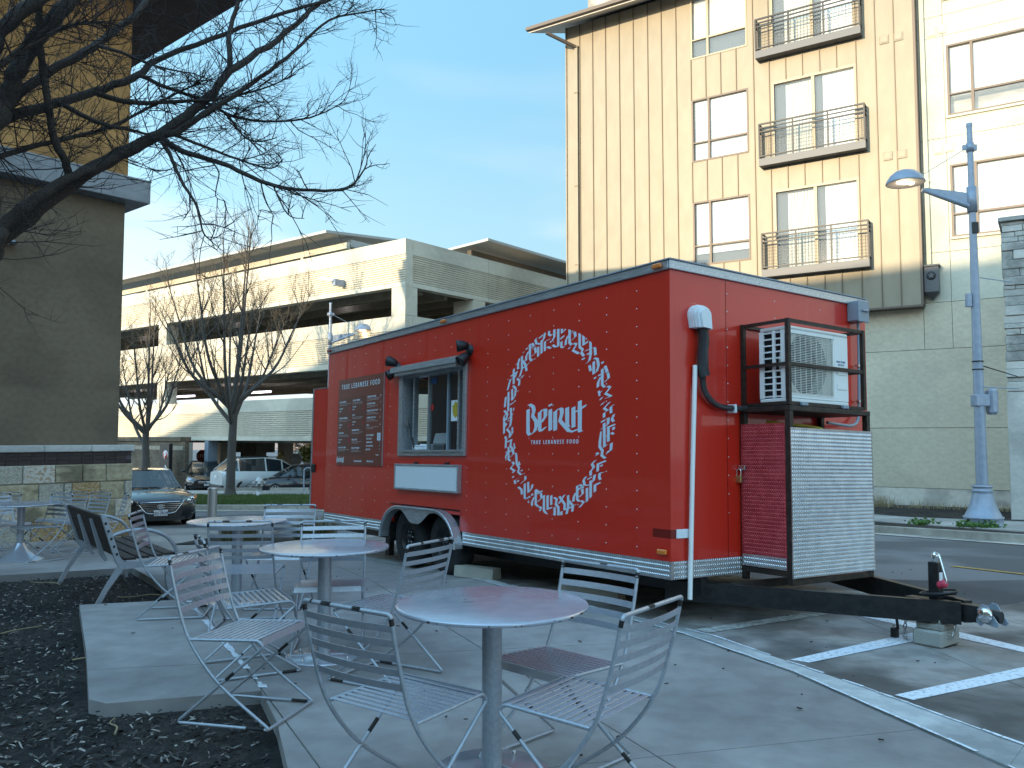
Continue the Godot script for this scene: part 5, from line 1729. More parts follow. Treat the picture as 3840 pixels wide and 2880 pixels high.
	nib(im, "-737,40 -645,96;-626,154 -630,125;-653,205 -653,194;-684,195 -683,183", Vector2(17.5, 5.2), 1.68)
	nib(im, "-612,224 -609,212;-666,334 -664,227 -618,266 -604,336 -651,366;-728,308 -729,129;-774,263 -788,167", Vector2(17.5, 5.2), 1.68)
	nib(im, "-726,236 -664,245;-645,529 -641,386;-679,466 -592,495 -622,450;-689,434 -602,448", Vector2(17.5, 5.2), 1.68)
	nib(im, "-699,432 -744,333;-568,316 -566,310;-604,567 -559,593 -554,622;-569,588 -573,523 -522,533", Vector2(17.5, 5.2), 1.68)
	nib(im, "-509,641 -507,517 -541,449 -586,432 -545,409 -554,362;-492,528 -442,541 -393,566;-493,599 -452,554 -431,494;-520,430 -480,457", Vector2(17.5, 5.2), 1.68)
	nib(im, "-262,802 -295,777 -280,740 -213,727 -162,773 -149,823;-224,796 -223,783;-195,808 -195,795;-205,821 -200,823", Vector2(17.5, 5.2), 1.68)
	nib(im, "-251,703 -249,616;-199,760 -197,640;-147,743 -146,657;-138,747 -64,759", Vector2(17.5, 5.2), 1.68)
	nib(im, "-109,690 -58,671;-306,593 -306,599;-348,748 -323,722 -367,715;-431,713 -431,701", Vector2(17.5, 5.2), 1.68)
	nib(im, "-485,680 -483,674", Vector2(17.5, 5.2), 1.68)

func emblem_word(im: Image, mm := 1.68):
	nib(im, "-400,122 -396,-91 -366,-117 -292,-84 -267,-34 -273,13 -327,59 -306,108 -318,147 -361,168 -388,172", Vector2(28, 6.5), mm, false)
	nib(im, "-217,92 -214,-70 -188,-85 -127,-48", Vector2(28, 6.5), mm, false)
	nib(im, "-217,86 -170,115 -129,113 -128,51 -189,-5", Vector2(28, 6.5), mm, false)
	nib(im, "-56,107 -53,-77", Vector2(28, 6.5), mm, false)
	nib(im, "-56,159 -56,142", Vector2(28, 6.5), mm, false)
	nib(im, "17,88 19,-79", Vector2(28, 6.5), mm, false)
	nib(im, "22,91 80,116 110,106 113,66 87,4 217,-92 269,-97 306,-87", Vector2(28, 6.5), mm, false)
	nib(im, "189,114 191,-38 203,-56", Vector2(28, 6.5), mm, false)
	nib(im, "276,113 278,-58 301,-55", Vector2(28, 6.5), mm, false)
	nib(im, "198,-61 245,-53", Vector2(28, 6.5), mm, false)
	nib(im, "364,162 366,-96 384,-101", Vector2(28, 6.5), mm, false)
	nib(im, "309,76 364,88 419,109 432,126", Vector2(28, 6.5), mm, false)

# ---------- tables, chairs, bench ----------
func make_chair(chips: int) -> Node3D:
	var c := Node3D.new()
	var w := .228
	for sd in [-1.0, 1.0]:
		var x: float = w * sd
		var back := curve(pv([x, .80, -.318, x, .62, -.272, x, .421, -.197, x, .22, -.03, x, .03, .235]), 4)
		back.append(Vector3(x, .012, .258))
		back.append(Vector3(x, .012, -.258))
		back.append(Vector3(x, .408, .218))
		back.append(Vector3(x, .437, .19))
		back.append(Vector3(x, .424, -.19))
		var s := S()
		tube(s, fillet(back, .03, 4), .0082, .0082, 8)
		obj("side_frame", s, M.silver_paint, c)
	var s2 := S()
	tube(s2, fillet(pv([-w, .795, -.316, -w, .828, -.325, w, .828, -.325, w, .795, -.316]), .035, 5), .0084, .0084, 8)
	obj("back_rail", s2, M.silver_paint, c)
	for k in 5:
		var y := .778 - k * .054
		var z := lerpf(-.313, -.222, (.778 - y) / .3) - .004
		var s3 := S()
		for i in 8:
			var x0 := lerpf(-w, w, i / 8.0); var x1 := lerpf(-w, w, (i + 1) / 8.0)
			var z0 := z - .022 * (1.0 - pow(x0 / w, 2)); var z1 := z - .022 * (1.0 - pow(x1 / w, 2))
			var t := Vector3(0, .0135, -.004)
			for e in [.0015, -.0015]:
				quad(s3, Vector3(x0, y, z0 + e) - t, Vector3(x1, y, z1 + e) - t, Vector3(x1, y, z1 + e) + t, Vector3(x0, y, z0 + e) + t)
			for e in [1.0, -1.0]:
				quad(s3, Vector3(x0, y, z0 - .0015) + t * e, Vector3(x1, y, z1 - .0015) + t * e, Vector3(x1, y, z1 + .0015) + t * e, Vector3(x0, y, z0 + .0015) + t * e)
		obj("back_slat", s3, M.silver_slat, c)
	for k in 11:
		var t := k / 10.0
		var s4 := S()
		box(s4, Vector3(0, lerpf(.428, .441, t), lerpf(-.172, .172, t)), Vector3(w * 2 - .012, .0035, .021), Transform3D(), .001)
		obj("seat_slat", s4, M.silver_slat, c)
	var s5 := S()
	box(s5, Vector3.ZERO, Vector3(w * 2 - .014, .034, .0035), Transform3D(Basis(Vector3.RIGHT, -.35), Vector3(0, .428, .206)))
	obj("front_apron", s5, M.silver_slat, c)
	var s6 := S()
	tube(s6, pv([-w, .013, .25, w, .013, .25]), .008, .008, 8)
	obj("floor_bar", s6, M.silver_paint, c)
	# places where the paint is knocked off to the dark metal
	var rng := RandomNumberGenerator.new()
	rng.seed = chips * 13 + 5
	var cs := S()
	for k in 1 + chips:
		var a := rng.randf_range(-w * .95, w * .8)
		tube(cs, pv([a, .829, -.3255, a + rng.randf_range(.006, .05), .829, -.3255]), .0087, .0087, 8)
	for k in 2:
		var sd := -w if k == 0 else w
		if rng.randf() < .7: tube(cs, pv([sd, .815, -.3215, sd, .79, -.3155]), .0091, .0088, 8)
		if rng.randf() < .8: tube(cs, pv([sd, .012, .23, sd, .0125, .20 - rng.randf() * .08]), .0088, .0088, 8)
		if rng.randf() < .6: tube(cs, pv([sd, .425, .205, sd, .412, .213]), .0089, .0089, 8)
		var f := rng.randf()
		var q0 := Vector3(sd, .408, .218).lerp(Vector3(sd, .012, -.258), f * .8)
		tube(cs, PackedVector3Array([q0, q0.lerp(Vector3(sd, .012, -.258), .05 + .15 * rng.randf())]), .0086, .0086, 8)
	stuff(obj("worn_paint", cs, M.chip_dark, c))
	return c

func make_table(flare: bool, seed_: int, r := .42) -> Node3D:
	var t := Node3D.new()
	var s := S()
	lathe(s, p2([.0, .72, r - .012, .72, r - .003, .7185, r, .714, r, .706, r - .004, .702, r - .03, .702, .0, .702]), 64)
	obj("tabletop", s, M.silver_top, t)
	var c := S()
	lathe(c, p2([.0435, .012, .0435, .702]), 28)
	obj("column", c, M.silver_paint, t)
	var b := S()
	if flare: lathe(b, p2([.05, .22, .07, .18, .12, .11, .19, .05, .27, .02, .285, .008, .285, .0]), 40)
	else: lathe(b, p2([.0, .014, .24, .014, .246, .010, .246, .0]), 48)
	obj("base", b, M.silver_top, t)
	if not flare:
		for k in 4:
			var a := TAU * k / 4 + .5
			var bs := S()
			lathe(bs, p2([.0, .03, .008, .03, .009, .014]), 6, Transform3D(Basis(), Vector3(cos(a) * .2, 0, sin(a) * .2)))
			obj("bolt", bs, M.steel, t)
	var rng := RandomNumberGenerator.new()
	rng.seed = seed_
	var cs := S()
	for k in 34:
		var a := rng.randf() * TAU
		var da := rng.randf_range(.006, .045)
		var y0 := rng.randf_range(.703, .71)
		var y1 := y0 + rng.randf_range(.003, .009)
		for i in 3:
			var a0 := a + da * i / 3; var a1 := a + da * (i + 1) / 3
			var R := r + .0006
			quad(cs, Vector3(cos(a0) * R, y0, sin(a0) * R), Vector3(cos(a1) * R, y0, sin(a1) * R), Vector3(cos(a1) * R, y1, sin(a1) * R), Vector3(cos(a0) * R, y1, sin(a0) * R))
	stuff(obj("worn_rim", cs, M.chip_dark, t))
	return t

func furniture():
	var tables := [
		[-.087, -3.69, false, "round silver cafe table nearest the viewer, with chipped rim", .42],
		[-1.24, -5.584, false, "round silver table between the big left chair and the trailer wheels", .42],
		[-2.39, -7.32, false, "round silver table with warm sheen in front of the steel bollard", .42],
		[-6.30, -10.78, true, "far round table with flared conical base beside the limestone wall", .47]]
	for i in tables.size():
		var q = tables[i]
		var t := make_table(q[2], 30 + i, q[4])
		t.name = numbered("cafe_table")
		add_child(t, true)
		t.position = on(q[0], q[1], .001)
		tag(t, q[3], "table", "round silver cafe tables")
		if i == 0:
			var m := S()
			box(m, Vector3(-.10, .7206, -.03), Vector3(.05, .001, .004), Transform3D(Basis(Vector3.UP, .2), Vector3.ZERO)); box(m, Vector3(-.12, .7206, -.06), Vector3(.012, .001, .004))
			obj("scratch", m, M.chip_dark, t)
	var protos := [make_chair(0), make_chair(2), make_chair(5)]
	var first := [true, true, true]
	var chairs := [
		[-.412, -3.319, 143.7, 2, "silver chair in front of the nearest table, seen from behind at its left"],
		[.259, -3.277, 232.8, 0, "silver chair at the right of the nearest table, its back towards the viewer"],
		[.195, -3.839, 315.5, 0, "silver chair behind the nearest table, in front of the trailer skirt"],
		[-.756, -5.114, 239.9, 1, "silver chair with worn top rail in front of the trailer wheels"],
		[-1.259, -5.837, 8.4, 0, "silver chair facing the viewer behind the second table"],
		[-1.383, -4.451, 76.7, 1, "large silver chair standing half on the mulch beside the concrete pad"],
		[-2.012, -6.445, 185.6, 2, "silver chair seen from behind in front of the table with warm sheen"],
		[-1.633, -5.317, 117.3, 2, "silver chair with worn black seat edge turned to the second table"],
		[-2.007, -7.294, .7, 1, "silver chair beyond the table with warm sheen, near the open trailer door"],
		[-2.754, -6.92, 101.7, 0, "silver chair seen side-on between the bench and the third table"],
		[-6.06, -10.72, 330.0, 1, "silver chair right of the far table, behind the bench back"],
		[-6.19, -12.02, 330.0, 0, "silver chair by the limestone wall above the bench"],
		[-6.87, -12.72, 330.0, 2, "dark worn chair half hidden between two chairs by the limestone wall"],
		[-6.02, -12.34, 300.0, 0, "silver chair at the corner of the limestone wall before the black car"],
		[-7.66, -12.35, 320.0, 2, "chair with black worn back rail beyond the far table"],
		[-7.48, -11.8, 290.0, 0, "silver chair turned sideways beyond the far table"],
		[-6.83, -11.34, 60.0, 1, "silver chair left of the far table, cut by the picture edge"]]
	for q in chairs:
		var k: int = q[3]
		var tilt := 0.0
		var xf := yaw(q[2], on(q[0], q[1], .0))
		if first[k]:
			first[k] = false
			var c: Node3D = protos[k]
			c.name = numbered("cafe_chair")
			add_child(c, true)
			c.transform = xf
			tag(c, q[4], "chair", "silver slatted cafe chairs")
		else:
			dup(protos[k], "cafe_chair", q[4], "chair", xf, "silver slatted cafe chairs")
	bench()

func bench():
	var b := thing("park_bench", "park bench with dark wooden back and cast metal ends beside the mulch bed", "bench", yaw(127.7, Vector3(-3.92, -.03, -8.42)))
	# local: x along, +z the side one sits on
	for x in [-.86, -.3, .28, .86]:
		var end: bool = absf(x) > .8
		var s := S()
		var pr := p2([-.36, .76, -.335, .775, -.315, .76, -.20, .40, -.16, .345, .0, .33, .32, .37, .325, .33, .0, .285, -.19, .28, -.235, .36]) if end else p2([-.345, .70, -.325, .70, -.215, .38, -.18, .30, -.20, .29, -.25, .36])
		prism(s, pr, -.025, .025, Transform3D(Basis(Vector3(0, 0, 1), Vector3(0, 1, 0), Vector3(1, 0, 0)), Vector3(x, 0, 0)))
		obj("end_frame" if end else "back_rib", s, M.silver_paint, b)
		if end:
			var l := S()
			prism(l, p2([-.215, .30, -.16, .285, -.29, .1, -.37, -.06, -.41, -.06, -.32, .12]), -.022, .022, Transform3D(Basis(Vector3(0, 0, 1), Vector3(0, 1, 0), Vector3(1, 0, 0)), Vector3(x, 0, 0)))
			obj("leg", l, M.silver_paint, b)
			var l2 := S()
			prism(l2, p2([.20, .35, .255, .355, .25, .15, .285, -.06, .25, -.06, .205, .15]), -.022, .022, Transform3D(Basis(Vector3(0, 0, 1), Vector3(0, 1, 0), Vector3(1, 0, 0)), Vector3(x, 0, 0)))
			obj("leg", l2, M.silver_paint, b)
			var a := S()
			tube(a, curve(pv([x, .58, -.27, x, .62, -.14, x, .615, .05, x, .55, .2, x, .45, .28, x, .36, .31]), 4), .018, .016, 8)
			obj("armrest", a, M.silver_paint, b)
			for k in 5:
				var t := k / 4.0
				obj("bolt_hole", bx(x + (.0255 if x > 0 else -.028), x + (.028 if x > 0 else -.0255), lerpf(.42, .70, t) - .012, lerpf(.42, .70, t) + .012, lerpf(-.225, -.325, t) - .01, lerpf(-.225, -.325, t) + .01, .002), M.chip_dark, b)
	for k in 3:
		var s := S()
		var y0 := .39 + k * .125; var y1 := y0 + .12
		var z0 := lerpf(-.205, -.335, (y0 - .39) / .375); var z1 := lerpf(-.205, -.335, (y1 - .39) / .375)
		prism(s, p2([z0 - .012, y0, z0 + .014, y0 + .004, z1 + .014, y1, z1 - .012, y1 - .004]), -.833, .833, Transform3D(Basis(Vector3(0, 0, 1), Vector3(0, 1, 0), Vector3(1, 0, 0)), Vector3.ZERO))
		obj("back_board", s, M.bench_wood, b)
	for k in 4:
		obj("seat_board", bx(-.833, .833, .352 + k * .006, .374 + k * .006, -.15 + k * .115, -.045 + k * .115, .004), M.bench_wood, b)

# ---------- trees ----------
func twig_spray(s, rng, o: Vector3, d: Vector3, len: float, r: float, depth: int, up: float):
	var p := o
	var dir := d.normalized()
	var k := 4
	var pts := PackedVector3Array([p])
	for i in k:
		dir = (dir + Vector3(rng.randf_range(-.25, .25), rng.randf_range(-.2, .2) + up * .12, rng.randf_range(-.25, .25))).normalized()
		p += dir * len / k
		pts.append(p)
	tube(s, pts, r, r * .35, 3 if r < .006 else 4, false)
	if depth <= 0: return
	var n: int = 3 + rng.randi() % 3
	for i in n:
		var t: float = rng.randf_range(.15, 1.0)
		var idx := mini(int(t * k), k - 1)
		var q: Vector3 = pts[idx].lerp(pts[idx + 1], t * k - idx)
		var ax := Vector3(rng.randf_range(-1, 1), rng.randf_range(-.6, 1.0), rng.randf_range(-1, 1)).normalized()
		var nd: Vector3 = (dir * .75 + ax * .8 + Vector3.UP * up * .2).normalized()
		twig_spray(s, rng, q, nd, len * rng.randf_range(.35, .65), r * .55, depth - 1, up)

func street_tree(label: String, base: Vector3, h: float, fork: float, r: float, spread: float, seed_: int, lean: Vector3, limbs: int, density: int):
	var T := thing("bare_tree", label, "tree", Transform3D(Basis(), base))
	var rng := RandomNumberGenerator.new()
	rng.seed = seed_
	var s := S()
	tube(s, curve(PackedVector3Array([Vector3(0, -.2, 0), Vector3(0, .12, 0), Vector3(.02, fork * .5, .01), Vector3(0, fork, 0) + lean * .3, Vector3(.03, fork + .5, 0) + lean * .5]), 4), r * 1.15, r * .75, 12)
	lathe(s, p2([r * 1.7, -.1, r * 1.35, .06, r * 1.12, .25]), 12)
	obj("trunk", s, M.bark_gray, T)
	var tw := S()
	for i in limbs:
		var a := TAU * (i + rng.randf_range(-.25, .25)) / limbs
		var out: float = spread * rng.randf_range(.55, 1.0)
		var top: float = h * rng.randf_range(.72, 1.0) - out * .35
		if i == 0: out *= .15; top = h
		if i == 1: out *= .3; top = h * .97
		var st := Vector3(0, fork + rng.randf_range(-.25, .55), 0)
		var e := Vector3(cos(a) * out, top, sin(a) * out) + lean
		var m1 := st.lerp(e, .3) + Vector3(cos(a), 0, sin(a)) * out * .22
		var m2 := st.lerp(e, .65) + Vector3(cos(a), 0, sin(a)) * out * .12
		var path := curve(PackedVector3Array([st, m1, m2, e]), 5)
		var bs := S()
		tube(bs, path, r * rng.randf_range(.42, .55), r * .06, 7)
		# secondary branches
		for k in 7:
			var t: float = rng.randf_range(.22, .92)
			var idx := int(t * (path.size() - 1))
			var dir: Vector3 = (path[idx + 1] - path[idx]).normalized()
			var ax := Vector3(rng.randf_range(-1, 1), rng.randf_range(-.1, .5), rng.randf_range(-1, 1)).normalized()
			var nd := (dir * .8 + ax * .75).normalized()
			var ln: float = (1.0 - t * .6) * spread * rng.randf_range(.45, .8)
			var q := path[idx]
			var p2_ := curve(PackedVector3Array([q, q + nd * ln * .5 + Vector3(0, .05, 0), q + nd * ln + Vector3.UP * ln * .35]), 4)
			tube(bs, p2_, r * .2 * (1.1 - t * .5), r * .04, 5, false)
			for w in density:
				var u: float = rng.randf_range(.15, 1.0)
				var j := mini(int(u * (p2_.size() - 1)), p2_.size() - 2)
				var dd: Vector3 = (p2_[j + 1] - p2_[j]).normalized()
				var ax2 := Vector3(rng.randf_range(-1, 1), rng.randf_range(-.2, .9), rng.randf_range(-1, 1)).normalized()
				twig_spray(tw, rng, p2_[j], (dd * .6 + ax2 * .8), rng.randf_range(.45, .95), .01, 2, .8)
		for w in 5:
			var j2: int = path.size() - 2 - (w % 4)
			twig_spray(tw, rng, path[j2], (Vector3(rng.randf_range(-.5, .5), 1, rng.randf_range(-.5, .5))), rng.randf_range(.5, .9), .011, 2, .8)
		obj("branch", bs, M.bark_gray, T)
	stuff(obj("twigs", tw, M.twig_tan, T))

func limb(T, tw, rng, pts: Array, r0: float, r1: float, dens: float):
	var path := curve(pv(pts), 5)
	# slight natural crookedness
	for i in range(1, path.size() - 1): path[i] += Vector3(rng.randf_range(-1, 1), rng.randf_range(-1, 1), rng.randf_range(-1, 1)) * r0 * .16
	var s := S()
	tube(s, path, r0, r1, 8 if r0 > .02 else 6)
	obj("branch", s, M.bark, T)
	var l := 0.0
	for i in path.size() - 1: l += path[i].distance_to(path[i + 1])
	var n := int(l * dens * 1.2)
	for k in n:
		var t: float = pow(rng.randf(), .8)
		var idx := mini(int(t * (path.size() - 1)), path.size() - 2)
		var q := path[idx].lerp(path[idx + 1], rng.randf())
		var dir := (path[idx + 1] - path[idx]).normalized()
		var ax := Vector3(rng.randf_range(-1, 1), rng.randf_range(-1.0, .9), rng.randf_range(-1, 1)).normalized()
		var nd: Vector3 = (dir * .8 + ax * .85).normalized()
		twig_spray(tw, rng, q, nd, rng.randf_range(.16, .55) * (1.15 - t * .4), rng.randf_range(.0035, .0055), 2 if rng.randf() < .5 else 1, .15)

func trees():
	var T := thing("large_tree", "large dark leafless tree whose branches reach in from the left over the plaza", "tree")
	var rng := RandomNumberGenerator.new()
	rng.seed = 61
	var ts := S()
	tube(ts, curve(pv([-4.9, -.2, -4.9, -4.85, .6, -4.95, -4.7, 1.6, -5.0, -4.75, 2.6, -4.95, -4.8, 4.2, -4.8, -4.7, 6.5, -4.5]), 4), .21, .09, 14)
	obj("trunk", ts, M.bark, T)
	var tw := S()
	big_limbs(T, tw, rng)
	stuff(obj("twigs", tw, M.twig, T))
	street_tree("tall vase-shaped bare tree on the grass strip before the garage", Vector3(-10.05, -.64, -29.9), 9.9, 2.7, .16, 2.9, 17, Vector3(.2, 0, 0), 12, 3)
	street_tree("shorter bare tree with a low fork before the masonry wall", Vector3(-14.1, -.66, -32.2), 7.6, 1.9, .15, 2.3, 29, Vector3(-.1, 0, 0), 8, 3)

# ---------- street furniture ----------
func street_lamp(label: String, base: Vector3, h: float, turn: float, extras: bool):
	var L := thing("street_lamp", label, "street lamp", yaw(turn, base))
	var k := h / 8.08
	var s := S()
	lathe(s, p2([.0, .0, .36, .0, .36, .05, .345, .07, .345, .16, .365, .18, .36, .2, .33, .21, .27, .34, .22, .48, .185, .64, .18, .68, .19, .69, .19, .72, .17, .73, .17, .77, .19, .78, .19, .80, .15, .815]), 36, Transform3D(Basis().scaled(Vector3(k, k, k)), Vector3.ZERO))
	obj("base", s, M.lamp_gray, L)
	var p := S()
	tube(p, pv([0, .8 * k, 0, 0, h, 0]), .112 * k, .052 * k, 20)
	obj("pole", p, M.lamp_gray, L)
	var cy := 6.55 * k
	var c := S()
	lathe(c, p2([.075, -.28, .095, -.28, .095, .24, .075, .24]), 20, Transform3D(Basis().scaled(Vector3(k, k, k)), Vector3(0, cy, 0)))
	obj("collar", c, M.lamp_gray, L)
	var a := S()
	tube(a, pv([-.06, cy - .16, 0, -1.0, cy + .18, 0]), .055, .04, 12)
	prism(a, p2([-.08, cy - .14, -1.0, cy + .2, -.9, cy + .22, -.08, cy + .12]), -.012, .012)
	obj("arm", a, M.lamp_gray, L)
	var hd := Node3D.new()
	hd.name = "lamp_head"
	L.add_child(hd, true)
	hd.position = Vector3(-1.33, cy + .32, 0)
	var d := S()
	lathe(d, p2([.0, .27, .1, .26, .2, .225, .29, .15, .345, .07, .37, .0, .365, -.012, .35, -.012]), 36, Transform3D())
	obj("dome", d, M.lamp_gray, hd)
	var u := S()
	lathe(u, p2([.35, -.01, .2, .01, .0, .01]), 30)
	obj("reflector", u, M.lamp_inside, hd)
	for i in 3:
		var e := S()
		lathe(e, p2([.0, -.02, .045, -.018, .055, .0]), 16, Transform3D(Basis(), Vector3(-.13 + i * .13, .0, .02 - i * .02)))
		obj("led_lens", e, M.led, hd)
	var l := OmniLight3D.new()
	l.name = "lamp_glow"
	l.light_color = Color(1, .88, .72)
	l.light_energy = .12
	l.omni_range = 12
	l.omni_attenuation = 2.0
	l.light_size = .1
	l.shadow_enabled = true
	add_child(l, true)
	l.transform = L.transform * Transform3D(Basis(), hd.position + Vector3(0, -.16, 0))
	var r := S()
	tube(r, pv([-.05, 7.6 * k, 0, -1.1, cy + .42, 0]), .009, .009, 6)
	obj("stay_rod", r, M.steel, L)
	var cl := S()
	lathe(cl, p2([.06, -.09, .075, -.09, .075, .09, .06, .09]), 18, Transform3D(Basis(), Vector3(0, 7.6 * k, 0)))
	box(cl, Vector3(-.1, 7.6 * k, 0), Vector3(.1, .1, .04)); box(cl, Vector3(.1, 7.6 * k, 0), Vector3(.06, .12, .05))
	obj("clamp", cl, M.lamp_gray, L)
	var cap := S()
	lathe(cap, p2([.0, .03, .058, .02, .06, -.05]), 18, Transform3D(Basis(), Vector3(0, h, 0)))
	obj("cap", cap, M.lamp_gray, L)
	obj("bracket", bx(-.05, .06, cy - .72, cy - .5, .04, .1), M.black_plastic, L)
	if extras:
		obj("junction_box", bx(-.19, -.09, 4.35, 4.62, -.05, .05, .01), M.lamp_gray, L)
		for q in [[4.95, .75, .1], [3.18, .78, .22], [2.75, .8, .03]]:
			var st := S()
			tube(st, pv([.06, q[0], 0, q[1], q[0] - q[2], .0]), .012, .009, 8)
			obj("banner_arm", st, M.black_steel if q[0] == 3.18 else M.lamp_gray, L)
		for y in [3.1, 3.26]:
			var st := S()
			lathe(st, p2([.09, -.01, .108, -.01, .108, .01, .09, .01]), 20, Transform3D(Basis(), Vector3(0, y, 0)))
			obj("strap", st, M.black_plastic, L)
		var sp := Node3D.new()
		sp.name = "loudspeaker"
		L.add_child(sp, true)
		obj("cabinet", bx(.16, .34, 2.2, 2.72, -.12, .12, .05), M.lamp_gray, sp)
		obj("clamp", bx(-.12, .17, 2.36, 2.6, -.11, .11, .02), M.lamp_gray, sp)

func street_things():
	street_lamp("tall grey street lamp with flared base, right of the trailer", Vector3(9.264, -.31, -16.51), 8.08, 0.0, true)
	street_lamp("grey street lamp standing behind the rear end of the trailer", Vector3(-7.24, -.66, -33.0), 7.45, 180.0, false)
	var b := thing("bollard", "brushed stainless steel bollard beside the black car", "bollard", Transform3D(Basis(), on(-6.5, -18.2)))
	var s := S()
	lathe(s, p2([.098, .0, .098, .86]), 28)
	obj("post", s, M.steel, b)
	var s2 := S()
	lathe(s2, p2([.0, .885, .09, .885, .098, .875, .098, .861]), 28)
	obj("cap", s2, M.steel, b)
	# hydrant
	var h := thing("fire_hydrant", "silver fire hydrant on the grass strip", "hydrant", Transform3D(Basis(Vector3.UP, .3), Vector3(-9.05, -.65, -30.0)))
	var hb := S()
	lathe(hb, p2([.0, -.1, .16, -.1, .16, .03, .11, .04, .105, .34, .14, .35, .14, .38, .11, .39, .115, .50, .145, .51, .145, .545, .13, .56, .11, .62, .06, .67, .03, .68]), 20)
	obj("barrel", hb, M.hydrant_paint, h)
	var ht := S()
	lathe(ht, p2([.0, .76, .03, .755, .035, .68]), 6)
	obj("operating_nut", ht, M.hydrant_paint, h)
	for k in 3:
		var d := [Vector3.RIGHT, Vector3.LEFT, Vector3.BACK][k] as Vector3
		var x := d.cross(Vector3.UP)
		var st := S()
		var r := .07 if k == 2 else .055
		lathe(st, p2([r * .8, .08, r, .1, r, .16, r * 1.15, .165, r * 1.15, .2, .02, .205, .02, .24, .0, .24]), 14, Transform3D(Basis(x, d, x.cross(d)), Vector3(0, .45, 0)))
		obj("outlet_cap", st, M.hydrant_paint, h)
	# wave bike rack
	var br := thing("bike_rack", "grey wave-shaped bike rack on the far sidewalk behind the trailer door", "bike rack", yaw(-8, Vector3(-8.0, -.66, -32.2)))
	var pts := PackedVector3Array([Vector3(0, -.05, 0), Vector3(0, .75, 0)])
	for k in 3:
		for i in 9:
			var a := PI - PI * i / 8.0
			pts.append(Vector3(.16 + k * .64 + cos(a) * .16, .78 + sin(a) * .16, 0))
		if k < 2:
			for i in 9:
				var a := PI + PI * i / 8.0
				pts.append(Vector3(.48 + k * .64 + cos(a) * .16, .28 + sin(a) * .16, 0))
	pts.append(Vector3(1.6, -.05, 0))
	var bs := S()
	tube(bs, pts, .03, .03, 10)
	obj("bent_tube", bs, M.lamp_gray, br)
	for x in [0.0, 1.6]: obj("foot_plate", bx(x - .08, x + .08, .0, .015, -.08, .08), M.lamp_gray, br)
	# wheel stops
	var n := 0
	for q in [[-10.9, -32.9, 2.0, 6.0, "concrete wheel stop before the white car in the garage opening"], [-8.75, -33.0, 1.5, 3.0, "concrete wheel stop before the dark parked car in the garage opening"], [-.36, -8.75, .5, -35.0, "short concrete wheel stop by the trailer wheels"], [.72, -7.62, .6, -35.0, "concrete wheel stop under the front of the trailer"]]:
		var w := thing("wheel_stop", q[4], "wheel stop", yaw(q[3], on(q[0], q[1], .14 if n < 2 else .006)), "concrete wheel stops")
		var st := S()
		prism(st, p2([-.08, .0, .08, .0, .065, .11, -.065, .11]), -q[2] * .5, q[2] * .5, Transform3D(Basis(Vector3(0, 0, 1), Vector3(0, 1, 0), Vector3(1, 0, 0)), Vector3.ZERO))
		obj("block", st, M.curb_concrete, w)
		n += 1
	# signs and rail beyond the garage
	var G := yaw(-38, Vector3(-8.913, -.803, -35.4))
	var octo := PackedVector2Array()
	for i in 8:
		var a := TAU * (i + .5) / 8
		octo.append(Vector2(cos(a), sin(a)) * .38)
	for k in 2:
		var sg := thing("stop_sign", ["red stop sign half hidden by the grey column of the garage", "white back of an octagonal sign above the dark parked car"][k], "sign", [yaw(0, Vector3(-17.2, -1.1, -46.5)), yaw(0, Vector3(-12.3, -1.1, -47.5))][k])
		obj("post", bx(-.03, .03, -.6, 1.5, -.04, -.005), M.lamp_gray, sg)
		var st := S()
		prism(st, octo, .0, .012, Transform3D(Basis(), Vector3(0, [1.5, 1.28][k], 0)))
		obj("plate", st, [M.sign_stop, M.sign_white][k], sg)
		if k == 0: text_on(sg, "STOP", Vector3(0, 1.5, .016), .2, M.sign_white)
	var ys := thing("warning_sign", "yellow diamond warning sign on the bright garage column", "sign", G * Transform3D(Basis(), Vector3(-14.79, .95, -9.87)))
	var st2 := S()
	prism(st2, p2([0, -.42, .42, 0, 0, .42, -.42, 0]), .0, .015, Transform3D(Basis(), Vector3(0, 0, 0)))
	obj("plate", st2, M.sign_yellow, ys)
	for i in 3: obj("print", bx([-.1, -.26, -.12][i], [.1, .26, .12][i], [.14, -.03, -.2][i], [.18, .03, -.16][i], .0155, .018), M.frame_dark, ys)
	var gr := thing("guard_rail", "pale guard rail beyond the open ground level of the garage", "guard rail", G * Transform3D(Basis(), Vector3(-26, -.6, -12.5)))
	for y in [.55, .95]: obj("rail", bx(-6, 22, y - .06, y + .06, -.05, .0), M.canopy_metal, gr)
	for i in 8: obj("post", bx(-5 + i * 3.4, -4.88 + i * 3.4, -.6, 1.0, -.14, -.051), M.canopy_metal, gr)

# ---------- cars ----------
func loft(s, secs: Array, closed_ends := true):
	# each section: z, then half outline [w, y, w, y ...] from the sill up to the crown
	s.set_smooth_group(3)
	var rings := []
	for q in secs:
		var r := PackedVector3Array()
		var o: Array = q[1]
		for i in range(0, o.size(), 2): r.append(Vector3(o[i], o[i + 1], q[0]))
		for i in range(o.size() - 2, -1, -2):
			if o[i] > .001: r.append(Vector3(-o[i], o[i + 1], q[0]))
		rings.append(r)
	for i in rings.size() - 1:
		var a: PackedVector3Array = rings[i]; var b: PackedVector3Array = rings[i + 1]
		for j in a.size():
			var j2 := (j + 1) % a.size()
			quad(s, a[j], b[j], b[j2], a[j2])
	s.set_smooth_group(-1)
	if closed_ends:
		for e in [0, rings.size() - 1]:
			var r: PackedVector3Array = rings[e]
			var c := Vector3.ZERO
			for p in r: c += p / r.size()
			for j in r.size(): tri(s, c, r[j], r[(j + 1) % r.size()])

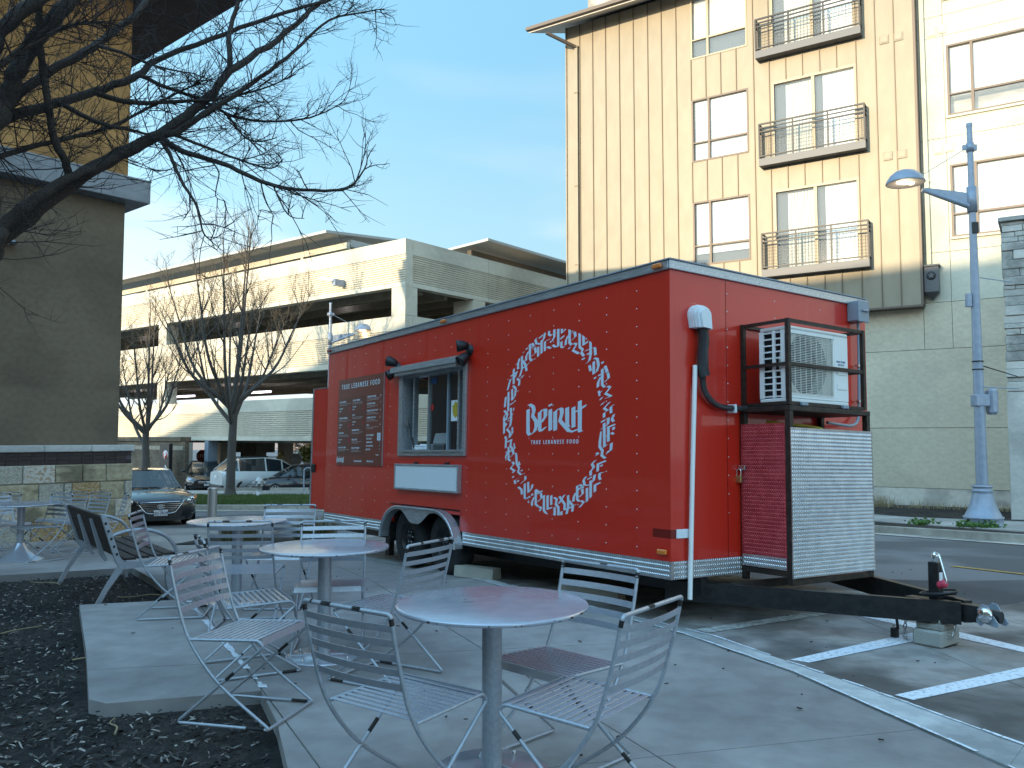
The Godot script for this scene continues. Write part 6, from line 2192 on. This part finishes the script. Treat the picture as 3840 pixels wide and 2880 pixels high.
func wheel(C, x: float, z: float, r: float):
	var w := Node3D.new()
	w.name = "wheel"
	C.add_child(w, true)
	w.transform = Transform3D(Basis(Vector3.FORWARD, PI / 2 * (1 if x < 0 else -1) * -1.0), Vector3(x, r, z))
	var t := S()
	lathe(t, p2([r * .62, .09, r * .9, .1, r * .98, .08, r, .0, r * .98, -.08, r * .9, -.1]), 30)
	obj("tyre", t, M.rubber, w)
	var m := S()
	for k in 10:
		var a := TAU * k / 10
		bar(m, Vector3(cos(a) * .03, .075, sin(a) * .03), Vector3(cos(a) * r * .6, .085, sin(a) * r * .6), .03, .02)
	lathe(m, p2([.0, .09, .04, .088, .05, .07, .0, .05]), 14)
	lathe(m, p2([r * .58, .06, r * .6, .1, r * .66, .095]), 30)
	obj("rim", m, M.steel, w)
	var k2 := S()
	lathe(k2, p2([.0, .02, r * .6, .02]), 20)
	obj("brake_disc", k2, M.black_steel, w)

func cabin(C, st: Array, paint, glass):
	# stations: z, base half-width, base y, roof half-width, roof y
	var roof := S()
	var gl := []
	for i in st.size() - 1:
		var a = st[i]; var b = st[i + 1]
		var P := func(q, sd: float, top: bool) -> Vector3: return Vector3(sd * (q[3] if top else q[1]), q[4] if top else q[2], q[0])
		var is_roof: bool = i > 0 and i < st.size() - 2
		if is_roof:
			var m0 := Vector3(0, a[4] + .02, a[0]); var m1 := Vector3(0, b[4] + .02, b[0])
			roof.set_smooth_group(4)
			quad(roof, P.call(a, -1, true), m0, m1, P.call(b, -1, true)); quad(roof, m0, P.call(a, 1, true), P.call(b, 1, true), m1)
			roof.set_smooth_group(-1)
		else:
			var s := S()
			quad(s, P.call(a, -1, true), P.call(a, 1, true), P.call(b, 1, true), P.call(b, -1, true))
			obj("windscreen" if i == 0 else "rear_window", s, glass, C)
		for sd in [-1.0, 1.0]:
			var s := S()
			quad(s, P.call(a, sd, false), P.call(b, sd, false), P.call(b, sd, true), P.call(a, sd, true))
			obj("side_window", s, glass, C)
			bar(roof, P.call(a, sd, true), P.call(b, sd, true), .05, .04)
			if i > 0: bar(roof, P.call(a, sd, false), P.call(a, sd, true), .045, .06, Vector3.BACK)
	obj("roof", roof, paint, C)

func cars():
	# black sedan waiting at the kerb
	var hdg := 33.0
	var C := thing("parked_car", "black sedan with chrome grille beside the limestone building corner", "car", yaw(hdg, on(-9.55, -21.7, -.11)))
	C.rotate_object_local(Vector3.RIGHT, atan(-.04))
	var s := S()
	var sec := []
	for q in [[-2.4, .72, .34, .62, .86, .98], [-2.28, .84, .24, .62, .95, 1.02], [-1.6, .92, .2, .62, .97, 1.01], [-.7, .925, .19, .62, .955, .97], [.3, .925, .19, .62, .935, .95], [1.0, .925, .19, .62, .90, .95], [1.5, .92, .2, .62, .84, .90], [1.95, .90, .2, .6, .775, .83], [2.22, .82, .2, .58, .70, .755], [2.38, .66, .22, .54, .64, .68], [2.44, .5, .26, .5, .60, .63]]:
		sec.append([q[0], [q[1] * .86, q[2], q[1] * .97, q[2] + .12, q[1], q[3], q[1] * .93, q[4] - .03, q[1] * .78, q[4] + .01, q[1] * .4, q[5] - .008, 0.0, q[5]]])
	loft(s, sec)
	obj("body", s, M.car_black, C)
	cabin(C, [[1.12, .74, .92, .66, .94], [.3, .80, .945, .58, 1.385], [-.3, .80, .955, .57, 1.44], [-1.0, .79, .965, .55, 1.40], [-1.85, .70, .99, .60, 1.0]], M.car_black, M.glass_tint)
	for x in [-.80, .80]:
		for z in [-1.42, 1.42]: wheel(C, x, z, .33)
	var arch := S()
	for x in [-.915, .915]:
		for z in [-1.42, 1.42]:
			lathe(arch, p2([.0, .0, .36, .0, .37, .01]), 24, Transform3D(Basis(Vector3.FORWARD, PI / 2), Vector3(x, .33, z)))
	obj("wheel_arch", arch, M.black_steel, C)
	# grille
	var gpoly := p2([-.42, .63, .42, .63, .47, .58, .33, .40, .25, .37, -.25, .37, -.33, .40, -.47, .58])
	var gs := S()
	prism(gs, gpoly, .0, .02, Transform3D(Basis(), Vector3(0, .0, 2.425)))
	obj("grille", gs, M.black_plastic, C)
	var rim := S()
	var rp := PackedVector3Array()
	for p in gpoly: rp.append(Vector3(p.x, p.y, 2.45))
	tube(rim, rp, .014, .014, 6, false, true)
	obj("grille_surround", rim, M.chrome, C)
	for k in 5:
		var y := .585 - k * .042
		var hw := lerpf(.44, .29, k / 4.0)
		obj("grille_bar", bx(-hw, hw, y - .008, y + .008, 2.445, 2.462), M.chrome, C)
	var em := S()
	var ep := PackedVector3Array()
	for i in 20: ep.append(Vector3(cos(TAU * i / 20) * .075, .525 + sin(TAU * i / 20) * .042, 2.472))
	tube(em, ep, .007, .007, 6, false, true)
	tube(em, pv([-.035, .495, 2.472, -.015, .556, 2.472]), .008, .008, 6); tube(em, pv([.015, .494, 2.472, .035, .555, 2.472]), .008, .008, 6); tube(em, pv([-.026, .515, 2.472, .026, .535, 2.472]), .007, .007, 6)
	obj("emblem", em, M.chrome, C)
	for sd in [-1.0, 1.0]:
		var hl := S()
		var a := [Vector3(.47 * sd, .58, 2.435), Vector3(.52 * sd, .66, 2.40), Vector3(.80 * sd, .76, 2.17), Vector3(.885 * sd, .78, 1.98), Vector3(.885 * sd, .70, 2.03), Vector3(.76 * sd, .60, 2.30)]
		for i in range(1, 5): tri(hl, a[0], a[i], a[i + 1])
		obj("headlight", hl, M.headlight, C)
		var ring := S()
		for i in 6: bar(ring, a[i], a[(i + 1) % 6], .012, .012)
		for c in [Vector3(.64 * sd, .645, 2.385), Vector3(.74 * sd, .69, 2.27)]:
			lathe(ring, p2([.02, .012, .04, .01, .05, .0]), 14, Transform3D(Basis(Vector3.RIGHT, PI / 2), c))
		obj("headlight_trim", ring, M.chrome, C)
		var am := S()
		quad(am, Vector3(.89 * sd, .775, 1.99), Vector3(.80 * sd, .755, 2.185), Vector3(.80 * sd, .66, 2.22), Vector3(.895 * sd, .70, 2.03))
		obj("turn_signal", am, M.amber_lens, C)
		var tr := S()
		tube(tr, pv([.52 * sd, .33, 2.40, .74 * sd, .345, 2.28, .86 * sd, .37, 2.08]), .007, .007, 6)
		obj("bumper_trim", tr, M.chrome, C)
		var mr := S()
		box(mr, Vector3(.98 * sd, 1.0, .75), Vector3(.2, .12, .1), Transform3D(), .04)
		obj("mirror", mr, M.car_black, C)
	obj("lower_intake", bx(-.55, .55, .2, .29, 2.39, 2.43), M.black_plastic, C)
	obj("licence_plate", bx(-.155, .155, .335 - .02, .47 - .02, 2.455, 2.465, .004), M.plate_white, C)
	text_on(C, "JDJ-2829", Vector3(0, .375, 2.467), .062, M.plate_ink, "plate_number", true, true, .002, .95)
	text_on(C, "TEXAS", Vector3(0, .43, 2.467), .024, M.plate_ink, "plate_number", true, true, .002)
	obj("wiper", bx(-.5, .2, .955, .97, 1.08, 1.1), M.black_plastic, C)
	for x in [-.35, .35]: obj("seat_back", bx(x - .2, x + .2, .5, 1.15, -.2, -.05, .06), M.gray_box, C)
	# cars inside the garage
	suv()
	var D := thing("parked_car", "dark grey sedan parked nose out in the garage behind the hydrant", "car", yaw(-62, Vector3(-9.1, -1.08, -36.2)))
	D.scale = Vector3.ONE * .95
	sedan(D, M.car_dark)
	var E := thing("parked_car", "black car half hidden behind the white car in the garage", "car", yaw(25, Vector3(-14.6, -1.08, -39.6)))
	sedan(E, M.car_black)

func sedan(C, paint):
	var s := S()
	var sec := []
	for q in [[-2.3, .7, .35, .62, .9, .96], [-2.1, .84, .24, .62, .97, 1.0], [-1.3, .88, .2, .62, .95, .98], [.2, .88, .19, .62, .92, .94], [1.0, .88, .19, .62, .88, .93], [1.6, .87, .2, .6, .80, .86], [2.05, .78, .22, .56, .68, .74], [2.25, .6, .26, .5, .6, .64]]:
		sec.append([q[0], [q[1] * .86, q[2], q[1] * .97, q[2] + .12, q[1], q[3], q[1] * .93, q[4] - .03, q[1] * .78, q[4] + .01, q[1] * .4, q[5] - .008, 0.0, q[5]]])
	loft(s, sec)
	obj("body", s, paint, C)
	cabin(C, [[1.15, .72, .90, .64, .92], [.3, .77, .925, .55, 1.37], [-.3, .77, .935, .54, 1.42], [-1.0, .76, .945, .52, 1.38], [-1.8, .68, .97, .58, .98]], paint, M.glass_tint)
	for x in [-.78, .78]:
		for z in [-1.35, 1.35]: wheel(C, x, z, .33)
	for sd in [-1.0, 1.0]:
		var hl := S()
		quad(hl, Vector3(.45 * sd, .60, 2.24), Vector3(.52 * sd, .67, 2.18), Vector3(.82 * sd, .74, 1.9), Vector3(.78 * sd, .62, 2.06))
		obj("headlight", hl, M.headlight, C)
		var mr := S()
		box(mr, Vector3(.93 * sd, .98, .75), Vector3(.18, .11, .1), Transform3D(), .04)
		obj("mirror", mr, paint, C)
		obj("door_handle", bx((.885 if sd > 0 else -.9), (.9 if sd > 0 else -.885), .78, .80, -.2, .0), M.chrome, C)
	obj("grille", bx(-.4, .4, .46, .56, 2.23, 2.28, .01), M.chrome, C)
	obj("licence_plate", bx(-.15, .15, .36, .44, 2.25, 2.275), M.plate_white, C)

func suv():
	var C := thing("parked_car", "white sport utility car seen from behind in the garage opening", "car", yaw(128, Vector3(-10.9, -1.08, -37.4)))
	var s := S()
	var sec := []
	for q in [[-2.3, .78, .4, .75, 1.02, 1.06], [-2.2, .86, .3, .75, 1.08, 1.12], [-1.4, .91, .24, .72, 1.08, 1.12], [.1, .91, .22, .7, 1.04, 1.08], [1.0, .91, .22, .68, .99, 1.06], [1.6, .89, .24, .66, .92, .99], [2.1, .8, .26, .62, .82, .88], [2.32, .62, .3, .58, .72, .76]]:
		sec.append([q[0], [q[1] * .86, q[2], q[1] * .97, q[2] + .14, q[1], q[3], q[1] * .95, q[4] - .03, q[1] * .82, q[4] + .01, q[1] * .4, q[5] - .008, 0.0, q[5]]])
	loft(s, sec)
	obj("body", s, M.car_white, C)
	cabin(C, [[1.15, .74, 1.0, .68, 1.02], [.35, .80, 1.03, .62, 1.52], [-.4, .81, 1.05, .62, 1.63], [-1.6, .80, 1.07, .60, 1.60], [-2.2, .76, 1.05, .66, 1.10]], M.car_white, M.glass_dark)
	for x in [-.8, .8]:
		for z in [-1.38, 1.38]: wheel(C, x, z, .36)
	for sd in [-1.0, 1.0]:
		var tl := S()
		quad(tl, Vector3(.50 * sd, 1.02, -2.30), Vector3(.80 * sd, 1.16, -2.16), Vector3(.90 * sd, 1.06, -1.8), Vector3(.86 * sd, .90, -2.2))
		obj("tail_light", tl, M.tail_red, C)
		obj("roof_rail", bx(.55 * sd - .02, .55 * sd + .02, 1.64, 1.68, -1.5, .2), M.black_plastic, C)
		obj("sill", bx(.86 * sd - .04, .86 * sd + .04, .22, .36, -1.0, 1.0), M.black_plastic, C)
	obj("rear_bumper", bx(-.8, .8, .34, .5, -2.36, -2.2, .04), M.black_plastic, C)
	obj("licence_plate", bx(-.16, .16, .78, .9, -2.33, -2.31), M.plate_white, C)

# ---------- plants ----------
func leaves(s, rng, c: Vector3, rad: Vector3, n: int, size: float, shell := .5):
	for i in n:
		var v := Vector3(rng.randfn(), rng.randfn(), rng.randfn()).normalized()
		var r: float = lerpf(shell, 1.0, sqrt(rng.randf()))
		r *= 1.0 + .18 * sin(v.x * 5.0 + c.x) * cos(v.y * 4.0 + v.z * 5.0)
		var p := c + v * rad * r
		var a := Vector3(rng.randf_range(-1, 1), rng.randf_range(-1, 1), rng.randf_range(-1, 1)).normalized()
		var b := a.cross(v).normalized()
		var k: float = size * rng.randf_range(.6, 1.4)
		tri(s, p - b * k * .4, p + b * k * .4, p + a * k)

func bush(called: String, label: String, at: Vector3, rad: Vector3, n: int, size: float, m, seed_: int, cat := "shrub", stem_h := .3):
	var B := thing(called, label, cat, Transform3D(Basis(), at))
	var rng := RandomNumberGenerator.new()
	rng.seed = seed_
	var s := S()
	for k in 9:
		var o := Vector3(rng.randf_range(-.55, .55), rng.randf_range(-.3, .45), rng.randf_range(-.55, .55)) * rad
		leaves(s, rng, Vector3(0, stem_h + rad.y, 0) + o, rad * rng.randf_range(.4, .65), n / 9, size)
	stuff(obj("foliage", s, m, B))
	var st := S()
	for k in 4: tube(st, PackedVector3Array([Vector3(0, -.3, 0), Vector3(rng.randf_range(-.4, .4) * rad.x, stem_h + rad.y * 1.0, rng.randf_range(-.4, .4) * rad.z)]), .05, .015, 5)
	obj("stem", st, M.bark_gray, B)

func grass_clump(label: String, at: Vector3, r: float, h: float, n: int, seed_: int, ms: Array, called := "ornamental_grass", cat := "grass clump", grp := "", flop := .7):
	var G := thing(called, label, cat, Transform3D(Basis(), at), grp)
	var rng := RandomNumberGenerator.new()
	rng.seed = seed_
	for m in ms:
		var s := S()
		for i in n:
			var a: float = rng.randf() * TAU
			var o := Vector3(cos(a), 0, sin(a)) * r * sqrt(rng.randf()) * .7
			var d := Vector3(cos(a + rng.randf_range(-.6, .6)), 0, sin(a + rng.randf_range(-.6, .6)))
			var l: float = h * rng.randf_range(.5, 1.2)
			var w := d.cross(Vector3.UP) * .006
			var p0 := o; var p1 := o + Vector3.UP * l * .7 + d * l * .25 * flop; var p2_ := o + Vector3.UP * l * (.95 - .35 * flop * rng.randf()) + d * l * flop * rng.randf_range(.5, 1.0)
			quad(s, p0 - w, p0 + w, p1 + w * .8, p1 - w * .8); tri(s, p1 - w * .8, p1 + w * .8, p2_)
		stuff(obj("blades", s, m, G))

func plants():
	# planting pocket at the end of the plaza
	pave("planting_pocket", [p2([-5.4, -13.4, -3.4, -13.6, -3.2, -15.0, -5.4, -15.2])], .012, M.soil)
	grass_clump("left clump of ornamental grass seen through the chairs", on(-4.55, -14.0, .01), .42, .42, 260, 1, [M.grass_dry, M.leaf_olive], "ornamental_grass", "grass clump", "ornamental grass clumps")
	grass_clump("right clump of ornamental grass near the trailer's rear skirt", on(-3.35, -14.3, .01), .5, .42, 260, 2, [M.grass_dry, M.leaf_olive], "ornamental_grass", "grass clump", "ornamental grass clumps")
	# lawn strip across the street
	var rng := RandomNumberGenerator.new()
	rng.seed = 90
	for k in 2:
		var s := S()
		for i in 26000 if k == 0 else 6000:
			var x := rng.randf_range(-16, -4.5)
			var z := rng.randf_range(-30.3, -25.55)
			if k == 1 and sin(x * 1.7) + sin(z * 2.1 + x) < .3: continue
			var h := rng.randf_range(.05, .13)
			var p := on(x, z, .105)
			var d := Vector3(rng.randf_range(-1, 1), 0, rng.randf_range(-1, 1)) * .05
			var w := Vector3(rng.randf_range(-1, 1), 0, rng.randf_range(-1, 1)).normalized() * .014
			tri(s, p - w, p + w, p + d + Vector3.UP * h)
		var o := obj("lawn_grass", s, M.grass_green if k == 0 else M.grass_dry)
		tag(o, ["short green grass of the strip across the street", "dry straw-coloured grass patches in the strip across the street"][k], "grass", "", "stuff")
	# scrub and trees beyond the garage
	var G := yaw(-38, Vector3(-8.913, -.803, -35.4))
	bush("bush", "bright yellow-green bush seen through the open garage level", G * Vector3(-20.0, -.7, -17.5), Vector3(2.3, 1.35, 1.6), 5200, .17, M.leaf_yellow, 5)
	bush("evergreen_tree", "dark evergreen tree behind the yellow-green bush, left of it", G * Vector3(-24.5, -.7, -26), Vector3(4.0, 3.0, 3.0), 7000, .3, M.leaf_dark, 6, "tree")
	bush("evergreen_tree", "dark evergreen tree behind the yellow-green bush, right of it", G * Vector3(-17.5, -.7, -27), Vector3(4.2, 3.2, 3.0), 7000, .3, M.leaf_olive, 7, "tree")
	bush("scrub_tree", "brownish bare scrub seen at the right end of the garage opening", G * Vector3(-11, -.7, -24), Vector3(3.6, 2.8, 2.6), 6000, .22, M.leaf_brown, 8, "tree")
	bush("scrub_tree", "brownish scrub beside the stop sign beyond the garage", G * Vector3(-33, -.7, -25), Vector3(5.0, 3.2, 3.0), 7000, .25, M.leaf_brown, 9, "tree")
	bush("scrub_tree", "dark scrub behind the rear end of the trailer beyond the garage", G * Vector3(-3, -.7, -27), Vector3(5.0, 3.2, 3.0), 6000, .25, M.leaf_dark, 10, "tree")
	# weeds and dead grass along the far verge
	var spots := [[8.5, -17.4, .16, "green weed tuft at the kerb, just right of the trailer box"], [8.9, -16.3, .12, "green weed at the kerb left of the lamp base"], [9.05, -16.0, .1, "small green weed beside the lamp base"]]
	for i in spots.size():
		var q = spots[i]
		var W := thing("weed", q[3], "weed", Transform3D(Basis(), on(q[0], q[1], .12)), "weeds on the verge")
		var s := S()
		leaves(s, rng, Vector3(0, .05, 0), Vector3(.35, .1, .2), 160, .07, .1)
		stuff(obj("foliage", s, M.leaf_weed, W))
	var ds := S()
	for i in 2600:
		var t := rng.randf()
		var p := Vector3(lerpf(8.6, 14.2, t), 0, lerpf(-26.6, -23.0, t)) + Vector3(rng.randf_range(-.2, .2), 0, rng.randf_range(-.2, 1.2) * .5)
		if t > .45 and rng.randf() < .75: continue
		p.y = hg(p.z) + .12
		var h := rng.randf_range(.1, .45) * (1.0 if t < .45 else .6)
		var d := Vector3(rng.randf_range(-.5, .5), 0, rng.randf_range(-.5, .5)) * h
		var w := Vector3(rng.randf_range(-1, 1), 0, rng.randf_range(-1, 1)).normalized() * .01
		tri(ds, p - w, p + w, p + d + Vector3.UP * h)
	var dg := obj("dead_grass", ds, M.straw)
	tag(dg, "dead straw-coloured grass along the foot of the apartment wall", "grass", "", "stuff")

func big_limbs(T, tw, rng):
	limb(T, tw, rng, [-4.75, 1.9, -5, -3.38, 2.47, -5.1, -3.24, 2.68, -5.2, -2.86, 3.08, -5.3, -2.58, 3.38, -5.5, -2.42, 3.52, -5.6, -2.21, 3.82, -5.8, -2.08, 4.14, -6, -1.82, 4.53, -6.3, -1.59, 4.98, -6.6, -1.41, 5.3, -6.8], 0.062, 0.012, 9)
	limb(T, tw, rng, [-2.42, 3.52, -5.6, -2.32, 3.53, -5.6, -2.13, 3.72, -5.7, -1.86, 3.96, -5.8, -1.58, 4.25, -5.9, -1.35, 4.53, -6, -0.98, 4.67, -6.1], 0.03, 0.004, 16)
	limb(T, tw, rng, [-4.75, 1.9, -5, -3.27, 2.54, -5, -3.13, 2.74, -5.05, -2.97, 2.92, -5.1, -2.82, 3.08, -5.2, -2.65, 3.24, -5.35, -2.58, 3.39, -5.5], 0.045, 0.02, 5)
	limb(T, tw, rng, [-2.44, 3.5, -5.6, -2.21, 3.37, -5.55, -1.95, 3.28, -5.5, -1.66, 3.13, -5.4, -1.42, 3.06, -5.35, -1.1, 3.04, -5.3, -1, 3.11, -5.3, -0.94, 3.21, -5.3], 0.021, 0.004, 12)
	limb(T, tw, rng, [-4.75, 2.6, -4.95, -3.34, 3.23, -4.9, -3.14, 3.39, -5, -2.98, 3.55, -5.2, -2.83, 3.77, -5.5, -2.67, 4.03, -5.8, -2.59, 4.18, -5.9, -2.19, 4.53, -6.2, -1.75, 4.88, -6.5, -1.49, 5.01, -6.6, -1.37, 5.11, -6.7], 0.042, 0.008, 12)
	limb(T, tw, rng, [-4.75, 2.6, -4.95, -3.23, 3.29, -4.9, -3.14, 3.44, -5, -3.04, 3.64, -5.1, -2.83, 3.94, -5.3, -2.75, 4.16, -5.5, -2.63, 4.45, -5.7, -2.61, 4.63, -5.8], 0.04, 0.018, 10)
	limb(T, tw, rng, [-4.75, 2.7, -4.9, -3.17, 3.23, -4.8, -3.05, 3.42, -4.85, -2.98, 3.66, -4.9, -2.89, 3.9, -4.95, -2.74, 4.14, -5, -2.67, 4.26, -5], 0.062, 0.04, 8)
	limb(T, tw, rng, [-2.87, 3.09, -5.3, -2.84, 3.19, -5.2, -2.86, 3.3, -5.1, -2.85, 3.48, -5, -2.86, 3.66, -4.95, -2.86, 3.87, -4.9, -2.84, 4.1, -4.85], 0.026, 0.02, 8)
	limb(T, tw, rng, [-4.8, 3.6, -4.85, -3.17, 3.64, -4.7, -2.98, 3.81, -4.7, -2.79, 4.01, -4.75, -2.76, 4.1, -4.8], 0.05, 0.035, 8)
	limb(T, tw, rng, [-4.8, 3.2, -4.85, -3.16, 3.5, -4.7, -2.97, 3.59, -4.7, -2.85, 3.73, -4.75, -2.68, 3.93, -4.9, -2.52, 4.01, -5], 0.03, 0.007, 16)
	limb(T, tw, rng, [-4.75, 2.2, -4.95, -3.28, 3.06, -4.9, -3.13, 3.16, -5, -2.93, 3.32, -5.2, -2.7, 3.48, -5.4, -2.49, 3.77, -5.7, -2.27, 4.02, -5.9], 0.024, 0.006, 16)
	limb(T, tw, rng, [-2.91, 3.58, -5.2, -2.7, 3.49, -5.3, -2.56, 3.48, -5.4, -2.45, 3.48, -5.5], 0.018, 0.008, 14)
	limb(T, tw, rng, [-2.67, 4.03, -5.8, -2.48, 3.94, -5.8, -2.27, 3.89, -5.9, -1.98, 3.78, -6, -1.62, 3.81, -6.1, -1.41, 3.92, -6.2, -1.27, 4.01, -6.2], 0.017, 0.003, 18)
	limb(T, tw, rng, [-2.81, 3.76, -5.5, -2.62, 3.74, -5.6, -2.37, 3.79, -5.7, -2.1, 3.85, -5.8, -1.83, 3.96, -5.9, -1.6, 4.12, -6], 0.02, 0.003, 18)
	limb(T, tw, rng, [-2.42, 3.5, -5.6, -2.3, 3.33, -5.5, -2.18, 3.13, -5.4, -2.06, 2.95, -5.35, -1.99, 2.76, -5.3, -1.93, 2.7, -5.3], 0.016, 0.003, 14)
	limb(T, tw, rng, [-2.08, 4.16, -6, -2.13, 4.47, -6.1, -2.1, 4.79, -6.2, -2.07, 4.9, -6.2], 0.022, 0.012, 14)
	limb(T, tw, rng, [-2.31, 3.51, -5.6, -2.08, 3.42, -5.6, -1.84, 3.33, -5.6, -1.65, 3.28, -5.6, -1.57, 3.34, -5.6], 0.012, 0.003, 16)
	limb(T, tw, rng, [-2.23, 3.79, -5.8, -2.06, 3.76, -5.8, -1.91, 3.58, -5.8, -1.79, 3.54, -5.8, -1.67, 3.57, -5.8], 0.012, 0.003, 16)
	limb(T, tw, rng, [-1.66, 3.13, -5.4, -1.61, 2.99, -5.35, -1.54, 2.87, -5.3], 0.006, 0.002, 12)
	limb(T, tw, rng, [-2.77, 4.05, -5.4, -2.6, 4, -5.4, -2.46, 3.97, -5.5, -2.34, 3.97, -5.6, -2.22, 3.99, -5.7], 0.013, 0.004, 18)
	limb(T, tw, rng, [-2.01, 3.28, -5.5, -1.97, 3.21, -5.5, -1.99, 3.06, -5.5, -1.92, 3.02, -5.5], 0.006, 0.002, 8)
	limb(T, tw, rng, [-1.58, 3.11, -5.4, -1.45, 2.88, -5.3, -1.34, 2.85, -5.3], 0.006, 0.002, 8)
